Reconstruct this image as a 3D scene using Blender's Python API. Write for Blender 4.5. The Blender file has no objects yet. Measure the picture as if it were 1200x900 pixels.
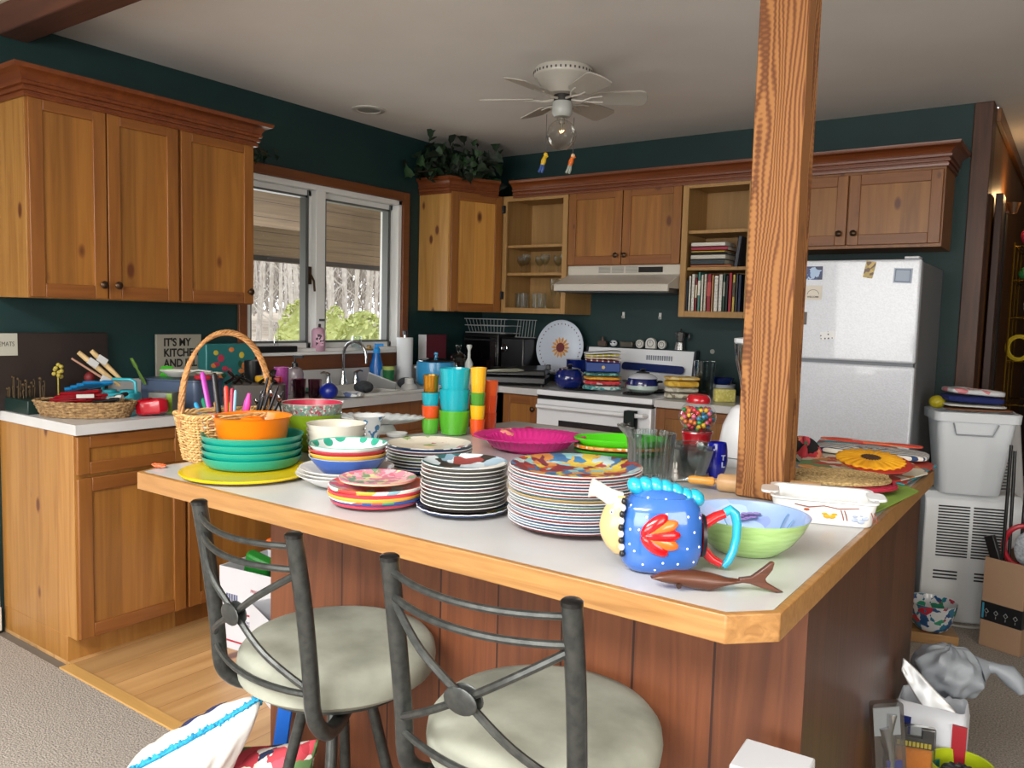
import bpy, math, random
from mathutils import Vector, Matrix
random.seed(7)
PI=math.pi
COL=bpy.context.scene.collection
# ---------------------------------------------------------------- camera
CP=Vector((3.5769,-4.6607,1.3479)); FPX=941.38
_a,_b,_c=(math.radians(v) for v in (-35.2701,-4.803,1.5253))
_f=Vector((math.sin(_a)*math.cos(_b),math.cos(_a)*math.cos(_b),math.sin(_b)))
_r=Vector((math.cos(_a),-math.sin(_a),0)); _u=_r.cross(_f)
CR=_r*math.cos(_c)+_u*math.sin(_c); CU=-_r*math.sin(_c)+_u*math.cos(_c)
cd=bpy.data.cameras.new('camera'); cam=bpy.data.objects.new('camera',cd); COL.objects.link(cam)
m=Matrix((CR,CU,-_f)).transposed().to_4x4(); m.translation=CP; cam.matrix_world=m
cd.sensor_width=36; cd.lens=FPX/1200*36; cd.clip_start=.05; cd.clip_end=200
bpy.context.scene.camera=cam
VR=math.radians(35.27)                    # turn that makes local x run across the view
def at(px,py,x=None,y=None,z=None):
    d=_f+CR*((px-600)/FPX)-CU*((py-450)/FPX)
    t=(x-CP.x)/d.x if x is not None else (y-CP.y)/d.y if y is not None else (z-CP.z)/d.z
    return CP+d*t
def wid(px,P): return (Vector(P)-CP).dot(_f)/FPX*px
TOP=.914
def spot(px,py,wpx=0,z=TOP):
    P=at(px,py,z=z); return P, wid(wpx,P)/2
# ---------------------------------------------------------------- materials
def lin(h):
    h=h.lstrip('#'); v=[int(h[i:i+2],16)/255 for i in (0,2,4)]
    return tuple(c/12.92 if c<=.04045 else ((c+.055)/1.055)**2.4 for c in v)+(1,)
_M={}
def P(h,rough=.45,metal=0,coat=0,bump=0,bs=40,name=None,trans=0,em=0):
    k=(h,rough,metal,coat,bump,bs,trans,em)
    if k in _M: return _M[k]
    m=bpy.data.materials.new(name or 'plain_'+h.strip('#')); m.use_nodes=True; n=m.node_tree.nodes; b=n['Principled BSDF']
    b.inputs['Base Color'].default_value=lin(h); b.inputs['Roughness'].default_value=rough; b.inputs['Metallic'].default_value=metal
    b.inputs['Coat Weight'].default_value=coat; b.inputs['Transmission Weight'].default_value=trans
    if em: b.inputs['Emission Color'].default_value=lin(h); b.inputs['Emission Strength'].default_value=em
    if bump:
        t=n.new('ShaderNodeTexNoise'); t.inputs['Scale'].default_value=bs; t.inputs['Detail'].default_value=4
        tc=n.new('ShaderNodeTexCoord'); bp=n.new('ShaderNodeBump'); bp.inputs['Strength'].default_value=bump; bp.inputs['Distance'].default_value=.01
        l=m.node_tree.links; l.new(tc.outputs['Object'],t.inputs['Vector']); l.new(t.outputs['Fac'],bp.inputs['Height']); l.new(bp.outputs['Normal'],b.inputs['Normal'])
    _M[k]=m; return m
def ramp(n,stops,mode='LINEAR'):
    r=n.new('ShaderNodeValToRGB'); r.color_ramp.interpolation=mode; e=r.color_ramp.elements
    while len(e)<len(stops): e.new(.5)
    for q,(p,c) in zip(e,stops): q.position=p; q.color=lin(c)
    return r
def noisy(name,c0,c1,scale,rough=.8,stretch=(1,1,1),detail=6,bump=.3,bd=.01,lo=.35,hi=.65,coat=0):
    m=bpy.data.materials.new(name); m.use_nodes=True; n=m.node_tree.nodes; l=m.node_tree.links; b=n['Principled BSDF']
    tc=n.new('ShaderNodeTexCoord'); mp=n.new('ShaderNodeMapping'); mp.inputs['Scale'].default_value=stretch
    t=n.new('ShaderNodeTexNoise'); t.inputs['Scale'].default_value=scale; t.inputs['Detail'].default_value=detail
    l.new(tc.outputs['Object'],mp.inputs[0]); l.new(mp.outputs[0],t.inputs['Vector'])
    r=ramp(n,[(lo,c0),(hi,c1)]); l.new(t.outputs['Fac'],r.inputs[0]); l.new(r.outputs[0],b.inputs['Base Color'])
    b.inputs['Roughness'].default_value=rough; b.inputs['Coat Weight'].default_value=coat
    if bump:
        bp=n.new('ShaderNodeBump'); bp.inputs['Strength'].default_value=bump; bp.inputs['Distance'].default_value=bd
        l.new(t.outputs['Fac'],bp.inputs['Height']); l.new(bp.outputs['Normal'],b.inputs['Normal'])
    return m
def wood(name,c0,c1,axis='Z',knots='#5a2c10',plank=0.0,rough=.45,grain=26,knot=.10,bump=.05,kscale=4.,coat=.15,gap='#2a140a',paxis='X',dist=1.2):
    """pine: long wavy grain along axis, scattered knots, optional board tones every `plank` metres"""
    m=bpy.data.materials.new(name); m.use_nodes=True; n=m.node_tree.nodes; l=m.node_tree.links; b=n['Principled BSDF']
    tc=n.new('ShaderNodeTexCoord'); sep=n.new('ShaderNodeSeparateXYZ'); l.new(tc.outputs['Object'],sep.inputs[0])
    st={'X':(.06,1,1),'Y':(1,.06,1),'Z':(1,1,.06)}[axis]
    mp=n.new('ShaderNodeMapping'); mp.inputs['Scale'].default_value=st; l.new(tc.outputs['Object'],mp.inputs[0])
    t=n.new('ShaderNodeTexNoise'); t.inputs['Scale'].default_value=grain; t.inputs['Detail'].default_value=5; t.inputs['Distortion'].default_value=dist
    l.new(mp.outputs[0],t.inputs['Vector'])
    r=ramp(n,[(.3,c0),(.7,c1)]); l.new(t.outputs['Fac'],r.inputs[0]); col=r.outputs[0]
    if plank:
        d=n.new('ShaderNodeMath'); d.operation='DIVIDE'; l.new(sep.outputs[paxis],d.inputs[0]); d.inputs[1].default_value=plank
        fl=n.new('ShaderNodeMath'); fl.operation='FLOOR'; l.new(d.outputs[0],fl.inputs[0])
        wn=n.new('ShaderNodeTexWhiteNoise'); wn.noise_dimensions='1D'; l.new(fl.outputs[0],wn.inputs['W'])
        mr=n.new('ShaderNodeMapRange'); mr.inputs['To Min'].default_value=.82; mr.inputs['To Max'].default_value=1.12; l.new(wn.outputs['Value'],mr.inputs['Value'])
        mu=n.new('ShaderNodeVectorMath'); mu.operation='SCALE'; l.new(col,mu.inputs[0]); l.new(mr.outputs[0],mu.inputs['Scale']); col=mu.outputs[0]
        fr=n.new('ShaderNodeMath'); fr.operation='FRACT'; l.new(d.outputs[0],fr.inputs[0])
        lt=n.new('ShaderNodeMath'); lt.operation='LESS_THAN'; l.new(fr.outputs[0],lt.inputs[0]); lt.inputs[1].default_value=(.005 if plank>.15 else .003)/plank
        mg=n.new('ShaderNodeMix'); mg.data_type='RGBA'; l.new(lt.outputs[0],mg.inputs['Factor']); l.new(col,mg.inputs['A']); mg.inputs['B'].default_value=lin(gap); col=mg.outputs['Result']
    if knot:
        ks={'X':(.5,1,1),'Y':(1,.5,1),'Z':(1,1,.5)}[axis]
        mk=n.new('ShaderNodeMapping'); mk.inputs['Scale'].default_value=ks; l.new(tc.outputs['Object'],mk.inputs[0])
        v=n.new('ShaderNodeTexVoronoi'); v.inputs['Scale'].default_value=kscale; l.new(mk.outputs[0],v.inputs['Vector'])
        rk=n.new('ShaderNodeValToRGB'); e=rk.color_ramp.elements; e[0].position=knot*.55; e[0].color=(1,1,1,1); e[1].position=knot; e[1].color=(0,0,0,1)
        l.new(v.outputs['Distance'],rk.inputs[0])
        mx=n.new('ShaderNodeMix'); mx.data_type='RGBA'; l.new(rk.outputs[0],mx.inputs['Factor']); l.new(col,mx.inputs['A']); mx.inputs['B'].default_value=lin(knots); col=mx.outputs['Result']
    l.new(col,b.inputs['Base Color']); b.inputs['Roughness'].default_value=rough; b.inputs['Coat Weight'].default_value=coat; b.inputs['Coat Roughness'].default_value=.3
    bp=n.new('ShaderNodeBump'); bp.inputs['Strength'].default_value=bump*4; bp.inputs['Distance'].default_value=.003; l.new(t.outputs['Fac'],bp.inputs['Height']); l.new(bp.outputs['Normal'],b.inputs['Normal'])
    return m
def fir(name):
    """rough sawn fir: wavy dark growth lines running up the post, a few knots"""
    m=bpy.data.materials.new(name); m.use_nodes=True; n=m.node_tree.nodes; l=m.node_tree.links; b=n['Principled BSDF']
    tc=n.new('ShaderNodeTexCoord'); mp=n.new('ShaderNodeMapping'); mp.inputs['Scale'].default_value=(1,1,.14); l.new(tc.outputs['Object'],mp.inputs[0])
    no=n.new('ShaderNodeTexNoise'); no.inputs['Scale'].default_value=9; no.inputs['Detail'].default_value=2; l.new(mp.outputs[0],no.inputs['Vector'])
    sw=n.new('ShaderNodeTexWave'); sw.wave_type='BANDS'; sw.bands_direction='Z'; sw.inputs['Scale'].default_value=21; sw.inputs['Distortion'].default_value=3; sw.inputs['Detail'].default_value=2; l.new(tc.outputs['Object'],sw.inputs['Vector'])
    a=n.new('ShaderNodeVectorMath'); a.operation='MULTIPLY_ADD'; l.new(no.outputs['Color'],a.inputs[0]); a.inputs[1].default_value=(.075,.075,0); l.new(mp.outputs[0],a.inputs[2])
    c=n.new('ShaderNodeVectorMath'); c.operation='MULTIPLY_ADD'; l.new(sw.outputs['Color'],c.inputs[0]); c.inputs[1].default_value=(.0009,.0009,0); l.new(a.outputs[0],c.inputs[2])
    w=n.new('ShaderNodeTexWave'); w.wave_type='RINGS'; w.rings_direction='Z'; w.inputs['Scale'].default_value=66; w.inputs['Distortion'].default_value=1.2; w.inputs['Detail'].default_value=2
    of=n.new('ShaderNodeMapping'); of.inputs['Location'].default_value=(-.045,-.16,0); l.new(c.outputs[0],of.inputs[0]); l.new(of.outputs[0],w.inputs['Vector'])
    r=ramp(n,[(.0,'#663a1b'),(.4,'#85542a'),(.85,'#9c6a3a')]); l.new(w.outputs['Fac'],r.inputs[0])
    v=n.new('ShaderNodeTexVoronoi'); v.inputs['Scale'].default_value=4.5; v.inputs['Detail'].default_value=0
    mk=n.new('ShaderNodeMapping'); mk.inputs['Scale'].default_value=(1,1,.7); mk.inputs['Location'].default_value=(.1,.2,.3); l.new(tc.outputs['Object'],mk.inputs[0]); l.new(mk.outputs[0],v.inputs['Vector'])
    rk=n.new('ShaderNodeValToRGB'); e=rk.color_ramp.elements; e[0].position=.04; e[0].color=(1,1,1,1); e[1].position=.12; e[1].color=(0,0,0,1); l.new(v.outputs['Distance'],rk.inputs[0])
    mx=n.new('ShaderNodeMix'); mx.data_type='RGBA'; l.new(rk.outputs[0],mx.inputs['Factor']); l.new(r.outputs[0],mx.inputs['A']); mx.inputs['B'].default_value=lin('#5c3c28')
    l.new(mx.outputs['Result'],b.inputs['Base Color']); b.inputs['Roughness'].default_value=.75
    bp=n.new('ShaderNodeBump'); bp.inputs['Strength'].default_value=.5; bp.inputs['Distance'].default_value=.002; l.new(w.outputs['Fac'],bp.inputs['Height']); l.new(bp.outputs['Normal'],b.inputs['Normal']); return m
def cells(name,pal,scale,rough=.35,coat=0,stretch=(1,1,1),distort=0.,rand=1.,bump=0):
    """patches of palette colours (printed florals, book covers, cloth)"""
    m=bpy.data.materials.new(name); m.use_nodes=True; n=m.node_tree.nodes; l=m.node_tree.links; b=n['Principled BSDF']
    tc=n.new('ShaderNodeTexCoord'); mp=n.new('ShaderNodeMapping'); mp.inputs['Scale'].default_value=stretch; l.new(tc.outputs['Object'],mp.inputs[0]); vec=mp.outputs[0]
    if distort:
        no=n.new('ShaderNodeTexNoise'); no.inputs['Scale'].default_value=scale*.8; l.new(vec,no.inputs['Vector'])
        a=n.new('ShaderNodeVectorMath'); a.operation='MULTIPLY_ADD'; l.new(no.outputs['Color'],a.inputs[0]); a.inputs[1].default_value=(distort,)*3; l.new(vec,a.inputs[2]); vec=a.outputs[0]
    v=n.new('ShaderNodeTexVoronoi'); v.inputs['Scale'].default_value=scale; v.inputs['Randomness'].default_value=rand; l.new(vec,v.inputs['Vector'])
    s=n.new('ShaderNodeSeparateColor'); l.new(v.outputs['Color'],s.inputs[0])
    r=ramp(n,[(i/len(pal),c) for i,c in enumerate(pal)],'CONSTANT'); l.new(s.outputs[0],r.inputs[0]); l.new(r.outputs[0],b.inputs['Base Color'])
    b.inputs['Roughness'].default_value=rough; b.inputs['Coat Weight'].default_value=coat
    return m
def dots(name,base,dotc,scale,size,rough=.3,coat=.4,rand=0.3):
    m=bpy.data.materials.new(name); m.use_nodes=True; n=m.node_tree.nodes; l=m.node_tree.links; b=n['Principled BSDF']
    tc=n.new('ShaderNodeTexCoord'); v=n.new('ShaderNodeTexVoronoi'); v.inputs['Scale'].default_value=scale; v.inputs['Randomness'].default_value=rand; l.new(tc.outputs['Object'],v.inputs['Vector'])
    r=ramp(n,[(0,dotc),(size,base)],'CONSTANT'); l.new(v.outputs['Distance'],r.inputs[0]); l.new(r.outputs[0],b.inputs['Base Color'])
    b.inputs['Roughness'].default_value=rough; b.inputs['Coat Weight'].default_value=coat; return m
def bands(name,stops,axis='Z',scale=1.,rough=.5,radial=False,off=0.):
    m=bpy.data.materials.new(name); m.use_nodes=True; n=m.node_tree.nodes; l=m.node_tree.links; b=n['Principled BSDF']
    tc=n.new('ShaderNodeTexCoord'); 
    if radial:
        mp=n.new('ShaderNodeMapping'); mp.inputs['Scale'].default_value=(1,1,0); l.new(tc.outputs['Object'],mp.inputs[0])
        g=n.new('ShaderNodeVectorMath'); g.operation='LENGTH'; l.new(mp.outputs[0],g.inputs[0]); o=g.outputs['Value']
    else:
        s=n.new('ShaderNodeSeparateXYZ'); l.new(tc.outputs['Object'],s.inputs[0]); o=s.outputs[axis]
    mu=n.new('ShaderNodeMath'); mu.operation='MULTIPLY_ADD'; l.new(o,mu.inputs[0]); mu.inputs[1].default_value=scale; mu.inputs[2].default_value=off
    fr=n.new('ShaderNodeMath'); fr.operation='FRACT'; l.new(mu.outputs[0],fr.inputs[0])
    r=ramp(n,stops,'CONSTANT'); l.new(fr.outputs[0],r.inputs[0]); l.new(r.outputs[0],b.inputs['Base Color']); b.inputs['Roughness'].default_value=rough; return m
def glass(name,tint='#ffffff',amount=.16,rough=.02):
    """thin clear glass: see-through with a fresnel sheen"""
    m=bpy.data.materials.new(name); m.use_nodes=True; n=m.node_tree.nodes; l=m.node_tree.links; n.remove(n['Principled BSDF'])
    t=n.new('ShaderNodeBsdfTransparent'); t.inputs[0].default_value=lin(tint); g=n.new('ShaderNodeBsdfGlossy'); g.inputs['Roughness'].default_value=rough
    lw=n.new('ShaderNodeLayerWeight'); lw.inputs['Blend'].default_value=amount; mx=n.new('ShaderNodeMixShader')
    l.new(lw.outputs['Facing'],mx.inputs[0]); l.new(t.outputs[0],mx.inputs[1]); l.new(g.outputs[0],mx.inputs[2]); l.new(mx.outputs[0],n['Material Output'].inputs[0]); return m
# ---------------------------------------------------------------- mesh builder
class B:
    def __init__(s): s.v=[]; s.f=[]; s.m=[]
    def add(s,vs,fs,m=0):
        o=len(s.v); s.v+= [tuple(v) for v in vs]; s.f+=[tuple(i+o for i in f) for f in fs]; s.m+=(m if isinstance(m,list) else [m]*len(fs)); return s
    def box(s,x0,x1,y0,y1,z0,z1,m=0,R=None,c=None):
        if x0>x1: x0,x1=x1,x0
        if y0>y1: y0,y1=y1,y0
        if z0>z1: z0,z1=z1,z0
        vs=[Vector(q) for q in ((x0,y0,z0),(x1,y0,z0),(x1,y1,z0),(x0,y1,z0),(x0,y0,z1),(x1,y0,z1),(x1,y1,z1),(x0,y1,z1))]
        if R is not None: vs=[R@q+Vector(c or (0,0,0)) for q in vs]
        return s.add(vs,[(0,3,2,1),(4,5,6,7),(0,1,5,4),(1,2,6,5),(2,3,7,6),(3,0,4,7)],m)
    def hexa(s,lo,hi,m=0):
        return s.add(list(lo)+list(hi),[(3,2,1,0),(4,5,6,7),(0,1,5,4),(1,2,6,5),(2,3,7,6),(3,0,4,7)],m)
    def lathe(s,prof,seg=40,m=0,c=(0,0,0),sx=1,sy=1,wob=None,M=None,arc=None):
        vs=[];fs=[];ms=[];n=len(prof); c=Vector(c)
        for i in range(seg):
            a=2*PI*i/seg
            for j,(r,z) in enumerate(prof):
                k=wob(a,j) if wob else 1
                q=Vector((r*k*math.cos(a)*sx,r*k*math.sin(a)*sy,z)); q=(M@q if M is not None else q)+c; vs.append(q)
        for i in range(seg):
            i2=(i+1)%seg
            for j in range(n-1):
                mm=m[j] if isinstance(m,(list,tuple)) else m
                a,b_,c_,d=i*n+j,i2*n+j,i2*n+j+1,i*n+j+1
                if prof[j][0]<1e-6: fs.append((a,c_,d))
                elif prof[j+1][0]<1e-6: fs.append((a,b_,d))
                else: fs.append((a,b_,c_,d))
                ms.append(mm)
        return s.add(vs,fs,ms)
    def tube(s,pts,r,seg=8,m=0,closed=False,flat=1.0):
        pts=[Vector(p) for p in pts]; n=len(pts); rs=r if isinstance(r,(list,tuple)) else [r]*n; vs=[]; prev=None
        for i,p in enumerate(pts):
            t=(pts[(i+1)%n]-pts[i-1]) if closed else (pts[min(i+1,n-1)]-pts[max(i-1,0)])
            t=t.normalized() if t.length>1e-9 else Vector((0,0,1))
            if prev is None:
                ref=Vector((0,0,1)) if abs(t.z)<.9 else Vector((1,0,0)); u=t.cross(ref).normalized()
            else:
                u=(prev-t*prev.dot(t)); u=u.normalized() if u.length>1e-6 else t.orthogonal().normalized()
            prev=u; w=t.cross(u)
            for k in range(seg):
                a=2*PI*k/seg; vs.append(p+(u*math.cos(a)+w*math.sin(a)*flat)*rs[i])
        fs=[]
        for i in range(n if closed else n-1):
            j=(i+1)%n
            for k in range(seg):
                k2=(k+1)%seg; fs.append((i*seg+k,i*seg+k2,j*seg+k2,j*seg+k))
        if not closed: fs.append(tuple(range(seg-1,-1,-1))); fs.append(tuple((n-1)*seg+k for k in range(seg)))
        return s.add(vs,fs,m)
    def cyl(s,p0,p1,r0,r1=None,seg=20,m=0): return s.tube([p0,p1],[r0,r0 if r1 is None else r1],seg,m)
    def ball(s,c,r,m=0,seg=16,rings=10,M=None):
        rx,ry,rz=r if isinstance(r,(tuple,list)) else (r,r,r)
        pr=[(max(0.,math.sin(PI*i/rings)) if 0<i<rings else 0.,-math.cos(PI*i/rings)) for i in range(rings+1)]
        S=Matrix.Diagonal((rx,ry,rz)); 
        if M is not None: S=M@S
        return s.lathe(pr,seg,m,c,M=S)
    def prism(s,poly,d0,d1,m=0,axis='Z',ms=None,M=None):
        def q(a,b,d): 
            v=Vector((a,b,d) if axis=='Z' else (a,d,b) if axis=='Y' else (d,a,b)); return M@v if M is not None else v
        n=len(poly); vs=[q(a,b,d0) for a,b in poly]+[q(a,b,d1) for a,b in poly]
        fs=[tuple(range(n-1,-1,-1)),tuple(range(n,2*n))]+[(i,(i+1)%n,(i+1)%n+n,i+n) for i in range(n)]
        return s.add(vs,fs,m if ms is None else [ms[0],ms[1]]+[ms[2]]*n)
    def sweep(s,path,prof,m=0,closed=False):
        """profile (out,z) swept along a flat path with mitred corners; 'out' is to the right of travel"""
        n=len(path); pts=[Vector((p[0],p[1])) for p in path]; rings=[]
        for i in range(n):
            a=(pts[i]-pts[i-1]) if (i>0 or closed) else (pts[1]-pts[0]); b=(pts[(i+1)%n]-pts[i]) if (i<n-1 or closed) else (pts[-1]-pts[-2])
            a=a.normalized(); b=b.normalized(); na=Vector((a.y,-a.x)); nb=Vector((b.y,-b.x)); h=(na+nb); h=h/(h.length_squared/2) if h.length>1e-6 else na
            rings.append([(pts[i].x+h.x*o,pts[i].y+h.y*o,z) for o,z in prof])
        k=len(prof); vs=[v for R in rings for v in R]; fs=[]
        for i in range(n if closed else n-1):
            j=(i+1)%n
            for q in range(k): fs.append((i*k+q,j*k+q,j*k+(q+1)%k,i*k+(q+1)%k))
        if not closed: fs+= [tuple(range(k)),tuple((n-1)*k+q for q in range(k-1,-1,-1))]
        return s.add(vs,fs,m)
    def grid(s,fn,nu,nv,m=0,closed_u=False):
        vs=[fn(i/nu,j/nv) for i in range(nu+(0 if closed_u else 1)) for j in range(nv+1)]; N=nv+1; nn=nu if closed_u else nu
        fs=[(i*N+j,((i+1)%(nu if closed_u else nu+1))*N+j,((i+1)%(nu if closed_u else nu+1))*N+j+1,i*N+j+1) for i in range(nn) for j in range(nv)]
        return s.add(vs,fs,m)
    def done(s,name,mats,parent=None,bevel=0,smooth=40,loc=None,rot=None,fix=True,solid=0,bseg=2,sub=0):
        me=bpy.data.meshes.new(name); me.from_pydata(s.v,[],s.f)
        for mm in (mats if isinstance(mats,(list,tuple)) else [mats]): me.materials.append(mm)
        me.polygons.foreach_set('material_index',s.m); me.update()
        if fix:
            import bmesh
            bm=bmesh.new(); bm.from_mesh(me); bmesh.ops.recalc_face_normals(bm,faces=bm.faces); bm.to_mesh(me); bm.free()
        if smooth:
            me.polygons.foreach_set('use_smooth',[True]*len(me.polygons)); me.set_sharp_from_angle(angle=math.radians(smooth))
        o=bpy.data.objects.new(name,me); COL.objects.link(o)
        if parent is not None: o.parent=parent
        if loc is not None: o.location=loc
        if rot is not None: o.rotation_euler=rot
        if solid: q=o.modifiers.new('thick','SOLIDIFY'); q.thickness=solid; q.offset=0
        if bevel: q=o.modifiers.new('bevel','BEVEL'); q.width=bevel; q.segments=bseg; q.limit_method='ANGLE'
        if sub: q=o.modifiers.new('sub','SUBSURF'); q.levels=sub; q.render_levels=sub
        return o
def tag(o,label,cat,group=None,kind=None):
    if label: o['label']=label
    if cat: o['category']=cat
    if group: o['group']=group
    if kind: o['kind']=kind
    return o
def thing(name,label,cat,loc=(0,0,0),rz=0,group=None,rot=None):
    o=bpy.data.objects.new(name,None); COL.objects.link(o); o.empty_display_size=.05; o.location=loc; o.rotation_euler=rot if rot else (0,0,rz)
    return tag(o,label,cat,group)
def struct(o): o['kind']='structure'; return o
def dup(o,loc=None,rz=None,label=None,group=None,parent=None,rot=None):
    c=o.copy(); COL.objects.link(c); c.parent=parent
    if parent is None:
        if loc is not None: c.location=loc
        if rz is not None: c.rotation_euler=(0,0,rz)
        if rot is not None: c.rotation_euler=rot
        if label: c['label']=label
        if group: c['group']=group
    for ch in list(o.children): dup(ch,parent=c)
    return c
def remat(o,old,new):
    """give a copied object its own colours"""
    o.data=o.data.copy()
    for i,mm in enumerate(o.data.materials):
        if mm is old: o.data.materials[i]=new
    return o
def text(s,size,loc,rot,mat,parent,name='lettering',ext=.0006,sx=1,align='CENTER',sp=1):
    c=bpy.data.curves.new(name,'FONT'); c.body=s; c.size=size; c.extrude=ext; c.align_x=align; c.align_y='CENTER'; c.space_line=sp; c.materials.append(mat)
    c.offset=size*.03 if name=='lettering' else 0
    tmp=bpy.data.objects.new('tmp',c); COL.objects.link(tmp); me=bpy.data.meshes.new_from_object(tmp.evaluated_get(bpy.context.evaluated_depsgraph_get())); bpy.data.objects.remove(tmp)
    o=bpy.data.objects.new(name,me); COL.objects.link(o); o.parent=parent; o.location=loc; o.rotation_euler=rot; o.scale=(sx,1,1); return o
def rr(w,h,r,n=5,cx=0,cy=0):
    """rounded rectangle outline"""
    out=[]
    for sx,sy,a0 in ((1,1,0),(-1,1,90),(-1,-1,180),(1,-1,270)):
        for i in range(n+1):
            a=math.radians(a0+90*i/n); out.append((cx+sx*(w/2-r)+r*math.cos(a),cy+sy*(h/2-r)+r*math.sin(a)))
    return out
def Rz(a): return Matrix.Rotation(a,3,'Z')
def RX(a): return Matrix.Rotation(a,3,'X')
def RY(a): return Matrix.Rotation(a,3,'Y')
def cloth_pad(b,w,d,h,m=0,amp=.004,seed=0,r=.02,n=14):
    """soft folded cloth: rounded slab with uneven surface"""
    rnd=random.Random(seed); ph=[rnd.uniform(0,6) for _ in range(6)]
    def f(u,v):
        a=2*PI*u; c,s_=math.cos(a),math.sin(a); e=.45
        bx=math.copysign(abs(c)**e,c)*w/2; by=math.copysign(abs(s_)**e,s_)*d/2
        t=PI*(v-.5); k=math.copysign(abs(math.cos(t))**.35,math.cos(t)); z=math.copysign(abs(math.sin(t))**.5,math.sin(t))*h/2
        q=amp*math.sin(bx*70+ph[0])*math.cos(by*60+ph[1])
        return Vector((bx*k+amp*math.sin(9*a+ph[2]),by*k+amp*math.sin(7*a+ph[3]),z+h/2+(q if v>.5 else 0)))
    return b.grid(f,36,n,m,closed_u=True)
# ================================================================ materials of the room
GREEN=noisy('dark green wall paint','#06292a','#082f2e',3,rough=.6,bump=.05,bd=.002)
CEIL=noisy('flat ceiling paint','#d4d0cb','#dad6d1',2,rough=.9,bump=.1,bd=.002)
CEILTEX=noisy('stippled ceiling','#cfc6b4','#ddd3c0',60,rough=.95,bump=.8,bd=.01)
CARPET=noisy('grey carpet','#756d66','#b9b0a6',170,rough=1,bump=.9,bd=.01,detail=3,lo=.3,hi=.7)
PINEFLOOR=wood('pine floorboards','#a67c4c','#c29a68','Y',plank=.14,paxis='X',rough=.35,knot=.12,kscale=3.4,gap='#8a6236',grain=12,coat=.3)
PINE=wood('honey pine','#74441a','#8a5722','Z',plank=0,knot=.10,kscale=8)
PINEH=wood('honey pine rail','#704018','#84501f','X',knot=.12,kscale=8)
PINEPANEL=wood('honey pine panel','#80501c','#97652a','Z',plank=.085,gap='#885727',knot=.17,kscale=8.5)
PINESIDE=wood('lit pine side','#9a6d34','#b08446','Z',plank=.11,paxis='Y',gap='#a27943',knot=.15,kscale=8)  # lighter than the fronts: light falling on the side put into the colour
PINESIDEX=wood('lit pine end panel','#93622a','#aa7a3c','Z',plank=.12,paxis='Y',gap='#9e7036',knot=.15,kscale=8)  # end panel tone carries the light that falls on it
CROWN=wood('reddish crown moulding','#5e2c12','#743c1a','X',knot=0,rough=.35,coat=.3)
TRIMW=wood('reddish window trim','#64371a','#734120','Y',knot=0,rough=.4)
INNER=wood('pale maple cabinet inside','#94703f','#a37e4c','Z',knot=0,rough=.55,coat=0)

BEAMW=wood('dark stained beam','#43261a','#5a3423','X',knot=0,rough=.7,grain=14,coat=0)
DARKW=wood('dark brown casing','#3c2112','#553420','Z',knot=.07,rough=.6,kscale=3)
HALLW=wood('hall boards','#6a3f18','#83551f','Z',plank=.12,paxis='Y',knot=.06,rough=.5)
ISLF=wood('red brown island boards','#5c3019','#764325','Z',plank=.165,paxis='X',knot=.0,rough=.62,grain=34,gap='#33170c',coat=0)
ISLR=wood('shaded island end boards','#472919','#5a3826','Z',plank=.165,paxis='Y',knot=.0,rough=.45,grain=34,gap='#372015',coat=.15)
EDGE=wood('golden oak edging','#8f6434','#ab7e48','X',knot=0,rough=.4,grain=60,coat=.25)
EDGEY=wood('golden oak edging side','#7d5428','#966a38','Y',knot=0,rough=.4,grain=60,coat=.25)
FIR=fir('rough sawn fir')
LAM=noisy('pale laminate','#b9b9b9','#c2c2c2',5,rough=.28,bump=0)
WHITE=P('#e6e6e4',.35); OFFW=P('#d8d6d0',.4); VINYL=P('#dcdedd',.4); GASK=P('#5c5f5e',.5); CHROME=P('#c9ccce',.12,1); BRASS=P('#4a382a',.35,.8)
BLACK=P('#0b0b0c',.3); DARK=P('#1c1c1e',.5); PANE=glass('window pane','#ffffff',.06); GL=glass('clear glass','#f6fafa',.22); GLT=glass('thick ribbed glass','#dbe2e2',.5,.10)
X1=3.057; H=2.467
# ================================================================ shell
b=B(); b.box(-.16,0,-9.2,-2.033,-.02,2.9); b.box(-.16,0,-.866,.14,-.02,2.9); b.box(-.16,0,-2.033,-.866,-.02,1.107); b.box(-.16,0,-2.033,-.866,2.057,2.9)
struct(b.done('wall_left',GREEN,smooth=0))
b=B(); b.box(-.16,X1,0,.14,-.02,2.9); struct(b.done('wall_back',GREEN,smooth=0))
b=B(); b.box(0,.012,-9.2,-3.235,0,.93); struct(b.done('trim_1',P('#b9b5ae',.6),smooth=0))
b=B(); b.box(.012,.026,-9.2,-3.235,0,.10); struct(b.done('baseboard_left',P('#cfcbc3',.5),bevel=.003))
b=B(); b.box(-.16,6.2,-9.2,.14,-.14,-.014); b.box(X1+.0,6.2,.14,4.1,-.14,-.014); struct(b.done('floor.001',P('#6a6259',.9),smooth=0))
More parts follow.
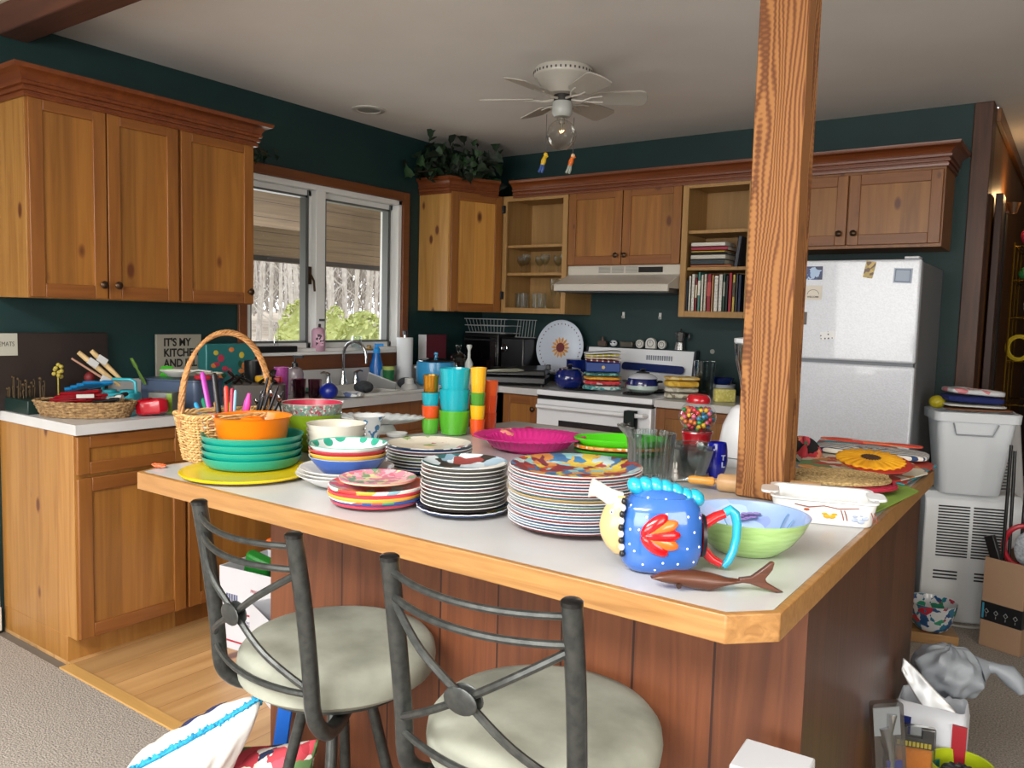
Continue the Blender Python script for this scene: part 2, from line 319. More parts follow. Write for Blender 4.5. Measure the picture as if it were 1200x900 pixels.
# carpet with the kitchen's pine floor let into it
b=B(); b.box(0,6.2,-9.2,-3.262,-.014,0); b.box(2.98,6.2,-3.262,0,-.014,0); b.box(3.06,6.2,0,4.1,-.014,0); struct(b.done('floor',CARPET,smooth=0))
b=B(); b.box(0,2.98,-3.215,0,-.014,.001); struct(b.done('floor.002',PINEFLOOR,smooth=0))
b=B(); b.box(.56,1.86,-3.262,-3.215,-.014,.006); struct(b.done('trim_2',wood('threshold strip','#b38a4e','#c79c5e','X',knot=0),bevel=.002))
b=B(); b.box(-.16,6.2,-3.06,.14,H,H+.1); b.box(X1+.09,6.2,.14,4.1,H,H+.1); struct(b.done('ceiling',CEIL,smooth=0))
b=B(); b.box(-.16,6.2,-9.2,-6.45,2.50,2.6); b.box(-.16,6.2,-5.05,-3.2,2.50,2.6); b.box(-.16,1.15,-6.45,-5.05,2.50,2.6); b.box(3.85,6.2,-6.45,-5.05,2.50,2.6); struct(b.done('ceiling.001',CEILTEX,smooth=0))
# ceiling beam across the room with an eased lower edge
b=B(); b.prism([(-3.20,2.62),(-3.20,2.43),(-3.185,2.40),(-3.075,2.40),(-3.055,2.42),(-3.055,2.62)],0.002,6.2,axis='X'); o=struct(b.done('beam',BEAMW,bevel=.004)); o['label']='dark brown beam across the ceiling above left cabinets'; o['category']='beam'
# end of the back wall: casing and the boarded hall side behind it
b=B(); b.box(X1,X1+.086,-.012,.15,0,H-.002); struct(b.done('trim_3',DARKW,bevel=.004))
b=B(); b.box(X1+.0,X1+.08,.15,4.1,0,H); struct(b.done('wall_right',HALLW,smooth=0))
b=B(); b.box(X1+.08,X1+.105,.15,4.0,H-.07,H-.002); struct(b.done('trim_4',wood('hall moulding','#6d4524','#825329','Y',knot=0),bevel=.004))
b=B(); b.box(X1,6.2,4.1,4.2,0,2.6); struct(b.done('wall_hall_end',P('#2c1d14',.8),smooth=0))
b=B(); b.box(6.2,6.3,-9.2,4.2,0,2.6); struct(b.done('wall_far_right',P('#7c756b',.8),smooth=0))
b=B(); b.box(-.16,.55,-9.3,-9.2,0,2.6); b.box(5.3,6.3,-9.3,-9.2,0,2.6); b.box(.55,5.3,-9.3,-9.2,2.25,2.6); b.box(.55,5.3,-9.3,-9.2,0,.25); struct(b.done('wall_front',P('#9b958a',.8),smooth=0))
b=B()
for x in (.55,2.1,3.7,5.24): b.box(x,x+.06,-9.28,-9.22,.25,2.25)
b.box(.55,5.3,-9.28,-9.22,.25,.31); b.box(.55,5.3,-9.28,-9.22,2.19,2.25); w=struct(b.done('window_2',VINYL,bevel=.004))
# kitchen window
ZT,ZS=2.057,1.107; Y0,Y1=-2.033,-.866
b=B()
for (y0,y1,z0,z1) in ((Y0-.05,Y0,ZS-.09,ZT+.054),(Y1,Y1+.056,ZS-.09,ZT+.054),(Y0,Y1,ZT,ZT+.054),(Y0,Y1,ZS-.09,ZS-.005)): b.box(0.001,.02,y0,y1,z0,z1)
struct(b.done('trim_5',TRIMW,bevel=.003))
wn=thing('window_1','white casement window pair above the sink',None); struct(wn)
b=B()
for (y0,y1,z0,z1) in ((Y0,Y0+.03,ZS,ZT),(Y1-.03,Y1,ZS,ZT),(Y0,Y1,ZT-.03,ZT),(Y0,Y1,ZS,ZS+.03)): b.box(-.155,.004,y0,y1,z0,z1)
ym=(-1.556-1.487)/2; b.box(-.12,-.004,ym-.034,ym+.034,ZS,ZT); b.done('window_frame',VINYL,wn,bevel=.003)
b=B(); b.box(-.10,.05,Y0-.03,Y1+.03,ZS-.005,ZS+.012); b.done('window_sill',VINYL,wn,bevel=.004)
for ya,yb in ((Y0+.03,ym-.034),(ym+.034,Y1-.03)):
    b=B(); s=.03
    for (y0,y1,z0,z1) in ((ya,ya+s,ZS+.03,ZT-.03),(yb-s,yb,ZS+.03,ZT-.03),(ya,yb,ZT-.03-s,ZT-.03),(ya,yb,ZS+.03,ZS+.03+s)): b.box(-.10,-.05,y0,y1,z0,z1,0); 
    s2=.012
    for (y0,y1,z0,z1) in ((ya+s,ya+s+s2,ZS+.03+s,ZT-.03-s),(yb-s-s2,yb-s,ZS+.03+s,ZT-.03-s),(ya+s,yb-s,ZT-.03-s-s2,ZT-.03-s),(ya+s,yb-s,ZS+.03+s,ZS+.03+s+s2)): b.box(-.095,-.045,y0,y1,z0,z1,1)
    b.box(-.048,-.040,yb-s,yb-s+.006,ZS+.03,ZT-.03,1)
    sa=b.done('window_sash',[VINYL,GASK],wn)
    g=B(); g.box(-.078,-.074,ya+s,yb-s,ZS+.05,ZT-.05); g.done('pane',PANE,sa,smooth=0)
b=B(); b.box(-.052,-.035,ym-.06,ym-.04,1.50,1.60); b.tube([(-.035,ym-.05,1.56),(-.01,ym-.045,1.52),(-.008,ym-.04,1.46)],.006); b.done('window_latch',BRASS,wn)
# ================================================================ outdoors
b=B(); b.box(-60,-.3,-50,60,-.6,-.5); struct(b.done('ground',noisy('straw lawn','#b8a98a','#cfc6a8',.6,rough=1,bump=0),smooth=0))
b=B(); b.add([(-.17,-6,2.24),(-1.25,-6,1.735),(-1.25,3,1.735),(-.17,3,2.24),(-.17,-6,2.4),(-1.25,-6,1.9),(-1.25,3,1.9),(-.17,3,2.4)],[(0,3,2,1),(4,5,6,7),(0,1,5,4),(1,2,6,5),(2,3,7,6),(3,0,4,7)])
so=b.done('porch_soffit',wood('weathered soffit boards','#6f5c48','#8a745c','Y',plank=.16,paxis='X',knot=0,rough=.9,gap='#2e241d',coat=0),smooth=0); so['kind']='structure'; 
b=B(); b.box(-1.33,-1.25,-6,3,1.70,1.94); struct(b.done('porch_fascia',P('#4c4640',.9),smooth=0))
rnd=random.Random(3); BARK=noisy('washed out bark','#a39b93','#bdb5ad',5,rough=1,bump=0)  # bright outdoor haze put into the bark colour
tl=['washed out trunk seen through the left pane','washed out trunk seen through the right pane']
k=0
for i in range(24):
    px=286+i*7.4+rnd.uniform(-4,4); D=rnd.uniform(9,26); q=at(px,372,x=-D); x,y=q.x,q.y
    b=B(); r=rnd.uniform(.02,.085)*(D/14); hh=9; ln=rnd.uniform(-.12,.12)
    b.tube([(0,0,0),(ln*hh*.3,0,hh*.4),(ln*hh,0,hh)],[r,r*.8,r*.3],8)
    for j in range(7):
        z=rnd.uniform(1.4,6); a=rnd.uniform(0,6.28); L=rnd.uniform(.4,1.1)
        b.tube([(ln*z,0,z),(ln*z+L*.5*math.cos(a),L*.5*math.sin(a),z+L*.35),(ln*z+L*math.cos(a),L*math.sin(a),z+L)],[r*.35,r*.22,r*.08],5)
    o=b.done('tree',BARK); o.location=(x,y,-.5); left=px<368
    tag(o,'bare washed out tree in the woods seen through the %s window pane'%('left' if left else 'right'),'tree','bare trees behind the %s pane'%('left' if left else 'right'))
def shrub(px,py,D,r,h,lab,seed):
    q=at(px,py,x=-D); rr_=random.Random(seed); b=B()
    for i in range(1300):
        a=rr_.uniform(0,6.28); t=rr_.uniform(0,1); z=h*t; k=math.sin(PI*min(1,.15+.85*t))**.6 if t>.3 else .9
        R=r*(1-t**2.2)**.5*rr_.uniform(.8,1.05); c=Vector((R*math.cos(a),R*math.sin(a),z)); s=r*.085
        n=Vector((rr_.gauss(0,1),rr_.gauss(0,1),rr_.gauss(0,1))).normalized(); u=n.orthogonal().normalized()*s; w=n.cross(u)
        b.add([c-u,c-w*.6,c+u,c+w*.6],[(0,1,2,3)])
    b.lathe([(0,0),(r*.8,.02),(r*.85,h*.3),(r*.6,h*.75),(0,h*.97)],16)
    o=b.done('shrub',noisy('fresh green foliage','#a3a860','#c0c482',6,rough=.9,bump=0),fix=False); o.location=(q.x,q.y,-.5); tag(o,lab,'shrub')
for px,D,r,h,l,sd in ((350,6,.48,2.0,'rounded green shrub behind the left pane',1),(392,7.6,.42,1.95,'small green shrub beside the window mullion outside',2),(425,6,.70,1.85,'wide round green shrub seen behind the faucet',3)):
    shrub(px,415,D,r,h,l,sd)
# ================================================================ cabinets (local x along the wall, front towards local -y)
def door(parent,x0,x1,z0,z1,yf,knob=None,name='door',panelm=None,drawer=False,kz=None):
    b=B(); s=.052 if not drawer else .045; t=.02
    b.box(x0,x0+s,yf-t,yf,z0,z1,0); b.box(x1-s,x1,yf-t,yf,z0,z1,0); b.box(x0+s,x1-s,yf-t,yf,z1-s,z1,1); b.box(x0+s,x1-s,yf-t,yf,z0,z0+s,1)
    b.box(x0+s-.004,x1-s+.004,yf-t+.009,yf-.002,z0+s-.004,z1-s+.004,2)
    d=b.done(name,[PINE,PINEH,panelm or PINEPANEL],parent,bevel=.0025)
    if knob:
        kx,kzz=knob; b=B(); b.lathe([(0,0),(.006,0),(.006,.012),(.015,.018),(.016,.024),(.010,.030),(0,.031)],16,0,M=RX(PI/2))
        b.done('knob',BRASS,d,loc=(kx,yf-t,kzz))
    return d
def carcass(parent,x0,x1,z0,z1,D,side=None,toe=False,name='body'):
    b=B(); tz=.1 if toe else 0
    b.box(x0,x1,-D,-.002,z0+tz,z1,0)
    if toe: b.box(x0,x1,-D+.07,-.002,z0,z0+tz,0)
    return b.done(name,[side or PINE],parent,bevel=.0015)
def open_case(parent,x0,x1,z0,z1,D,shelves):
    b=B(); t=.018
    b.box(x0,x0+t,-D,-.002,z0,z1); b.box(x1-t,x1,-D,-.002,z0,z1); b.box(x0+t,x1-t,-D,-.002,z0,z0+t); b.box(x0+t,x1-t,-D,-.002,z1-t,z1); b.box(x0+t,x1-t,-.012,-.002,z0+t,z1-t)
    b.done('body',INNER,parent)
    b=B(); f=.035; y=-D-.018
    for q in ((x0,x0+f,z0,z1),(x1-f,x1,z0,z1),(x0+f,x1-f,z0,z0+f),(x0+f,x1-f,z1-f,z1)): b.box(q[0],q[1],y,-D,q[2],q[3])
    b.done('face_frame',INNER,parent,bevel=.002)
    for z in shelves:
        b=B(); b.box(x0+t,x1-t,-D+.01,-.012,z-.018,z); b.done('shelf',INNER,parent,bevel=.001)
Z0,Z1=1.371,2.13; DU=.33
def crown(parent,path,z=2.13,m=None,name='crown',k=1):
    pr=[(0,z-.02),(.014,z-.02),(.016,z-.008),(.010,z-.006),(.010,z+.002),(.022,z+.004),(.025,z+.014),(.017,z+.017),(.017,z+.024),(.030,z+.028),(.033,z+.040),(.026,z+.044),(.031,z+.056),(.042,z+.070),(.060,z+.080),(.074,z+.084),(.078,z+.092),(.080,z+.102),(0,z+.102)]; pr=[(o*.8*k,z+(q-z)*.86) for o,q in pr]
    b=B(); b.sweep(path,pr); return b.done(name,m or CROWN,parent,smooth=25)
RL=PI/2
# left uppers
c1=thing('wall_cabinet','honey pine wall cabinet with two doors nearest the left picture edge','cabinet',(0,-3.23,0),RL,'upper cabinets')
carcass(c1,0,.62,Z0,Z1,DU-.02,PINESIDEX); door(c1,.006,.298,Z0+.004,Z1-.004,-DU+.02,(.272,Z0+.06)); door(c1,.304,.614,Z0+.004,Z1-.004,-DU+.02,(.332,Z0+.06))
c2=thing('wall_cabinet','single door pine wall cabinet just left of the window','cabinet',(0,-2.608,0),RL,'upper cabinets')
carcass(c2,0,.386,Z0,Z1,DU-.02,PINE); door(c2,.006,.380,Z0+.004,Z1-.004,-DU+.02,(.352,Z0+.06))
cr=thing('crown_moulding','reddish crown moulding along the top of the left wall cabinets','moulding',(0,0,0))
crown(cr,[(0.003,-3.23),(DU,-3.23),(DU,-2.222),(0.003,-2.222)])
# corner cabinet: straight side, slanted door
c3=thing('corner_cabinet','corner wall cabinet with a slanted knotty pine door','cabinet',(0,0,0))
xs,ys,xd=.252,-.70,.401
b=B(); b.prism([(.003,-.003),(.003,ys),(xs,ys),(xd,-DU),(xd,-.003)],Z0,Z1); b.done('body',PINESIDE,c3)
a=math.atan2(-DU-ys,xd-xs); L=math.hypot(xd-xs,-DU-ys)
dd=door(c3,.012,L-.012,Z0+.004,Z1-.004,0,None,panelm=wood('knotty pine door panel','#ab7530','#bd8a44','Z',plank=.09,gap='#a66d2c',knot=.16,kscale=6)); dd.location=(xs,ys,0); dd.rotation_euler=(0,0,a)
b=B()
for z in (1.46,2.02): b.box(L-.018,L+.006,-.030,-.019,z,z+.05)
h=b.done('hinge',DARK,dd,bevel=.002)
cr=thing('crown_moulding','crown moulding on the corner cabinet under the trailing ivy','moulding',(0,0,0)); crown(cr,[(.003,ys),(xs,ys),(xd+.0,-DU-.055)],k=.6)
# open glass cabinet
c4=thing('open_wall_cabinet','open fronted pine wall cabinet holding drinking glasses','cabinet',(0,0,0)); open_case(c4,.403,.905,Z0,Z1,DU-.018,(1.635,1.815))
c5=thing('wall_cabinet','short two door pine cabinet above the range hood','cabinet',(0,0,0),0,'upper cabinets')
carcass(c5,.907,1.667,1.673,Z1,DU-.02); door(c5,.913,1.284,1.677,Z1-.004,-DU+.02,(1.258,1.73)); door(c5,1.290,1.661,1.677,Z1-.004,-DU+.02,(1.316,1.73))
b=B(); b.box(.907,.93,-DU+.04,-.003,Z0,1.672)
c6=thing('open_wall_cabinet','open pine wall cabinet holding cookbooks','cabinet',(0,0,0)); open_case(c6,1.669,2.085,Z0,Z1,DU-.018,(1.655,1.862))
c7=thing('wall_cabinet','pine cabinet with two doors above the refrigerator','cabinet',(0,0,0),0,'upper cabinets')
carcass(c7,2.09,2.993,1.736,Z1,DU-.02); door(c7,2.096,2.558,1.752,Z1-.03,-DU+.02,(2.528,1.81)); door(c7,2.566,2.985,1.752,Z1-.03,-DU+.02,(2.598,1.81))
cr=thing('crown_moulding','long crown moulding along the top of the back wall cabinets','moulding',(0,0,0)); crown(cr,[(xd+.09,-DU),(2.993,-DU),(2.993,-.003)])
# base cabinets
DB=.60
def base(name,label,y0,y1,kind,group=None,end=None):
    c=thing(name,label,'cabinet',(0,y0,0),RL,group); w=y1-y0
    if '2' in kind:
        b=B(); b.box(0,w,-DB,-.002,.1,.69); b.box(0,w,-DB+.07,-.002,0,.1); b.box(0,w,-DB,-DB+.03,.69,.874); b.box(0,.02,-DB+.03,-.002,.69,.874); b.box(w-.02,w,-DB+.03,-.002,.69,.874); b.done('body',end or PINE,c)
    else: carcass(c,0,w,0,.874,DB,end or PINE,toe=True)
    if 'd' in kind: door(c,.006,w-.006,.725,.868,-DB,name='drawer',drawer=True); door(c,.006,w-.006,.104,.712,-DB,(w-.035,.66) if 'k' in kind else None)
    elif '2' in kind: door(c,.006,w/2-.003,.104,.712,-DB,(w/2-.035,.66)); door(c,w/2+.003,w-.006,.104,.712,-DB,(w/2+.035,.66))
    return c
base('base_cabinet','pine base cabinet with drawer and door at the open end of the left counter',-3.215,-2.772,'d',None,PINESIDEX)
base('base_cabinet','pine base cabinet behind the mailing box, left counter',-2.77,-2.26,'d')
base('base_cabinet','pine base cabinet left of the sink, mostly behind the basket',-2.258,-1.80,'d')
base('sink_cabinet','dark fronted sink base cabinet under the window',-1.798,-.66,'2',None,wood('brown pine face','#7a4a22','#8f5a2c','Z',knot=0))  # plain brown pine on the cabinet body
c=thing('base_cabinet','pine base cabinet in the back corner left of the range','cabinet',(0,0,0)); carcass(c,.64,.918,0,.874,DB,toe=True); door(c,.655,.912,.104,.868,-DB,(.885,.79))
c=thing('base_cabinet','pine base cabinet between range and refrigerator','cabinet',(0,0,0)); carcass(c,1.686,2.20,0,.874,DB,toe=True); door(c,1.692,2.194,.104,.868,-DB,None)
# worktop, one L with a sink cut-out, plus the piece right of the range
SX0,SX1,SY0,SY1=.10,.55,-1.72,-1.00
b=B()
for q in ((.003,.635,-3.222,SY0),(.003,.635,SY1,-.003),(.003,SX0,SY0,SY1),(SX1,.635,SY0,SY1),(.635,.918,-.635,-.003)): b.box(*q,.876,.914)
o=b.done('countertop',LAM,bevel=0); tag(o,'white laminate worktop running under the window and round the corner','worktop')
b=B(); b.box(1.686,2.205,-.635,-.003,.876,.914); o=b.done('countertop',LAM); tag(o,'white laminate worktop piece right of the range','worktop')
b=B(); b.box(.003,.02,-3.2,-.003,.9145,1.015); struct(b.done('trim_6',LAM,bevel=.002))
# ================================================================ island
IX0,IX1,IY0,IY1=1.568,3.235,-3.522,-1.930
isl=thing('kitchen_island','island with red brown board sides and a white oak-edged top','island',((IX0+IX1)/2,-2.8,0)); L0=Vector(isl.location)
ch=.062; poly=[(IX0,IY0),(IX1-ch,IY0),(IX1,IY0+ch),(IX1,IY1),(IX0+.10,IY1),(IX0-.04,IY0+.11)]
def loc(poly,o): return [(x-o.x,y-o.y) for x,y in poly]
b=B(); b.prism(loc([(IX0+.012,IY0+.013),(IX1-ch-.005,IY0+.013),(IX1-.013,IY0+ch+.005),(IX1-.013,IY1-.013),(IX0+.10,IY1-.013),(IX0-.028,IY0+.11)],L0),.874,.914); b.done('worktop',LAM,isl)
b=B(); pth=loc([(IX0-.04,IY0+.11),(IX0,IY0),(IX1-ch,IY0),(IX1,IY0+ch),(IX1,IY1),(IX0+.10,IY1)],L0); pth=pth[::1]
b.sweep(pth,[(0,.868),(0,.9135),(-.013,.9145),(-.013,.868)],closed=True); ed=b.done('edging',EDGE,isl,bevel=.002)
BX0,BY0,BY1=1.79,-3.266,-2.10
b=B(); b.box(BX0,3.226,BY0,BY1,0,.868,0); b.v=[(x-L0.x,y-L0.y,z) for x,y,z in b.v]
# end face takes boards with its shade put into the colour
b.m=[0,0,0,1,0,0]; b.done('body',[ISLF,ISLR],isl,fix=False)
# ================================================================ post
pb=at(866,579,z=TOP); 
b=B(); b.box(0,.118,0,.10,.001,H-.916)
o=b.done('support_post',FIR,bevel=.004); o.location=(pb.x,pb.y-.03,.915); tag(o,'rough fir support post rising from the island to the ceiling','post')
# ================================================================ lights
W=bpy.data.worlds.new('world'); bpy.context.scene.world=W; W.use_nodes=True; bg=W.node_tree.nodes['Background']; bg.inputs[0].default_value=(.90,.95,1,1); bg.inputs[1].default_value=2.5
def area(name,loc,rot,sx,sy,power,col=(1,1,1),portal=False):
    l=bpy.data.lights.new(name,'AREA'); l.shape='RECTANGLE'; l.size=sx; l.size_y=sy; l.energy=power; l.color=col
    if portal: l.cycles.is_portal=True
    o=bpy.data.objects.new(name,l); COL.objects.link(o); o.location=loc; o.rotation_euler=rot; return o
area('daylight through the front windows',(2.9,-9.15,1.3),(PI/2,0,0),4.6,1.9,230,(1,.97,.93))
area('added overhead fill',(2.5,-5.75,2.62),(0,0,0),2.6,1.3,270,(1,.98,.95))  # added overhead lamp behind the camera, lifts worktops, floor and ceiling
area('window portal',(-.17,-1.45,1.58),(0,-PI/2,0),.95,1.15,1,portal=True)
area('front window portal',(2.9,-9.32,1.3),(PI/2,0,0),4.7,2.0,1,portal=True)
area('added side fill',(6.15,-5.2,1.5),(0,PI/2,0),1.6,2.6,105,(1,.96,.9))  # added lamp in front of the solid right wall, brightens the right side
b=B(); rnd=random.Random(21)
for i in range(2200):
    px=rnd.uniform(284,462); q=at(px,rnd.uniform(325,405),x=-rnd.uniform(29,46)); L=rnd.uniform(1.2,5.5); a=rnd.gauss(0,.5); d=Vector((rnd.uniform(-.3,.3)*L,math.sin(a)*L,math.cos(a)*L)); z=rnd.uniform(1.0,9)
    b.tube([(q.x,q.y,z),(q.x+d.x*.5+.05,q.y+d.y*.45,z+d.z*.5),(q.x+d.x,q.y+d.y,z+d.z)],[.055,.038,.014],3)
o=b.done('undergrowth',noisy('washed out twigs','#8f867d','#b0a89f',3,rough=1,bump=0),fix=False,smooth=0); tag(o,'tangle of washed out bare undergrowth in the woods beyond the window','undergrowth',None,'stuff')  # twig colour paled to carry the glare outdoors
b=B(); b.add([(-20,-60,-.505),(-20,80,-.505),(-60,100,1.2),(-60,-80,1.2)],[(0,1,2,3)]); struct(b.done('leafy_bank',noisy('leaf litter','#a3917f','#bdae9c',.8,rough=1,bump=0),smooth=0))
area('daylight outside the kitchen window',(-.9,-1.45,1.45),(0,-PI/2-.0,0),1.0,1.2,14,(.95,.98,1))
sc=bpy.context.scene; sc.view_settings.view_transform='Standard'; sc.view_settings.look='None'; sc.view_settings.gamma=1; sc.view_settings.exposure=-0.06; sc.view_settings.use_curve_mapping=False
sc.cycles.use_denoising=True; sc.cycles.max_bounces=8; sc.cycles.transparent_max_bounces=24; sc.cycles.sample_clamp_indirect=8
# ================================================================ tableware helpers
ORD=['topmost','second from the top','third from the top','fourth from the top','fifth from the top','sixth from the top','seventh from the top','eighth from the top','ninth from the top','tenth from the top','eleventh from the top','twelfth from the top','thirteenth from the top','fourteenth from the top','fifteenth from the top','sixteenth from the top','seventeenth from the top','eighteenth from the top','nineteenth from the top','second from the bottom','lowest']
def ordn(i,n): return 'lowest' if i==n-1 else 'second from the bottom' if i==n-2 and n>4 else ORD[i]
def mel(h,rough=.25): return P(h,rough,coat=.3)
def plate(name,label,Pt,R,h,top,under,rim=None,group=None,rb=.62,t=.0018,wall=.0036,wob=None,cat='plate',sx=1,sy=1,rz=0,steep=.30,seg=56):
    prof=[(0,.0008),(R*rb*.9,.0),(R*rb,.0),(R*(rb+(1-rb)*.45),h*steep),(R*.988,h-wall),(R,h),(R+.0008,h+t*.5),(R*.992,h+t),(R*(rb+(1-rb)*.45)-.001,h*steep+t),(R*rb-.001,t),(0,t)]
    b=B(); b.lathe(prof,seg,[1,1,1,1,1,2,2,0,0,0],wob=wob,sx=sx,sy=sy); o=b.done(name,[top,under,rim or mel('#e9e9e6')],smooth=50)
    o.location=Pt; o.rotation_euler=(0,0,rz); return tag(o,label,cat,group)
def bowl(name,label,Pt,R,h,inside,outside,rim=None,group=None,rb=.5,t=.003,cat='bowl',wob=None,n=8,curve=.55,foot=.0,sx=1,sy=1,rz=0):
    out=[(0,foot*.3),(R*rb*.9,0),(R*rb,0)]; inn=[]
    for i in range(1,n+1):
        q=i/n; out.append((R*(rb+(1-rb)*q**curve),h*q))
    for (r,z) in reversed(out[2:]): inn.append((max(r-t,0),z+ (t*.4 if z<h*.9 else 0)))
    prof=out+[(R+.0006,h+t*.5)]+[(R-t,h)]+inn[1:]+[(0,t)]
    k=len(prof)-1; no=len(out)-1; mats=[1]*no+[2,2]+[0]*(k-no-2)
    b=B(); b.lathe(prof,56,mats,wob=wob,sx=sx,sy=sy); o=b.done(name,[inside,outside,rim or outside],smooth=45); o.location=Pt; o.rotation_euler=(0,0,rz); return tag(o,label,cat,group)
UP=lambda P_,dz: Vector((P_.x,P_.y,P_.z+dz))
# ---- tall stack of big plates
FL1=cells('bold painted florals',['#b5453a','#3f7fae','#d9c24a','#8ec3c9','#8a2f3c','#d08a4a','#3f6f9e','#b8cfd2','#7a3040','#d9b04a'],42,distort=.05,coat=.4)
base,_=spot(672,615); R=wid(154,base)/2
und=['#7a1c28','#1c3f52','#8a2a30','#1c2c5a','#7a2a30','#2c5a6a','#6a1c26','#3a5a6a','#8a744a','#1c4a5c','#3c5a2a','#1c3050','#7a2430','#1c5a70','#1a3460','#7a2832','#1c3a66','#2a6076','#1c2a50','#6a1c24']
N=20
for i in range(N):                      # i=0 is the topmost
    lev=N-1-i; dx=.0018*math.sin(i*2.3); dy=.0016*math.cos(i*1.7)
    top=FL1 if i==0 else mel('#d8d4ce'); rm=mel('#e2e2e4')
    if i==8: rm=mel('#b79c62')
    lab='multicoloured floral dinner plate on top of the tallest, widest plate stack' if i==0 else 'wide %s plate, %s of the tallest plate stack'%('tan rimmed' if i==8 else 'white rimmed',ordn(i,N))
    plate('dinner_plate',lab,(base.x+dx,base.y+dy,TOP+.0004+lev*.0058),R*(1.012 if i in(8,) else 1),.0165,top,mel(und[i]),rm,'plates in the tallest stack',seg=48)
# ---- middle stack
base,_=spot(543,598); R=wid(100,base)/2
CHK=cells('hen and landscape print',['#1f5a5c','#9fb7c8','#2c2723','#c9d6de','#7c9cb0','#e3ddd2','#8a3b38','#93a9b4'],24,distort=.04,coat=.4)
u2=['#3b3a35','#2f2c28','#343332','#2c3332','#282d30','#352327','#272c2a','#1f2726','#24282a','#212621','#26211c']  # underside colours, darkened to carry the shade between the plates
plate('scalloped_plate','navy plate with scalloped white rim under the middle plate stack',(base.x,base.y,TOP+.0004),R*1.09,.0125,mel('#22345e'),mel('#2b3a5c'),mel('#dfe3ea'),None,wob=lambda a,j:1+.012*math.sin(22*a) if j>2 and j<9 else 1,seg=132)
N=11
for i in range(N):
    lev=N-1-i
    lab='dinner plate printed with white birds on top of the middle stack' if i==0 else 'white rimmed plate with shaded underside, %s of the middle stack'%(ordn(i,N))
    plate('dinner_plate',lab,(base.x+.0015*math.sin(i*1.9),base.y+.0015*math.cos(i*2.9),TOP+.0085+lev*.0086),R*(1 if i else 1.0),.0155,CHK if i==0 else mel('#cfcac0'),mel(u2[i]),mel('#dfdedb'),'plates in the middle stack',rb=.55,wall=.0062)
# ---- small front stack
base,_=spot(441,589); R=wid(111,base)/2
cl=[('#c9412d','red orange'),('#c33a3d','red'),('#d99a35','golden yellow'),('#2c3d78','navy patterned'),('#a8354a','crimson')]
RED=cells('orange red petals plate',['#cf4a30','#d9603a','#c73a35','#e0763f','#8fb0a0'],40,distort=.05,coat=.4)
STR=cells('striped confetti plate edge',['#4f9a6a','#e8e4d8','#c9403c','#d9a53a','#86b7c4','#e9e6dd'],26,distort=.0,coat=.4)
for i,(h,w) in enumerate(cl):
    lev=4-i; rim={0:STR,1:mel('#c33040'),2:mel('#dfa23c'),3:cells('confetti rim',['#2c4a8c','#e8e4d8','#3a8a5a','#c9403c','#2c4a8c'],38),4:mel('#b2354a')}[i]
    plate('salad_plate','%s salad plate, %s of the small front stack'%(w,['directly under the pink plate','second of the five wide ones','middle of the five wide ones','fourth of the five wide ones','lowest'][i]),(base.x+.002*math.sin(i*3),base.y+.002*math.cos(i*2),TOP+.0004+lev*.0078),R*(1 if i<4 else .95),.0115,RED if i==0 else mel(h),mel(h) if i!=0 else STR,rim,'plates in the small front stack',t=.0042)
pk,_=spot(438,590)
plate('side_plate','small pink floral plate on top of the small front stack',(base.x-.004,base.y+.008,TOP+.0465),wid(90,base)/2,.0115,cells('pink floral print',['#d98fa0','#e3b0b6','#c96a80','#d9cf9a','#6f9a70','#d58a9c','#c9788c'],60,distort=.04,coat=.4),mel('#d9c9a8'),mel('#d88a98'))
# ---- white bowls with polka dot bowls standing in them
base,_=spot(404,569); R=wid(112,base)/2
for i in range(3):
    bowl('soup_plate' ,'white shallow soup bowl under the polka dot bowls, %s of three'%(['lowest','middle','uppermost'][i]),(base.x+.002*i,base.y+.002*i,TOP+.0005+i*.0075),R*(1,.99,.97)[i],.034,mel('#dcdad6'),mel('#e4e4e2'),bands('maroon line rim',[(0,'#dddad4'),(.6,'#7c5560'),(.7,'#dddad4')],radial=True,scale=20) if i==2 else mel('#e6e6e4'),'white soup bowls under the polka dot bowls',rb=.45,curve=.8,t=.003,cat='bowl')
z0=TOP+.026; R=wid(91,base)/2
spec=[('#3c5ea6','royal blue','#9fb6d8'),('#d9a83c','golden yellow','#e0b65a'),('#a83440','deep red','#b53d48'),('#3fa591','polka dotted white','#58b09c')]
DOT=dots('green dots on white melamine','#dfe3e2','#2f9d84',24,.34,rand=.3)
for i,(h,w,r_) in enumerate(spec):
    bowl('cereal_bowl','%s cereal bowl with wavy rim, %s of dotted bowl stack'%(w,['lowest','second from the bottom','second from top','topmost'][i]),(base.x+.006,base.y+.006,z0+i*.0098),R*(1+.0*i)*(1,1,1,.99)[i],.052,DOT if i==3 else mel(h),mel(h) if i<3 else mel('#cfe3dd'),mel(r_),'melamine bowls with wavy rims',rb=.50,curve=.72,t=.0035,wob=lambda a,j:1+.009*math.sin(9*a) if 6<j<15 else 1)
# ---- cream bowls
base,_=spot(394,541); R=wid(68,base)/2
for i in range(4):
    bowl('cream_bowl','plain cream deep bowl, %s of the cream bowl stack'%(['lowest','second from the bottom','second from the top','topmost'][i]),(base.x,base.y,TOP+.0005+i*.0165),R*(1+.002*i),.062,mel('#cfcbbd'),mel('#d2cfc3'),None,'cream deep bowls',rb=.5,curve=.5,t=.0035)
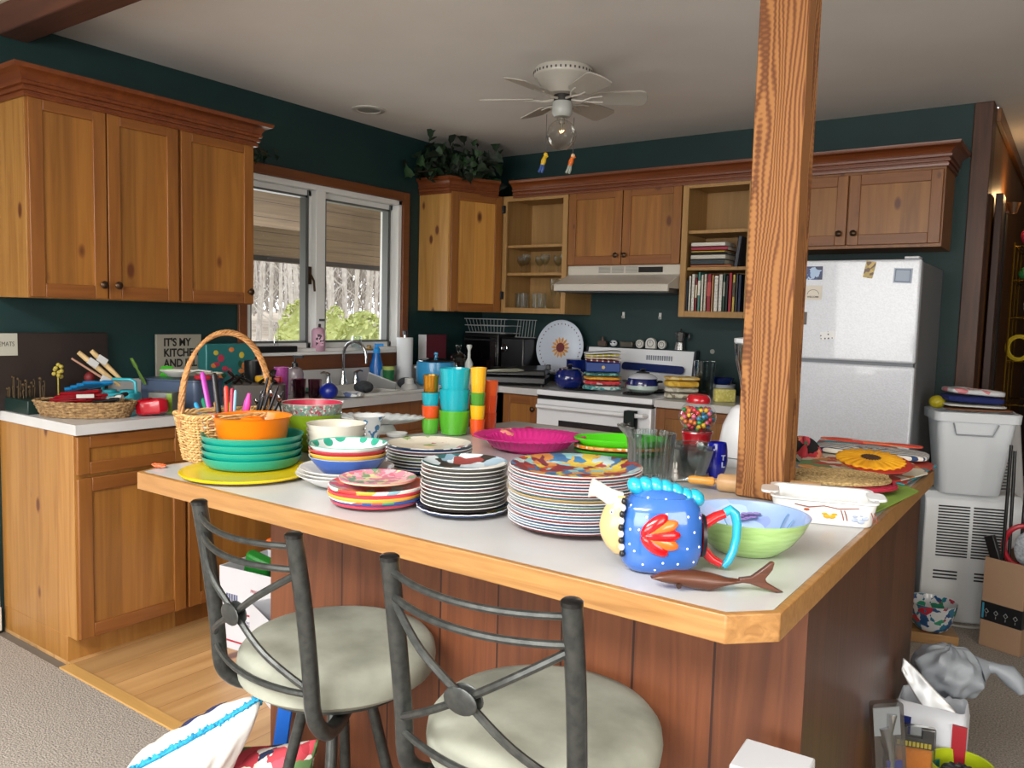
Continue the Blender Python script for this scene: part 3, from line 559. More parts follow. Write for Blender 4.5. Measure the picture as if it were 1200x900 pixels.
# ---- footed cup, leaf dish, small dish
q,_=spot(432,515); b=B(); R=wid(38,q)/2; hh=wid(29,q)
b.lathe([(0,.002),(R*.60,0),(R*.62,.002),(R*.66,hh*.3),(R*.76,hh*.75),(R*1.02,hh*.98),(R,hh),(R*.72,hh*.75),(R*.6,hh*.3),(0,.006)],40,[0,0,1,1,1,0,0,0,0])
o=b.done('flowered_cup',[mel('#dfe3e6'),cells('blue sprig print',['#dfe3e6','#dfe3e6','#e3e6e8','#3f78a8','#dfe3e6','#5c9ac0','#dfe3e6'],70,distort=.02)]); o.location=q; tag(o,'white flared cup with blue flowers behind the dotted bowls','cup')
q,_=spot(447,507); q2=q; L=wid(52,q)
def leaf(u,v):
    a=2*PI*u; r=v; x=math.cos(a)*r*L*(1 if math.cos(a)>0 else 1.0); y=math.sin(a)*r*L*.55*(1-.25*math.cos(a)); rib=.0022*math.sin(26*a)*v
    return Vector((x,y,.030*v**2+rib+.001))
b=B(); b.grid(leaf,90,8,closed_u=True); b.cyl((0,0,-.028),(0,0,.001),L*.35,L*.25)
b.tube([(-L*.95,0,.032),(-L*1.15,.0,.036),(-L*1.35,.01,.034)],[.012,.010,.007],8)
o=b.done('leaf_dish',noisy('pearly ribbed glaze','#d5dbd9','#c5ccd0',14,rough=.2,bump=.1),solid=.003,fix=False); o.location=UP(q,.030); o.rotation_euler=(0,0,VR); tag(o,'white leaf shaped serving dish with ribbed sides, in front of the sink','serving dish')
q,_=spot(464,512); bowl('small_dish','tiny white dish beside the flowered cup',q,wid(27,q)/2,.014,mel('#dcdedd'),mel('#dcdedd'),rb=.6)
# ---- stack behind the middle
base,_=spot(503,550); R=wid(100,base)/2
u3=['#12244f','#52363e','#222224','#525c3c','#1f2835','#46423c','#122b4f','#162046']
TP=cells('cream plate with pears and checks',['#d9d3c2','#ddd8c9','#d5cfbe','#b0505c','#d9d3c2','#8fa868','#dcd6c8'],30,distort=.03,coat=.4)
for i in range(8):
    lev=7-i
    plate('dinner_plate','cream plate with painted fruit on top of the stack behind the dotted bowls' if i==0 else 'blue and white edged plate, %s of the stack behind the dotted bowls'%ordn(i,8),(base.x,base.y,TOP+.0005+lev*.0084),R*(1.0 if i%3 else .985),.0155,TP if i==0 else mel('#cfd2d2'),mel(u3[i]),cells('checked rim',['#2f4a44','#e6e6e2'],60) if i==0 else mel('#dfe2e4'),'plates in the stack behind the dotted bowls',wall=.0055)
# ---- yellow platter, teal trays, orange bundt mould
q,_=spot(290,556); plate('platter','big round yellow platter under the teal trays',q,wid(150,q)/2,.012,mel('#d8b800'),mel('#d0b000'),mel('#e0c418'),rb=.62,t=.003)
q,_=spot(296,546); R=wid(115,q)/2
for i in range(4):
    bowl('round_tray','round teal tray, %s of the teal stack'%(['lowest','second from the bottom','second from the top','topmost'][i]),(q.x,q.y,TOP+.0045+i*.0195),R*(.985 if i<3 else 1.0),.029,mel('#0f9282',.3),mel('#0e8f80',.3),mel('#1ba493',.3),'stacked teal trays',rb=.84,curve=.5,t=.003,cat='tray')
zt=TOP+.0045+3*.0195+.0045; R=wid(88,q)/2
t=thing('bundt_mould','orange silicone bundt mould on top of the teal trays','mould',(q.x,q.y,zt)); h=.073
b=B(); pr=[(.02,.0),(R*.84,0),(R*.97,h*.95),(R*1.0,h),(R*1.02,h+.002),(R*.95,h*.98),(R*.80,.006),(R*.45,.003),(R*.30,h*.9),(R*.24,h*.95),(R*.18,h*.9),(.02,.0)]
b.lathe(pr,96,wob=lambda a,j:1+.05*math.sin(8*a) if j in(6,7) else (1+.012*math.sin(8*a) if j in(1,) else 1)); ORG=P('#e8780c',.3,coat=.3); b.done('mould_shell',ORG,t)
b=B(); b.lathe([(R*.30,h*.86),(R*.27,h*.93),(R*.23,h*.96),(R*.17,h*.93)],48,wob=lambda a,j:1+.10*math.sin(6*a)); b.done('centre_rim',ORG,t)
# orange curl of ribbon by the basket
q,_=spot(186,548); b=B(); rnd=random.Random(5); pts=[]
for i in range(60): a=i*.75; pts.append((.028*math.cos(a)*(.4+.6*rnd.random()),.016*math.sin(a)*(.4+.6*rnd.random()),.004+.005*rnd.random()))
b.tube(pts,.0013,5); o=b.done('ribbon_curl',P('#d9683a',.4)); o.location=q; tag(o,'tangle of thin orange ribbon on the island corner by the basket','ribbon')
# ---- wicker basket with arched handle and tools
WIC=noisy('pale willow','#a98048','#d9b47a',60,rough=.6,bump=.3,stretch=(1,1,3)); WIC2=noisy('brown willow','#8f6236','#b98750',50,rough=.6,bump=.3,stretch=(1,1,3))
def wicker(b,fn,rows,n,H_,amp=.0035,r=.0032,m=0):
    """fn(t,z)->(x,y) outline; rows of weavers passing in and out of stakes"""
    for k in range(rows):
        z=H_*(k+.5)/rows; pts=[]
        for i in range(n*4):
            tt=i/(n*4); x,y=fn(tt,z/H_); x2,y2=fn(tt+.002,z/H_); nx,ny=(y2-y),-(x2-x); L=math.hypot(nx,ny) or 1
            a=amp*math.sin(2*PI*n/2*tt+(PI if k%2 else 0)); pts.append((x+nx/L*a,y+ny/L*a,z+.0006*math.sin(i*1.3+k)))
        b.tube(pts,r,5,m,closed=True)
    for i in range(n):
        tt=(i+.5)/n; p0=fn(tt,0); p1=fn(tt,1); b.tube([(p0[0],p0[1],0),(p1[0],p1[1],H_)],r*.8,5,m)
def rrect(w0,d0,w1,d1):
    def f(t,k):
        w=w0+(w1-w0)*k; d=d0+(d1-d0)*k; a=2*PI*t; c,s_=math.cos(a),math.sin(a); e=.42
        return math.copysign(abs(c)**e,c)*w/2,math.copysign(abs(s_)**e,s_)*d/2
    return f
q,_=spot(216,541); q=Vector((q.x+.122*math.cos(VR+.69),q.y+.122*math.sin(VR+.69),TOP)); bk=thing('wicker_basket','pale wicker basket with tall arched handle filled with kitchen tools','basket',(q.x,q.y,TOP+.001),VR+.69)
fw=rrect(.225,.135,.265,.175); b=B(); wicker(b,fw,17,34,.13); b.prism([fw(i/40,0) for i in range(40)],0,.004); b.done('woven_body',WIC,bk)
b=B()
for k in range(3):
    pts=[]
    for i in range(120):
        t_=i/120; x,y=fw(t_,1.02); a=2*PI*t_*14+k*2*PI/3; pts.append((x*(1+.03*math.cos(a)),y*(1+.03*math.cos(a)),.131+.005*math.sin(a)))
    b.tube(pts,.0035,5,closed=True)
b.done('braided_rim',WIC,bk)
b=B()
for k in range(5):
    pts=[]
    for i in range(100):
        t_=i/99; ang=PI*t_; base_=Vector((-.130*math.cos(ang)*1.0,0,.115+.250*math.sin(ang)**.8 if 0<t_<1 else .10)); a=t_*2*PI*7+k*2*PI/5
        pts.append(base_+Vector((.0055*math.cos(a)*abs(math.cos(ang)),.0055*math.sin(a),.0055*math.cos(a)*math.sin(ang))))
    b.tube(pts,.0042,6)
b.done('arched_handle',WIC2,bk)
# tools in the basket: (label, category, build)
def tool(name,label,cat,base,tip,r,mat,kind='rod',group=None,tipmat=None,seg=10):
    base=Vector(base); tip=Vector(tip); base=Vector((q.x+.45*(tip.x-q.x),q.y+.6*(tip.y-q.y),TOP+.014)); d=tip-base; b=B()
    if kind=='rod': b.tube([base,base+d*.5,base+d*.96,tip],[r*.85,r,r,r*.55],seg,flat=.8)
    elif kind=='flat': b.tube([base,base+d*.45,base+d*.5,base+d*.94,tip],[r*.4,r*.4,r,r*1.1,r*.7],12,flat=.28)
    elif kind=='knob': b.tube([base,base+d*.6,base+d*.7,base+d*.85,tip],[r*.3,r*.3,r,r*1.05,r*.45],12)
    o=b.done(name,mat); return tag(o,label,cat,group)
def bp(px,py,dy=0): return at(px,py,y=q.y+dy)       # point above the basket at its own depth
bz=TOP+.10
for nm,lb,ct,b0,tp,r,mt,kd in [
 ('spatula','purple handled spatula standing in the wicker basket','spatula',(226,480),(237,436),.0085,P('#a83aa0',.35),'rod'),
 ('marker','green capped tool low in the wicker basket','tool',(232,486),(238,467),.008,P('#0f7a58',.35),'rod'),
 ('spatula','blue handled tool at the left of the wicker basket','spatula',(228,486),(229,472),.007,P('#2f8fc0',.35),'rod'),
 ('knife','black handled slicer leaning right in the wicker basket','knife',(240,492),(251,437),.009,P('#1b1c1e',.35),'rod'),
 ('scissors','red and orange handled scissors in the wicker basket','scissors',(250,490),(265,452),.008,P('#d93a2c',.35),'rod'),
 ('peeler','orange handled peeler beside the red scissors','peeler',(246,492),(253,470),.008,P('#e0922a',.35),'rod'),
 ('peeler','dark red handled peeler right in the wicker basket','peeler',(262,484),(272,455),.006,P('#b52344',.35),'rod'),
 ('spreader','pale blue handled spreader at the right of the basket','spreader',(272,480),(276,457),.005,P('#7fb0c8',.35),'rod'),
 ('kitchen_tool','lime green tool head low in the basket','tool',(272,482),(271,470),.007,P('#7aa83a',.4),'rod'),
 ('scoop','pink and white round ended scoop standing in the basket','scoop',(288,482),(292,461),.010,P('#c93f98',.35),'knob')]:
    tool(nm,lb,ct,bp(*b0,dy=.02),bp(*tp,dy=.03),r,mt,kd)
for i,(x0,x1,y1) in enumerate([(300,318,430),(304,322,438),(310,330,440),(298,311,446),(316,336,446)]):
    tool('serving_tool','black handled serving tool at the right of the basket, %s'%['tallest','next to the tallest','by the purple tumbler','short and leftmost','rightmost'][i],'utensil',bp(x0-14,484,.10),bp(x1-4,y1+12,.10),.0045,P('#26262a',.2,.6),'rod')
for i,(x,y) in enumerate([(312,466),(322,462),(332,468),(306,472)]):
    p_=bp(x-5,y,.09); b=B(); b.ball((0,0,0),(.010,.006,.016),0,12,8); b.cyl((0,0,-(p_.z-TOP-.03)),(0,0,-.012),.003); o=b.done('steel_spoon',P('#8d8f92',.12,1)); o.location=p_; o.rotation_euler=(.2*i,.3,0); tag(o,'shiny steel spoon bowl sticking up at the right of the wicker basket','spoon','shiny steel spoons at the right of the wicker basket')
# ---- stacked tumblers
def tumbler(label,Pt,R,h,col,group,facet=True,mat=None):
    prof=[(0,.002),(R*.70,0),(R*.80,.004),(R*.90,h*.45),(R*.97,h*.9),(R,h),(R-.0022,h),(R*.94-.0022,h*.85),(R*.84-.002,h*.4),(R*.72,.008),(0,.007)]
    b=B(); b.lathe(prof,48,wob=(lambda a,j:1+.018*abs(math.sin(6*a)) if j in(2,3) else 1) if facet else None); o=b.done('tumbler',mat or P(col,.22,coat=.4),smooth=35); o.location=Pt; return tag(o,label,'tumbler',group)
q,_=spot(532,509); R=wid(37,q)/2; pz=wid(24.3,q)
for i,(c,w) in enumerate([('#55b02c','lime green'),('#17a6b6','turquoise'),('#17a6b6','turquoise')]):
    tumbler('large %s tumbler, %s of the wide tumbler stack'%(w,['lowest','middle','topmost'][i]),UP(q,.0005+i*pz),R,wid(29,q),c,'large tumblers')
for (px,py,w,cols,nm) in [(504,508,22,[('#5bb234','lime green',14.5),('#e2521c','orange',15),('#19a3b5','turquoise',15),('#c98422','metallic gold',24)],'left'),(559,511,19,[('#e2521c','orange',16.5),('#e9b41a','yellow',16),('#4c8f2c','green',15),('#e9ac1c','tall yellow',33)],'right'),(573,507,18,[('#bf3f16','deep orange',20),('#d64a1c','orange',20),('#e45a24','bright orange',21)],'rightmost')]:
    q,_=spot(px,py); z=0
    for i,(c,wd,hp) in enumerate(cols):
        hh=wid(hp,q); last=i==len(cols)-1
        tumbler('%s tumbler, %s of the %s slim tumbler stack'%(wd,['lowest','second from the bottom','third from the bottom' if not last else 'topmost','topmost'][i],nm),UP(q,.0005+z),wid(w,q)/2*(.95 if not last else (.86 if nm=='left' else 1))*(1+.04*i if nm=='rightmost' else 1),hh+(0 if last else .012),c,'slim tumblers, %s stack'%nm,mat=P('#c98a2a',.25,.8) if 'gold' in wd else None); z+=hh
# ---- pink platter, lime trays
q,_=spot(620,528); R=wid(126,q)/2; q=Vector((q.x,q.y-.0,TOP))
def ruff(a,j): return 1+(.055*abs(math.sin(23*a)) if 3<=j<=7 else 0)
t=thing('divided_platter','large hot pink divided platter with ruffled rim','platter',(q.x,q.y,TOP+.001)); PK=P('#c8237f',.35,coat=.15)
b=B(); b.lathe([(0,.010),(R*.66,.010),(R*.74,.020),(R*.80,.040),(R*.99,.047),(R,.049),(R*.99,.0505),(R*.79,.044),(R*.72,.024),(R*.65,.0135),(0,.0135)],184,wob=ruff,sy=.90); b.cyl((0,0,0),(0,0,.0102),R*.45,R*.5,40); b.done('platter_shell',PK,t,rot=(0,0,VR))
b=B()
def ridge(u,v):
    x=(u-.5)*2*R*.70; y=R*.30*math.sin(PI*(u*1.0))-R*.12; s=v-.5; return Vector((x,y+s*.03,.014+.016*max(0,math.cos(PI*s))))
b.grid(ridge,24,6); b.done('divider',PK,t,rot=(0,0,VR),fix=False)
q,_=spot(716,534)
for i,(c,l) in enumerate([('#2f8a1c','dark green oval tray under the lime one beside the pitcher'),('#4fd015','bright lime oval tray with a roped edge beside the pitcher')]):
    Rr=wid(112,q)/2; o=plate('oval_tray',l,(q.x+.02,q.y+.03,TOP+.001+i*.024),Rr,.016 if i==0 else .030,P(c,.3,coat=.2),P(c,.3,coat=.2),P(c,.3),None,rb=.75,sy=.60,rz=VR,cat='tray',t=.003)
b=B(); pts=[]; ROPE=cells('orange striped rope',['#d98a2a','#e8dccb','#c9701c','#e0a040'],90)
for i in range(160): a=2*PI*i/160; pts.append((Rr*.96*math.cos(a),Rr*.96*.60*math.sin(a),0))
b.tube(pts,.0055,8,closed=True); o=b.done('rope_garland',ROPE); o.location=(q.x+.02,q.y+.03,TOP+.030); o.rotation_euler=(0,0,VR); tag(o,'orange and white striped rope ring between the green trays','rope')
# small red and pink things behind the pink platter
for i,(px,py,c,l) in enumerate([(590,503,'#d98a78','small pink folded napkin behind the pink platter'),(618,501,'#a81c28','small crimson folded napkin behind the pink platter')]):
    p_,_=spot(px,py+17); b=B(); cloth_pad(b,.085,.05,.018,0,.002,i); o=b.done('napkin',P(c,.8)); o.location=(p_.x,p_.y,TOP+.034); o.rotation_euler=(.05,0,VR+.3); o.location.z=TOP+.001; o.scale=(1,1,2.6); tag(o,l,'napkin')
# ---- glassware
q,_=spot(761,564); R=wid(56,q)/2; hh=wid(58,q)
pt=thing('glass_pitcher','ribbed clear glass pitcher with scalloped rim','pitcher',q,VR)
def rib(a,j): return 1+.045*abs(math.sin(11*a))
b=B(); b.lathe([(0,.004),(R*.80,0),(R*.86,.006),(R*.9,hh*.3),(R*.92,hh*.7),(R,hh),(R*.95,hh),(R*.86,hh*.7),(R*.84,hh*.3),(R*.78,.012),(0,.012)],160,wob=rib); b.done('pitcher_body',GLT,pt)
b=B()
def lip(u,v):
    a=PI+(u-.5)*1.3; r=R*(1+.42*v*math.cos((u-.5)*PI)); return Vector((r*math.cos(a),r*math.sin(a),hh-.012+.030*v+.002*math.cos(u*30)))
b.grid(lip,28,8); b.done('spout',GLT,pt,fix=False,solid=.003)
b=B(); b.tube([(R*.9,0,hh*.85),(R*1.3,0,hh*.8),(R*1.42,0,hh*.55),(R*1.25,0,hh*.3),(R*.9,0,hh*.2)],.006,8); b.done('handle',GLT,pt,rot=(0,0,1.9))
q,_=spot(811,558); R=wid(52,q)/2
for i in range(2):
    o=bowl('glass_bowl','cut glass bowl with a zigzag rim, %s of the nested pair'%['outer','inner'][i],(q.x,q.y,TOP+.001+i*.012),R*(1.0-.07*i),.078,GLT,GLT,GLT,'cut glass bowls',rb=.5,curve=.6,t=.004,wob=lambda a,j:1+.04*abs(math.sin(8*a)))
# rabbit shaker
q,_=spot(790,564); rb_=thing('rabbit_shaker','little white rabbit shaker in front of the glass bowls','shaker',q,VR); PW=mel('#e2e2e0')
b=B(); b.ball((0,0,.012),(.011,.010,.013),0,16,10); b.ball((0,0,.028),(.008,.008,.008),0,14,8); b.done('rabbit_body',PW,rb_)
for s_ in (-1,1):
    b=B(); b.ball((s_*.004,0,.043),(.0028,.002,.010),0,10,8); b.done('ear',PW,rb_)
q,_=spot(800,566); b=B(); pts=[(.0,0,.004),(.03,.008,.006),(.055,.02,.014),(.06,.03,.026)]; b.tube(pts,[.0025,.003,.003,.002],8); pts=[(.0,0,.004),(.03,-.004,.006),(.05,.004,.014)]; b.tube(pts,[.0025,.003,.002],8)
o=b.done('steel_tongs',CHROME); o.location=(q.x-.02,q.y,q.z); o.rotation_euler=(0,0,VR); tag(o,'small curved steel tongs by the rabbit shaker','tongs')
# gumball machine
q=Vector((at(817,500,y=-2.20).x,-2.20,TOP+.0005)); s_=wid(1,q)
gz=at(817,488,y=-2.20).z-TOP; GR=s_*21.5; gm=thing('gumball_machine','red gumball machine with a round clear globe of coloured gumballs','gumball machine',q,VR)
REDG=P('#a80f1e',.25,coat=.5); zb=gz-GR*.80
b=B(); b.lathe([(0,0),(GR*.95,0),(GR*.98,.006),(GR*.80,.014),(GR*.74,zb*.5),(GR*.80,zb-.010),(GR*.86,zb-.004),(GR*.84,zb),(0,zb)],40); b.done('base',REDG,gm)
b=B(); b.tube([(GR*.80*math.cos(i*2*PI/40),GR*.80*math.sin(i*2*PI/40),zb+.001) for i in range(40)],.0022,6,closed=True); b.done('steel_ring',CHROME,gm)
b=B(); b.cyl((0,-GR*.70,zb*.5),(0,-GR*.98,zb*.5),.012); b.box(-.012,.012,-GR*1.05,-GR*.96,zb*.5-.003,zb*.5+.003); b.done('coin_knob',CHROME,gm)
b=B(); b.ball((0,0,gz),(GR,GR,GR*.90),0,40,24); b.done('globe',glass('globe glass','#ffffff',.12),gm)
zt=gz+GR*.78
b=B(); b.lathe([(0,zt-.002),(GR*.62,zt-.002),(GR*.66,zt+.002),(GR*.63,zt+.014),(GR*.48,zt+.024),(0,zt+.028)],36); b.done('lid',REDG,gm)
cols=[('#c93a4a','red'),('#d9b02c','yellow'),('#2f9a5c','green'),('#d96a88','pink'),('#d97a3a','orange'),('#2f7aa8','blue')]
gr=.0068*GR/.053*.98; rnd=random.Random(11); pts=[]; tries=0
while len(pts)<150 and tries<60000:
    tries+=1; p_=Vector((rnd.uniform(-1,1),rnd.uniform(-1,1),rnd.uniform(-1,.45)))
    lim=1-gr*1.15/GR
    if p_.length>lim or p_.length<.45: continue
    p_=Vector((p_.x*GR,p_.y*GR,p_.z*GR*.9))
    if all((p_-o_).length>gr*1.98 for o_ in pts): pts.append(p_)
proto={}
for i,p_ in enumerate(pts):
    c,w=cols[i%6]
    if w not in proto:
        b=B(); b.ball((0,0,0),gr,0,14,9); o=b.done('gumball',P(c,.3,coat=.5)); proto[w]=o; tag(o,'%s gumball inside the gumball machine globe'%w,'gumball','%s gumballs'%w)
    else: o=proto[w].copy(); COL.objects.link(o)
    o.location=q+Rz(VR)@p_+Vector((0,0,gz))
# blue cup
q,_=spot(839,559); R=wid(24,q)/2; hh=wid(41,q); t=thing('stemless_cup','cobalt blue stemless cup with white lettering beside the gumball machine','cup',q,VR)
b=B(); b.lathe([(0,.001),(R*.66,0),(R*.95,hh*.28),(R*1.05,hh*.5),(R,hh*.8),(R*.88,hh),(R*.84,hh),(R*.95,hh*.8),(R*.98,hh*.5),(0,.01)],36); b.done('cup_body',P('#10188a',.15,coat=.5),t)
text('T\nL',.020,(R*.35,-R*1.02,hh*.5),(PI/2,0,.3),mel('#b8c0e0'),t,ext=.0008)
# rolling pin, half hidden behind the post
a_,_=spot(806,572); b_,_=spot(864,578); d=(b_-a_).normalized(); d.z=0; ang=math.atan2(d.y,d.x)
rp=thing('rolling_pin','wooden rolling pin with amber handle lying against the post','rolling pin',(a_.x,a_.y,TOP+.024),ang)
b=B(); MY=RY(PI/2)
b.lathe([(0,0),(.008,.001),(.011,.01),(.0105,.04),(.012,.062),(.008,.068),(0,.069)],24,M=MY); b.done('handle',wood('amber lacquered handle','#c9872e','#dba043','X',knot=0,coat=.5),rp)
b=B(); b.lathe([(0,.075),(.018,.075),(.0225,.082),(.0235,.10),(.0235,.30),(.0225,.322),(0,.325)],32,M=MY); b.lathe([(0,.069),(.006,.069),(.006,.076),(0,.076)],12,M=MY); b.done('roller',wood('pale maple roller','#b98f62','#cba577','X',knot=0),rp)
# ---- big bowl
q,_=spot(874,644); R=wid(141,q)/2
BL=cells('watercolour blue inside',['#8fa9d6','#9db6dd','#86a2d0','#a6c0e0','#93aed8','#8a9fd2','#a9b6dc','#9ab7d8'],9,distort=.12,coat=.5,rough=.2)
GRN=noisy('brushed lime glaze','#98bf70','#abcf86',18,rough=.2,stretch=(1,1,8),bump=.1,coat=.5)
b=B(); hb=.069
prof=[(0,.002),(R*.5,0),(R*.55,.003),(R*.75,hb*.33),(R*.9,hb*.68),(R*.99,hb),(R,hb+.003),(R*.975,hb+.002),(R*.88,hb*.7),(R*.72,hb*.36),(R*.5,.010),(0,.008)]
bw=thing('serving_bowl','large serving bowl, green outside and blue inside, by the post','bowl',q,VR)
b.lathe(prof,72,[1,1,1,1,1,1,0,0,0,0,0]); b.done('bowl_shell',[BL,GRN],bw)
def inner(phi,k):       # a point a hair above the inside surface
    r=R*(.5+.44*k); z=.010+(hb-.010)*(k**1.25)*.93+.0045; return Vector((r*math.cos(phi),r*math.sin(phi),z))
PUR=mel('#8f7ab8'); 
b=B()
for i,(dp,dk) in enumerate([(0,0),(.07,.08),(.12,-.04),(.18,.06),(.20,-.08),(.27,.0),(-.06,.1),(.32,-.1)]): b.ball(inner(1.15+dp*1.0,.62+dk),(.0085,.0085,.002),0,12,6)
b.done('painted_grapes',PUR,bw)
b=B(); b.ball(inner(.25,.40),(.007,.007,.0018),0,12,6); b.done('painted_lemon',mel('#c9c96a'),bw)
b=B()
for ph,k0,k1,w_ in [(.1,.2,.8,.3),(.35,.3,.9,.25),(2.3,.2,.9,.3),(2.6,.3,.95,-.2),(1.7,.1,.6,.3)]:
    b.tube([inner(ph+w_*math.sin(t_*2)*.4,k0+(k1-k0)*t_)-Vector((0,0,.001)) for t_ in [i/12 for i in range(13)]],.0012,5)
b.done('painted_lines',mel('#5f8fb8'),bw)
# ---- fish teapot
q,_=spot(772,667); s_=wid(1,q); tp=thing('fish_teapot','blue fish shaped teapot with white dots and red fin','teapot',(q.x,q.y,TOP+.0005),VR)
BLU=dots('periwinkle glaze with white dots','#3465b4','#e8eef4',52,.17,rand=.5); BLP=P('#3465b4',.18,coat=.6)
def px(x,y): return (x-772)*s_,(676-y)*s_      # teapot profile measured on its front face
DY=.72
# body: stacked horizontal superellipses, left and right edges read off the outline
lv=[(676,745,795),(673,733,806),(665,727,816),(650,723,820),(630,722.5,820),(612,724,819),(600,727,816),(592,733,811),(588,737,808)]
def body(u,v):
    f=v*(len(lv)-1); i=min(int(f),len(lv)-2); w=f-i; y,l,r_=[lv[i][k]*(1-w)+lv[i+1][k]*w for k in range(3)]
    x0,z=px(l,y); x1,_z=px(r_,y); c=(x0+x1)/2; h=(x1-x0)/2; a=2*PI*u; e=.8; cc,ss=math.cos(a),math.sin(a)
    return Vector((c+math.copysign(abs(cc)**e,cc)*h,math.copysign(abs(ss)**e,ss)*h*DY,max(z,0)))
b=B(); b.grid(body,56,28,closed_u=True); n_=29
b.f.append(tuple(i*n_ for i in range(56))[::-1]); b.m.append(0); b.f.append(tuple(i*n_+28 for i in range(56))); b.m.append(0)
b.done('teapot_body',BLP,tp)
b=B()
for x,y in [(734,597),(742,622),(733,623),(738,647),(750,607),(748,662),(762,668),(772,603),(797,606),(812,609),(805,624),(797,642),(812,642),(787,660),(806,659),(770,659),(733,640)]:
    X,Z=px(x,y); 
    if not lv[0][1]<0: 
        # depth of the body surface at this x,z
        f=None
        for i in range(len(lv)-1):
            if lv[i+1][0]<=y<=lv[i][0]: w=(lv[i][0]-y)/(lv[i][0]-lv[i+1][0]); l=lv[i][1]*(1-w)+lv[i+1][1]*w; r_=lv[i][2]*(1-w)+lv[i+1][2]*w; f=(l,r_)
        if f:
            c=((f[0]+f[1])/2-772)*s_; h=(f[1]-f[0])/2*s_; k=min(.985,abs((X-c)/h)); yy=-h*DY*(1-k**2.5)**(.4); b.ball((X,yy,Z),(.0022,.0012,.0022),0,8,6)
b.done('white_dots',mel('#e9edf2'),tp)
# lid with turquoise crest
b=B(); x0,zl=px(739,595); x1,_z=px(808,595); hl=(x1-x0)/2; cl_=(x0+x1)/2
tilt=RY(.12)
b.lathe([(0,-.006),(hl*1.0,-.004),(hl*1.05,.001),(hl*1.0,.007),(hl*.82,.018),(hl*.45,.023),(0,.024)],48,sy=.72); ld=b.done('lid',BLP,tp,loc=(cl_,0,zl),rot=(0,.10,0))
b=B()
for i in range(7):
    t_=i/6; x=-hl*.98+t_*hl*2.06; z=.013+.012*math.sin(PI*min(1,t_*.9+.22)); b.ball((x,0,z),(hl*.27,.019,.0165),0,16,12,M=RY(-.9))
b.done('crest',P('#20a5c4',.2,coat=.6),ld)
b=B()
for x,y in [(-.62,.008),(-.05,.010),(.6,.010)]: b.ball((hl*x,-hl*.66*(1-abs(x)**2*.5),y),(.0022,.0016,.0022),0,8,6)
b.done('white_dots',mel('#e9edf2'),ld)
# face: tan crescent with black and white scalloped collar, white snout spout
b=B()
fx=[(588,716,728),(600,709,727),(612,703.5,726),(625,701,725),(637,703,725),(648,709,726),(657,718,728)]
def face(u,v):
    f=v*(len(fx)-1); i=min(int(f),len(fx)-2); w=f-i; y,l,r_=[fx[i][k]*(1-w)+fx[i+1][k]*w for k in range(3)]
    X0,Z=px(l,y); X1,_z=px(r_,y); a=PI*u-PI/2; return Vector((X1-(X1-X0)*math.cos(a),-.030*math.sin(a)*-1*(.55+.45*math.sin(PI*v)),Z))
b.grid(face,20,20); b.done('face',P('#cfae78',.3,coat=.4),tp,fix=False,solid=.002)
b=B()
for i in range(9):
    y=592+i*7.6; 
    for l0 in (725,):
        X,Z=px(725.5-(2.5*math.sin(PI*i/8)),y); b.ball((X,-.030,Z),(.0052,.006,.0062),i%2,10,8)
b.done('collar',[P('#17181c',.3),mel('#e0e0dc')],tp)
b=B(); X,Z=px(713,606); b.ball((X,-.022,Z),(.0045,.004,.0052),0,14,8); b.ball((X-.0015,-.0255,Z+.0005),(.0016,.0014,.0016),1,8,6); b.done('eye',[mel('#e9e6dc'),BLACK],tp)
b=B(); p0=px(722,594); p1=px(708,588); p2=px(697,583); p3=px(689,582)
b.tube([(p0[0],0,p0[1]-.004),(p1[0],0,p1[1]-.002),(p2[0],0,p2[1]),(p3[0],0,p3[1]+.001)],[.0175,.0135,.0135,.0175],20); b.done('spout',mel('#d9dcd6'),tp)
# shell shaped red and orange fin
b=B(); FR=P('#c8141c',.2,coat=.5); FO=P('#e8702a',.2,coat=.5); a0=px(743,628)
for i in range(5):
    a=math.radians(-38+19*i)+.05; L_=s_*(42 if i in(1,2,3) else 36)
    c=Vector((a0[0]+math.cos(a)*L_*.56,-.0530 if i==2 else -.0515,a0[1]+math.sin(a)*L_*.52)); b.ball(c,(L_*.52,.010,.0128),(0 if i in (0,2,4) else 1),18,12,M=RY(-a))
b.done('side_fin',[FR,FO],tp)
b=B(); X,Z=px(819.5,632); 
def ring(u,v):
    x,z0=px(818.5+v*4,0); zt=px(0,608+v*2)[1]; zb_=px(0,660)[1]; a=2*PI*u; return Vector((x,.030*math.sin(a),(zt+zb_)/2+(zt-zb_)/2*math.cos(a)))
b.grid(ring,32,2,closed_u=True); n_=3; b.f.append(tuple(i*n_+2 for i in range(32))); b.m.append(0); b.done('tail_band',P('#12141c',.3),tp)
b=B(); A=px(822,620);C1=px(836,612);C2=px(846,608); b.tube([(A[0],0,A[1]-.002),(C1[0],0,C1[1]),(C2[0],0,C2[1])],[.010,.0088,.0078],14); A=px(823,652);C1=px(833,662);C2=px(844,668); b.tube([(A[0],0,A[1]),(C1[0],0,C1[1]),(C2[0],0,C2[1])],[.010,.0080,.0070],14)
b.tube([(px(822,615)[0],0,px(822,615)[1]),(px(823,636)[0],0,px(823,636)[1]),(px(823,656)[0],0,px(823,656)[1])],[.008,.0065,.008],12); hd=b.done('handle',P('#c3131c',.2,coat=.5),tp)
b=B(); b.tube([(px(*c)[0],0,px(*c)[1]) for c in [(846,607),(852,603),(858,608),(861,620),(861,636),(858,652),(853,664),(847,671)]],[.0075,.0082,.0085,.0078,.0074,.0074,.0074,.0065],14); b.done('handle_tip',P('#2aa3c0',.2,coat=.6),hd)
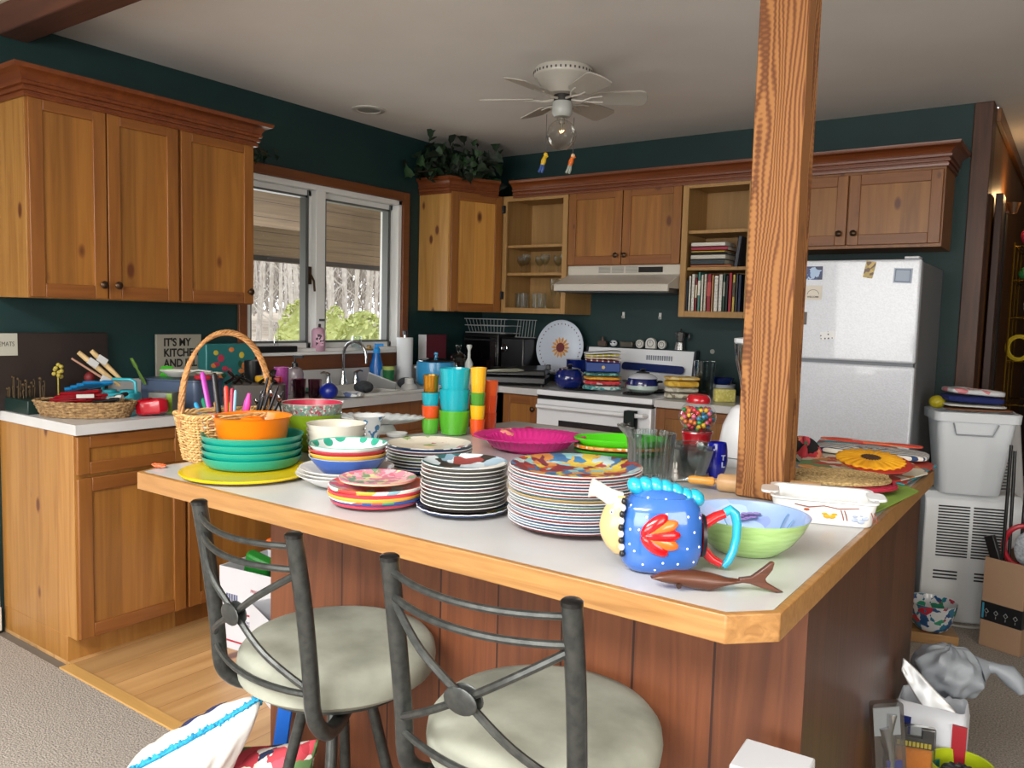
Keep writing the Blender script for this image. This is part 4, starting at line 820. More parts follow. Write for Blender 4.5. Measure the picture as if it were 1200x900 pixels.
# ---- carved wooden fish
q,_=spot(838,690); s_=wid(1,q); wf=thing('wooden_fish','carved dark wood fish with forked tail in front of the teapot','carving',(q.x,q.y-.012,TOP+.0005),VR); WF=wood('dark carving wood','#3f1f12','#5c321f','X',knot=0,rough=.35,grain=80)
top=[(766,675),(778,670),(795,666.5),(815,666),(835,669),(855,674),(872,676)]; bot=[(766,677),(778,681),(792,684),(800,688),(825,690),(850,683),(872,680)]
def fish(u,v):
    f=u*6; i=min(int(f),5); w=f-i; x=top[i][0]*(1-w)+top[i+1][0]*w; yt=top[i][1]*(1-w)+top[i+1][1]*w; yb=bot[i][1]*(1-w)+bot[i+1][1]*w
    a=2*PI*v; cz=(690-(yt+yb)/2)*s_; hz=(yb-yt)/2*s_; th=max(.0015,.014*math.sin(PI*min(1,.12+.8*u))**.7*(1 if u<.9 else .8)); return Vector(((x-838)*s_,th*math.cos(a),max(cz+hz*math.sin(a),0)))
b=B(); b.grid(fish,36,20); b.done('fish_body',WF,wf,fix=False)
b=B(); tl_=[(868,676),(882,674),(895,664),(904,656),(908,656),(906,665),(898,676),(900,680),(912,687),(920,691),(912,692),(895,687),(880,682),(868,681)]
b.prism([((x-838)*s_,(692-y)*s_) for x,y in tl_],-.005,.005,axis='Y'); b.done('tail',WF,wf,bevel=.0018)
b=B(); X=(791-838)*s_; b.ball((X,-.0085,(690-674)*s_),(.0018,.0012,.0018),0,8,6); b.done('eye',mel('#c9b08a'),wf)
b=B(); b.cyl(((797-838)*s_,-.0135,(690-683.5)*s_),((797-838)*s_,-.010,(690-683)*s_),.0042); b.done('mouth_notch',P('#2c160c',.7),wf)
# ---- right hand end: baking dish, mats, cloths
zr=TOP+.056; fr_=at(1030,592,z=zr); fl_=at(905,581,z=zr); br_=at(1021,575,z=zr)
ux=(fr_-fl_).normalized(); w_=(fr_-fl_).length; dang=math.atan2(ux.y,ux.x); dp=abs((br_-fr_).dot(Vector((-ux.y,ux.x,0)))); dp=max(dp,.14)
cen=fl_+(fr_-fl_)*.5+Vector((-ux.y,ux.x,0))*dp/2
bd=thing('baking_dish','white rectangular baking dish painted with fruit and flowers','baking dish',(cen.x,cen.y,TOP+.001),dang)
b=B(); rings=[(w_*.90,dp*.86,0),(w_*.93,dp*.90,.004),(w_,dp,.050),(w_*1.035,dp*1.06,.053),(w_*1.035,dp*1.06,.057),(w_*.97,dp*.94,.056),(w_*.90,dp*.84,.008)]
vs=[];k=24
for (a_,b2,z) in rings: vs+=[(x,y,z) for x,y in rr(a_,b2,.022,5)]
k=len(rr(1,1,.02,5)); fs=[(i*k+j,i*k+(j+1)%k,(i+1)*k+(j+1)%k,(i+1)*k+j) for i in range(6) for j in range(k)]+[tuple(range(k-1,-1,-1)),tuple(6*k+j for j in range(k))]
b.add(vs,fs); DW=mel('#dfe1e1',.15); b.done('dish_body',DW,bd)
for s_ in (-1,1):
    b=B(); b.prism([(x+s_*(w_/2+.004),y) for x,y in rr(.04,dp*.5,.018,4)],.052,.058); b.done('handle',DW,bd,bevel=.002)
yf=-dp/2*.965
b=B(); 
for i in range(6): a=2*PI*i/6; b.ball((.012+.010*math.cos(a),yf+.0022,.028+.008*math.sin(a)),(.008,.0012,.006),0,10,6,M=RX(-.12))
b.done('painted_lemon',mel('#d99a18'),bd)
b=B()
for i in range(5): a=2*PI*i/5; b.ball((.072+.011*math.cos(a),yf+.0022,.022+.008*math.sin(a)),(.0075,.0012,.005),0,10,6,M=RX(-.12))
b.done('painted_flower',mel('#9aa6bd'),bd)
b=B()
for x in (.038,.045,.098,.104): b.tube([(x-.004,yf-.001,.036),(x,yf+.0,.026),(x+.003,yf+.002,.014)],.0011,5)
b.tube([(-.06,yf-.002,.042),(-.03,yf-.003,.038),(.0,yf-.002,.043),(.03,yf-.003,.039),(.07,yf-.002,.043)],.0011,5); b.done('painted_stems',mel('#8c4a3c'),bd)
b=B(); b.ball((-.035,yf+.001,.036),(.010,.0012,.008),0,10,6); b.done('painted_cherry',mel('#a8502c'),bd)
# mats
def flatmat(name,label,pts,z,th,mat,cat,ang=None,rim=None,group=None):
    ps=[at(x,y,z=z) for x,y in pts]; c=sum(ps,Vector())/len(ps); b=B(); b.prism([(p.x-c.x,p.y-c.y) for p in ps],0,th); o=b.done(name,mat,bevel=min(.0015,th/3)); o.location=(c.x,c.y,z); return tag(o,label,cat,group)
PRT=cells('printed blue orange red placemat',['#2f8fa0','#b8402c','#3f9fae','#2f8fa0','#c9854a','#3a8a94','#a8382c'],14,distort=.07,rough=.7)
flatmat('placemat','square green edged placemat at the island corner, under the others',[(935,566),(1000,612),(1030,600),(1077,577),(1040,560),(980,548)],TOP+.002,.004,P('#7a9a3c',.7),'placemat')
flatmat('placemat','printed placemat in blue, orange and red under the sunflower pad',[(935,545),(1060,569),(1098,547),(1050,525),(960,516)],TOP+.007,.004,PRT,'placemat')
flatmat('placemat','second printed placemat peeking out lower, under the sunflower pad',[(935,550),(1030,575),(1088,560),(1050,535),(950,525)],TOP+.0015+.0,.0035,cells('cream orange print mat',['#d8d2c0','#c98a4a','#b8402c','#d8d2c0','#6a8a5c'],22,distort=.06,rough=.7),'placemat').location.z=TOP+.0118
STRI=bands('navy and cream stripes',[(0,'#d9d6cc'),(.62,'#24406a')],axis='Y',scale=60,rough=.8)
c_=at(1020,531,z=TOP+.022); b=B(); cloth_pad(b,.34,.16,.022,0,.0015,4); o=b.done('folded_cloth',STRI); o.location=(c_.x,c_.y,TOP+.0165); o.rotation_euler=(0,0,.05); tag(o,'folded navy striped cloth behind the sunflower pad','cloth')
c_=at(1020,518,z=TOP+.045); b=B(); cloth_pad(b,.32,.05,.008,0,.001,5); o=b.done('folded_cloth',cells('red orange printed border',['#c94a34','#d9603f','#c43a30','#dcd0c0','#b89a6a'],26,stretch=(.4,1,1),rough=.8)); o.location=(c_.x,c_.y,TOP+.0395); o.rotation_euler=(0,0,.05); tag(o,'folded red bordered cloth lying on the striped cloth','cloth')
# woven oval mats
def oval(name,label,c,a_,b_,z,mat,rz):
    b=B(); turns=11; pts=[]
    for i in range(turns*40):
        t_=i/(turns*40); a=2*PI*t_*turns; k=(1-t_)*.985+.015; pts.append((a_*k*math.cos(a),b_*k*math.sin(a),.004+.0010*math.sin(a*13)))
    b.tube(pts,.0052 if a_>.1 else .004,6); b.lathe([(0,0),(a_*.99,0),(a_*.99,.004),(0,.004)],48,sy=b_/a_)
    o=b.done(name,mat); o.location=(c.x,c.y,z); o.rotation_euler=(0,0,rz); return tag(o,label,'placemat')
cc=at(985,566,z=TOP+.02)
oval('woven_mat','crimson woven oval mat showing under the straw one',cc+Vector((.012,-.006,0)),.135,.105,TOP+.0195,P('#a81c38',.8,bump=.4,bs=120),VR+.1)
oval('woven_mat','natural straw oval mat on top of the mats pile',cc+Vector((-.01,.004,0)),.140,.108,TOP+.031,noisy('braided straw','#8f7448','#c9ad78',140,rough=.8,bump=.5),VR+.1)
# sunflower pot holder
c_=at(1022,541,z=TOP+.05); t=thing('sunflower_pot_holder','yellow sunflower shaped pot holder with brown centre','pot holder',(c_.x-.002,c_.y-.012,TOP+.058),.3,rot=(.16,.02,.3))
b=B(); n_=22; 
def pet(u,v):
    a=2*PI*u; r=.088*(1+.05*abs(math.sin(11*a)))*v; return Vector((r*math.cos(a)*1.0,r*math.sin(a)*.95,.006*math.sin(PI*min(1,v*1.02))+.002*math.sin(22*a)*v))
b.grid(pet,132,10,closed_u=True); b.done('petals',noisy('sunflower yellow cloth','#d99408','#e8a812',30,rough=.8,bump=.1),t,fix=False,solid=.004)
b=B(); b.lathe([(0,.009),(.028,.007),(.031,.004),(.031,.0)],36); b.done('flower_centre',P('#4c3018',.9,bump=.5,bs=200),t)
b=B(); b.lathe([(0,-.006),(.094,-.006),(.096,-.004),(.094,-.002),(0,-.002)],48); b.done('backing',P('#a8281c',.8),t,loc=(.012,-.008,0))
# rumpled floral cloth right behind the post
c_=Vector((2.865,-2.03,TOP)); b=B()
def rump(u,v):
    a=2*PI*u; th=PI*.5*v; k=1+.18*math.sin(5*a+3*v)+.1*math.sin(9*a); return Vector((.06*math.sin(th)*math.cos(a)*k,.05*math.sin(th)*math.sin(a)*k,.068*math.cos(th)*(1+.12*math.sin(7*a+5*v))))
b.grid(rump,48,14,closed_u=True); o=b.done('rumpled_cloth',cells('black red floral cloth',['#b8323c','#3a7a5a','#1c1a1c','#d98a6a','#c9c4b8','#1c1a1c','#c94a5a'],34,distort=.04,rough=.9)); o.location=(c_.x,c_.y,TOP+.001); tag(o,'rumpled floral cloth behind the post on the island','cloth')
# ================================================================ appliances
C=.9145
# range
rg=thing('range','white electric range with dark oven window','range',(0,0,0)); ENA=P('#e6e9ee',.2,coat=.5); ra,rb2=.924,1.682
b=B(); b.box(ra,rb2,-.60,-.025,.02,.90); b.done('body',ENA,rg,bevel=.004)
b=B(); b.box(ra,rb2,-.655,-.09,.885,.918); b.done('cooktop',ENA,rg,bevel=.006)
for i,(x,y,r) in enumerate([(1.12,-.47,.10),(1.50,-.47,.08),(1.12,-.22,.08),(1.50,-.22,.10)]):
    b=B()
    for k in range(4): b.tube([((r-.018*k)*math.cos(a*PI/16)+x,(r-.018*k)*math.sin(a*PI/16)+y,.924) for a in range(32)],.0045,6,closed=True)
    b.done('burner',BLACK,rg)
b=B(); b.prism([(-.025,.918),(-.10,.918),(-.085,1.06),(-.065,1.165),(-.025,1.165)],ra+.012,rb2-.012,axis='X'); bgd=b.done('backguard',ENA,rg,bevel=.004)
for x0 in (ra,rb2-.012): 
    b=B(); b.prism([(-.022,.918),(-.105,.918),(-.09,1.06),(-.068,1.17),(-.022,1.17)],x0,x0+.012,axis='X'); b.done('end_cap',P('#2a3036',.4),bgd)
b=B()
for k in range(9): x=1.02+k*.011; b.box(x,x+.005,-.0795,-.076,1.10-.0,1.135)
for k in range(12): x=1.36+k*.015; b.box(x,x+.008,-.0795,-.076,1.10,1.13)
b.done('printed_marks',P('#7b828c',.5),bgd)
b=B(); b.box(ra+.003,rb2-.003,-.652,-.60,.245,.862); dr=b.done('oven_door',ENA,rg,bevel=.006)
b=B(); b.box(1.085,1.52,-.655,-.648,.42,.745); b.done('oven_window',P('#26262b',.12,coat=.5),dr,bevel=.002)
b=B(); b.tube([(ra+.03,-.655,.822),(ra+.03,-.69,.822),(rb2-.03,-.69,.822),(rb2-.03,-.655,.822)],.013,12); b.done('door_handle',ENA,dr)
b=B(); b.box(ra+.003,rb2-.003,-.648,-.60,.05,.235); b.done('storage_drawer',ENA,rg,bevel=.006)
b=B(); b.box(ra+.002,rb2-.002,-.64,-.60,.864,.884); b.done('vent_gap',BLACK,rg)
b=B(); b.box(0,.062,-.012,.0,-.40,.0); b.box(0,.062,.030,.040,-.30,.0); b.box(0,.062,-.012,.040,0,.006); o=b.done('dish_towel',P('#14201e',.9),bevel=.003); o.location=(1.545,-.708,.842); tag(o,'narrow black towel hanging on the oven door handle','towel')
# hood
hd=thing('range_hood','off white range hood under the short cabinets','range hood',(0,0,0)); HM=P('#b9b3a8',.35)
b=B(); b.prism([(-.003,1.672),(-.312,1.672),(-.312,1.615),(-.455,1.560),(-.475,1.552),(-.475,1.512),(-.455,1.512),(-.455,1.530),(-.003,1.530)],.909,1.665,axis='X'); b.done('hood_shell',HM,hd,bevel=.003)
b=B(); b.box(.92,1.655,-.45,-.01,1.505,1.529); b.done('underside_filter',P('#4c4f50',.4,.5),hd)
for k in range(3):
    b=B()
    for j in range(6): b.box(1.13+k*.092,1.21+k*.092,-.3155,-.311,1.628+j*.0066,1.6305+j*.0066)
    b.done('vent_slots',P('#6e6f6b',.5),hd)
b=B(); b.box(1.40,1.555,-.316,-.311,1.628,1.660); b.done('switch_panel',BLACK,hd)
# hooks and outlet on the wall
for x,w_ in ((1.15,'left'),(1.407,'right')):
    b=B(); b.box(-.008,.008,-.006,-.0005,-.02,.02); b.tube([(0,-.004,-.005),(0,-.02,-.018),(0,-.028,-.005)],.003,6); o=b.done('wall_hook',P('#c9cac5',.4)); o.location=(x,0,1.375); tag(o,'%s of the two small white hooks on the wall above the range'%w_,'hook')
b=B(); b.cyl((0,-.006,0),(0,-.0005,0),.014); o=b.done('wall_button',P('#8a8d86',.5)); o.location=(1.758,0,1.169); tag(o,'small round grey wall plug right of the range','wall fitting')
# refrigerator
FRM=noisy('pebbled white enamel','#c8cdd6','#d2d7e0',150,rough=.22,bump=.35,bd=.002,detail=2,coat=.4)
fr=thing('refrigerator','white textured refrigerator with top freezer and magnets','refrigerator',(0,0,0)); fx0,fx1=2.222,2.976
b=B(); b.box(fx0+.004,fx1-.004,-.655,-.03,.02,1.640); b.done('body',P('#74787c',.45),fr,bevel=.004)
for nm,z0,z1 in (('freezer_door',1.185,1.648),('fridge_door',.09,1.170)):
    b=B(); b.box(fx0,fx1,-.722,-.662,z0,z1); d=b.done(nm,FRM,fr,bevel=.010,bseg=3)
    b=B(); b.box(fx0+.02,fx0+.05,-.765,-.722,(z0+.03) if nm[1]=='r' and nm[0]=='f' and z0>1 else z1-.35,(z0+.30) if z0>1 else z1-.04); b.done('door_handle',P('#c9cdd2',.3),d,bevel=.006)
b=B(); b.box(fx0+.01,fx1-.01,-.70,-.66,1.168,1.187); b.done('door_gasket',P('#70757b',.5),fr)
b=B(); b.box(fx1-.07,fx1-.01,-.725,-.64,1.649,1.660); b.done('hinge_cover',P('#c5c9ce',.4),fr,bevel=.003)
b=B(); b.box(fx0+.02,fx1-.02,-.65,-.60,.0,.09); b.done('toe_grille',P('#3a3c3f',.5),fr)
def magnet(label,px_,py_,w,h,mat,rot=0,extra=None):
    q=at(px_,py_,y=-.7235); b=B(); b.box(-w/2,w/2,-.003,0,-h/2,h/2); o=b.done('magnet',mat,bevel=.0006); o.location=(q.x,-.7225,q.z); o.rotation_euler=(0,rot,0); tag(o,label,'magnet')
    if extra: extra(o)
    return o
magnet('dark blue picture magnet at the top left of the freezer door',953,320,.085,.062,cells('night sea picture',['#1a2a5c','#24407a','#9fb8d8','#16204a'],30,distort=.05))
magnet('pale card magnet with an arched drawing below the blue one',953,343,.080,.068,P('#cfc9bd',.5),0,lambda o:[B().tube([(.026*math.cos(a*PI/10),-.0035,-.008+.022*math.sin(a*PI/10)) for a in range(11)],.0012,5).done('printed_arch',P('#6a625c',.5),o),text('WELCOME',.011,(0,-.0035,-.02),(PI/2,0,0),P('#5b554f',.5),o,'lettering',.0003)])
magnet('tilted olive and gold tag shaped magnet on the freezer',1019,316,.042,.075,cells('gold and brown tag',['#9a8430','#b89a44','#5a3a20','#a08a3a'],55),.18)
magnet('square grey blue magnet at the top right of the freezer',1058,323,.075,.066,P('#93a1b5',.4),.04,lambda o:B().tube([(-.03,-.0035,-.026),(.03,-.0035,-.026),(.03,-.0035,.026),(-.03,-.0035,.026)],.0015,4,closed=True).done('printed_border',P('#4a5568',.5),o))
magnet('white spotted dog shaped magnet low on the freezer door',970,393,.066,.036,dots('spotted white','#d8dadb','#33363c',60,.30),-.15)
magnet('narrow dark magnet partly behind the post',943,373,.02,.06,P('#5a4f48',.5))
# things on the backguard
zb=1.1715
def onbg(px_,z=zb,y=-.045): return Vector((at(px_,405,y=y).x,y,z))
o=B().box(-.03,.03,-.014,.014,0,.035).lathe([(0,.035),(.010,.035),(.009,.06),(0,.062)],12).done('spice_jar',P('#4a3a30',.5),bevel=.002); o.location=onbg(706); tag(o,'dark squat jar at the left of the range back ledge','jar')
o=thing('ceramic_sheep','small white ceramic figurine on the range back ledge','figurine',onbg(719)); B().ball((0,0,.022),(.026,.014,.020),0,16,10).done('figure_body',P('#c9ccd2',.3),o); B().ball((-.012,-.013,.026),(.006,.004,.005),0,8,6).ball((.012,-.013,.026),(.006,.004,.005),0,8,6).done('painted_eyes',P('#23283a',.4),o)
o=B().box(-.045,.045,-.018,.018,0,.038).done('tin_box',P('#5e5a50',.35,.6),bevel=.004); o.location=onbg(735); tag(o,'low pewter coloured box on the range back ledge','box')
for i,(px_,r,lab) in enumerate([(750,.026,'left small round white dial timer on the range back ledge'),(763,.034,'larger arched white clock in the middle of three dials'),(776,.026,'right small round white dial timer on the range back ledge')]):
    p_=onbg(px_); t=thing('kitchen_timer' if i!=1 else 'kitchen_clock',lab,'timer' if i!=1 else 'clock',p_)
    b=B()
    if i==1: b.prism([(-r,0),(r,0)]+[(r*math.cos(a*PI/12),r*.95+r*math.sin(a*PI/12)) for a in range(13)],-.014,.014,axis='Y')
    else: b.cyl((0,-.012,r),(0,.012,r),r,seg=28)
    b.done('case',P('#d0cfc9',.35),t,bevel=.002)
    zc=r*.95 if i==1 else r; b=B(); b.tube([(r*.62*math.cos(a*PI/12),-.0155 if i==1 else -.0135,zc+r*.62*math.sin(a*PI/12)) for a in range(24)],.0018,5,closed=True); b.tube([(0,-.016,zc),(0,-.016,zc+r*.45)],.0018,5); b.done('dial_marks',P('#5a5a58',.5),t)
# moka pot
t=thing('moka_pot','aluminium moka pot on the right of the range back ledge','coffee pot',onbg(797)); AL=P('#9a9c9d',.25,.9)
oct_=lambda a,j:1/max(.92,math.cos(((a+PI/8)%(PI/4))-PI/8))
b=B(); b.lathe([(0,0),(.036,0),(.028,.045),(.030,.050),(0,.050)],8,wob=None); b.lathe([(0,.052),(.026,.052),(.036,.105),(.034,.108),(0,.115)],8); b.done('pot_body',AL,t,smooth=20)
b=B(); b.ball((0,0,.122),(.006,.006,.008),0,10,8); b.done('lid_knob',BLACK,t)
b=B(); b.tube([(.030,0,.095),(.055,0,.100),(.058,0,.062),(.050,0,.055)],[.006,.006,.005,.004],8); b.done('handle',BLACK,t)
# blue tray leaning along the backguard
p0=at(735,434,y=-.115); b=B(); b.prism(rr(.42,.05,.02,5),0,.006,axis='Y',M=RX(-.3)); o=b.done('enamel_tray',P('#10245c',.2,coat=.5),bevel=.002); o.location=(1.42,-.12,1.075); o.rotation_euler=(0,.02,0); tag(o,'long dark blue enamel tray resting against the range backguard','tray')
o.location.z=1.055
# pots
ENB=P('#0d1f66',.12,coat=.7)
q=at(666,453,z=.93); q=Vector((q.x+.01,-.47,.9295)); R=.092; t=thing('round_pot','round dark blue enamel pot at the front left of the range','pot',q,VR)
b=B(); b.lathe([(0,0),(R*.75,0),(R*.95,.025),(R,.055),(R*.93,.085),(R*.7,.105),(0,.105)],40); b.done('pot_body',ENB,t)
b=B(); b.lathe([(0,.106),(R*.72,.106),(R*.70,.113),(R*.3,.120),(0,.121)],36); b.lathe([(0,.121),(.010,.121),(.016,.132),(.012,.140),(0,.141)],16); b.done('lid',P('#10142a',.2,coat=.5),t)
b=B(); b.box(R*.85,R*1.35,-.012,.012,.076,.086); b.done('side_handle',BLACK,t,bevel=.003)
b=B(); b.box(-R*1.25,-R*.85,-.012,.012,.076,.086); b.done('side_handle',BLACK,t,bevel=.003)
q=Vector((at(679,432,y=-.22).x,-.22,.9295)); t=thing('stock_pot','taller dark blue pot behind the round blue one','pot',q,VR); R=.085
b=B(); b.lathe([(0,0),(R*.9,0),(R,.02),(R,.15),(R*1.04,.156),(R*.98,.158),(0,.152)],40); b.done('pot_body',ENB,t); b=B(); b.box(R*.6,R*1.5,-.014,.014,.160,.175); b.done('handle',BLACK,t,bevel=.004)
# stack of towels and a blue box
q=Vector((1.262,-.46,.930)); zz=0
TW=[('#4a8f90','teal patterned',.026,['#4a8f90','#c9d6d2','#2f6a78','#8fb8b4']),('#b8323c','red dotted',.024,['#c23440','#d0444c','#d9b8b4','#b02a38']),('#d9a03a','golden yellow',.020,['#d99a30','#e0b050']),('#3f7f78','green blue',.018,['#3f8078','#7fb0a4','#2f5f6a'])]
for i,(h,w_,th,pal) in enumerate(TW):
    b=B(); cloth_pad(b,.225-.006*i,.17,th,0,.003,i+2); o=b.done('kitchen_towel',cells(w_+' towel',pal,60,rough=.95)); o.location=(q.x,q.y,q.z+zz); o.rotation_euler=(0,0,VR-.1+.05*i); zz+=th+.0045; tag(o,'folded %s towel, %s of the pile below the blue box'%(w_,['lowest','second up','third up','topmost'][i]),'towel','towels piled on the range')
b=B(); b.box(-.10,.10,-.07,.07,0,.055); o=b.done('blue_box',P('#123a86',.45),bevel=.005); o.location=(q.x,q.y,q.z+zz+.002); o.rotation_euler=(0,0,VR-.05); tag(o,'blue box on the towel pile, under the pot holders','box')
b=B(); b.lathe([(0,0),(.010,0),(.010,.002),(0,.002)],16,M=RX(PI/2)); b.done('round_sticker',P('#c9b06a',.5),o,loc=(.0,-.0705,.027))
zz+=.059
for i,(c,w_) in enumerate([('#6a2438','burgundy'),('#d0b8a0','tan striped'),('#c9c25a','yellow green'),('#c4c8cc','white')]):
    b=B(); cloth_pad(b,.21,.16,.0125,0,.0015,20+i); o=b.done('pot_holder',bands('striped holder %d'%i,[(0,c),(.7,'#d9cfc4')],axis='X',scale=30,rough=.9) if i!=3 else P(c,.9)); o.location=(q.x-.002*i,q.y,q.z+zz); o.rotation_euler=(0,.04*(1-i),VR-.05+.04*i); zz+=.0165; tag(o,'%s folded pot holder, %s of the four on the blue box'%(w_,['lowest','second up','third up','topmost'][i]),'pot holder','pot holders on the blue box')
b=B(); cloth_pad(b,.10,.11,.03,0,.004,33); o=b.done('oven_mitt',cells('red and green mitt',['#a8283a','#b83444','#2f6a4a','#c9b0a4'],50,rough=.95)); o.location=(1.385,-.26,.930); o.rotation_euler=(0,-.15,VR+.5); o.location.z=.942; tag(o,'rumpled red and green oven mitt right of the towel pile','oven mitt')
# casserole
q=Vector((1.497,-.40,.9295)); t=thing('covered_casserole','white and navy banded casserole with black knob','casserole',q,VR); R=.094
b=B(); b.lathe([(0,0),(R*.7,0),(R*.97,.018),(R,.040)],44); b.done('lower_bowl',P('#b6c8c4',.2,coat=.4),t)
b=B(); b.lathe([(R*1.0,.040),(R*.99,.055),(R*.90,.080),(R*.88,.080),(R*.9,.041)],44); b.done('navy_band',P('#101d5c',.15,coat=.6),t)
b=B(); b.lathe([(R*.92,.080),(R*.90,.085),(R*.6,.105),(R*.35,.112),(0,.114)],44); b.done('lid',P('#c9ccd6',.2,coat=.5),t)
b=B(); b.lathe([(0,.112),(R*.42,.111),(R*.40,.117),(.012,.122),(.018,.132),(0,.135)],28); b.done('knob',BLACK,t)
for s_ in (-1,1): b=B(); b.tube([(s_*R*.9,-.02,.06),(s_*R*1.18,-.018,.062),(s_*R*1.18,.018,.062),(s_*R*.9,.02,.06)],.006,8); b.done('side_handle',BLACK,t)
# yellow towels
q=Vector((1.752,-.43,C)); zz=0
for i,(c,w_,th,pal) in enumerate([('#a8a08a','grey beige printed',.030,['#b5ad98','#a59d86','#c9c4b4','#7a705c']),('#b8b4a8','off white',.024,['#b9b5a6','#cfccc0','#a8a496']),('#d9b24a','soft yellow',.034,['#d0a83c','#dcb850','#c99a30']),('#d9a23a','gold edged cream',.018,['#cfa040','#d9c48a'])]):
    b=B(); cloth_pad(b,.185,.14,th,0,.004,40+i); o=b.done('folded_towel',cells(w_+' cloth',pal,36,distort=.05,rough=.95)); o.location=(q.x,q.y,q.z+.001+zz); o.rotation_euler=(0,0,VR-.15+.07*i); zz+=th+.005; tag(o,'%s folded towel, %s of the pile right of the casserole'%(w_,['lowest','second up','third up','topmost'][i]),'towel','towels right of the casserole')
# right counter
q=Vector((at(825,455,y=-.30).x,-.30,C)); b=B(); b.lathe([(0,.004),(.050,0),(.055,.004),(.062,.21),(.059,.21),(.052,.012),(0,.012)],36); o=b.done('glass_vase',GLT); o.location=q; tag(o,'tall straight clear glass vase behind the gumball machine','vase')
q=Vector((at(849,462,y=-.42).x,-.42,C)); b=B(); b.box(-.055,.055,-.03,.03,0,.07); o=b.done('sponge_pack',cells('yellow sponge',['#d9cf7a','#d0c56a','#e0d88a','#cfc464'],90,rough=.9),bevel=.006); o.location=q; o.rotation_euler=(0,0,VR); tag(o,'yellow sponge pack on the worktop left of the post','sponge')
q=Vector((at(846,452,y=-.18).x,-.18,C))
for i in range(3): bowl('white_bowl','white bowl beside the vase, %s of three stacked'%['lowest','middle','uppermost'][i],UP(q,.001+i*.012),.075,.05,mel('#c9ccd0'),mel('#c9ccd0'),rb=.5,group='white bowls on the right worktop')
bowl('navy_bowl','navy bowl resting in the stacked white bowls',UP(q,.066),.068,.045,mel('#14265c'),mel('#14265c'),rb=.45)
# blender on the island behind the post
q=Vector((at(884,520,y=-2.24).x,-2.24,TOP)); bl=thing('blender','blender with white base and crinkled clear jar behind the post','blender',q,VR)
b=B(); b.lathe([(0,0),(.104,0),(.110,.010),(.108,.06),(.098,.12),(.076,.17),(.060,.182),(0,.184)],44,sy=.78); b.done('motor_base',P('#d5d6da',.3,coat=.3),bl)
b=B(); b.tube([(.1105*math.cos(i*PI/24),.0865*math.sin(i*PI/24),.028) for i in range(48)],.0015,5,closed=True); b.done('base_seam',P('#6f747c',.5),bl)
b=B(); b.lathe([(0,.184),(.046,.184),(.044,.20),(0,.20)],32); b.done('blade_collar',BLACK,bl)
b=B(); b.lathe([(0,.203),(.042,.200),(.052,.26),(.066,.32),(.072,.372),(.069,.372),(.063,.32),(.049,.26),(.040,.206),(0,.206)],72,wob=lambda a,j:1+.022*math.cos(9*a)); b.done('jar',GLT,bl)
b=B(); b.lathe([(0,.366),(.067,.366),(.0745,.374),(.0745,.386),(.03,.392),(0,.392)],40); b.done('lid',P('#c5c8cb',.3),bl)
# ================================================================ inside the open cabinets
def stem(x,y,z,lab,g,h=.13,r=.032):
    b=B(); b.lathe([(0,0),(r*.8,0),(r*.8,.002),(.004,.006),(.0035,h*.42),(r*.5,h*.47),(r,h*.72),(r*.9,h),(r*.87,h),(r*.95,h*.72),(r*.4,h*.5),(0,h*.49)],24); o=b.done('stem_glass',GL); o.location=(x,y,z); return tag(o,lab,'glass',g)
def tumb(x,y,z,lab,g,h=.10,r=.03):
    b=B(); b.lathe([(0,0),(r*.85,0),(r,h),(r*.95,h),(r*.8,.006),(0,.006)],24); o=b.done('drinking_glass',GL); o.location=(x,y,z); return tag(o,lab,'glass',g)
for i,x in enumerate([.455,.525,.60,.675,.745,.825]): stem(x,-.17-.05*(i%2),1.636,'short stemmed glass on the middle shelf of the open glass cabinet','stemmed glasses on the middle shelf',.125 if i%2 else .115)
for i,x in enumerate([.455,.525,.595,.665]): tumb(x,-.19-.04*(i%2),1.3905,'short tumbler on the bottom shelf of the open glass cabinet','tumblers on the bottom cabinet shelf',.115)
for i,x in enumerate([.735,.80,.855]): stem(x,-.20,1.3905,'tall flute glass at the right of the bottom cabinet shelf','flutes on the bottom cabinet shelf',.21,.026)
# cookbooks
def book(x0,w,h,d,z,c,lab,g,y=-.30,tilt=0,band=None,flat=False,spiral=False):
    t=thing('cookbook',lab,'book',(x0,y,z),0,g,rot=(0,tilt,0)); cov=P(c,.6) if isinstance(c,str) else c
    if flat:
        b=B(); b.box(0,h,0,d,0,.0025); b.box(0,h,0,d,w-.0025,w); b.box(0,h,0,.003,0,w); b.done('cover',cov,t); b=B(); b.box(.003,h-.004,.003,d-.004,.0026,w-.0026); b.done('pages',P('#c9c2b0',.9),t)
    else:
        b=B(); b.box(0,.0025,0,d,0,h); b.box(w-.0025,w,0,d,0,h); b.box(0,w,0,.003,0,h); b.done('cover',cov,t); b=B(); b.box(.0026,w-.0026,.003,d-.004,.003,h-.005); b.done('pages',P('#c9c2b0',.9),t)
        if band: b=B(); b.box(.0012,w-.0012,-.0012,0,h*.45,h*.8); b.done('spine_label',P(band,.6),t)
        if spiral:
            b=B()
            for k in range(11): b.tube([(w/2+w*.42*math.cos(a),-.001-w*.25*math.sin(a) ,h*(.08+.085*k)) for a in [i*PI/5 for i in range(6)]],.0014,4)
            b.done('spiral_binding',P('#c9c9c6',.4),t)
    return t
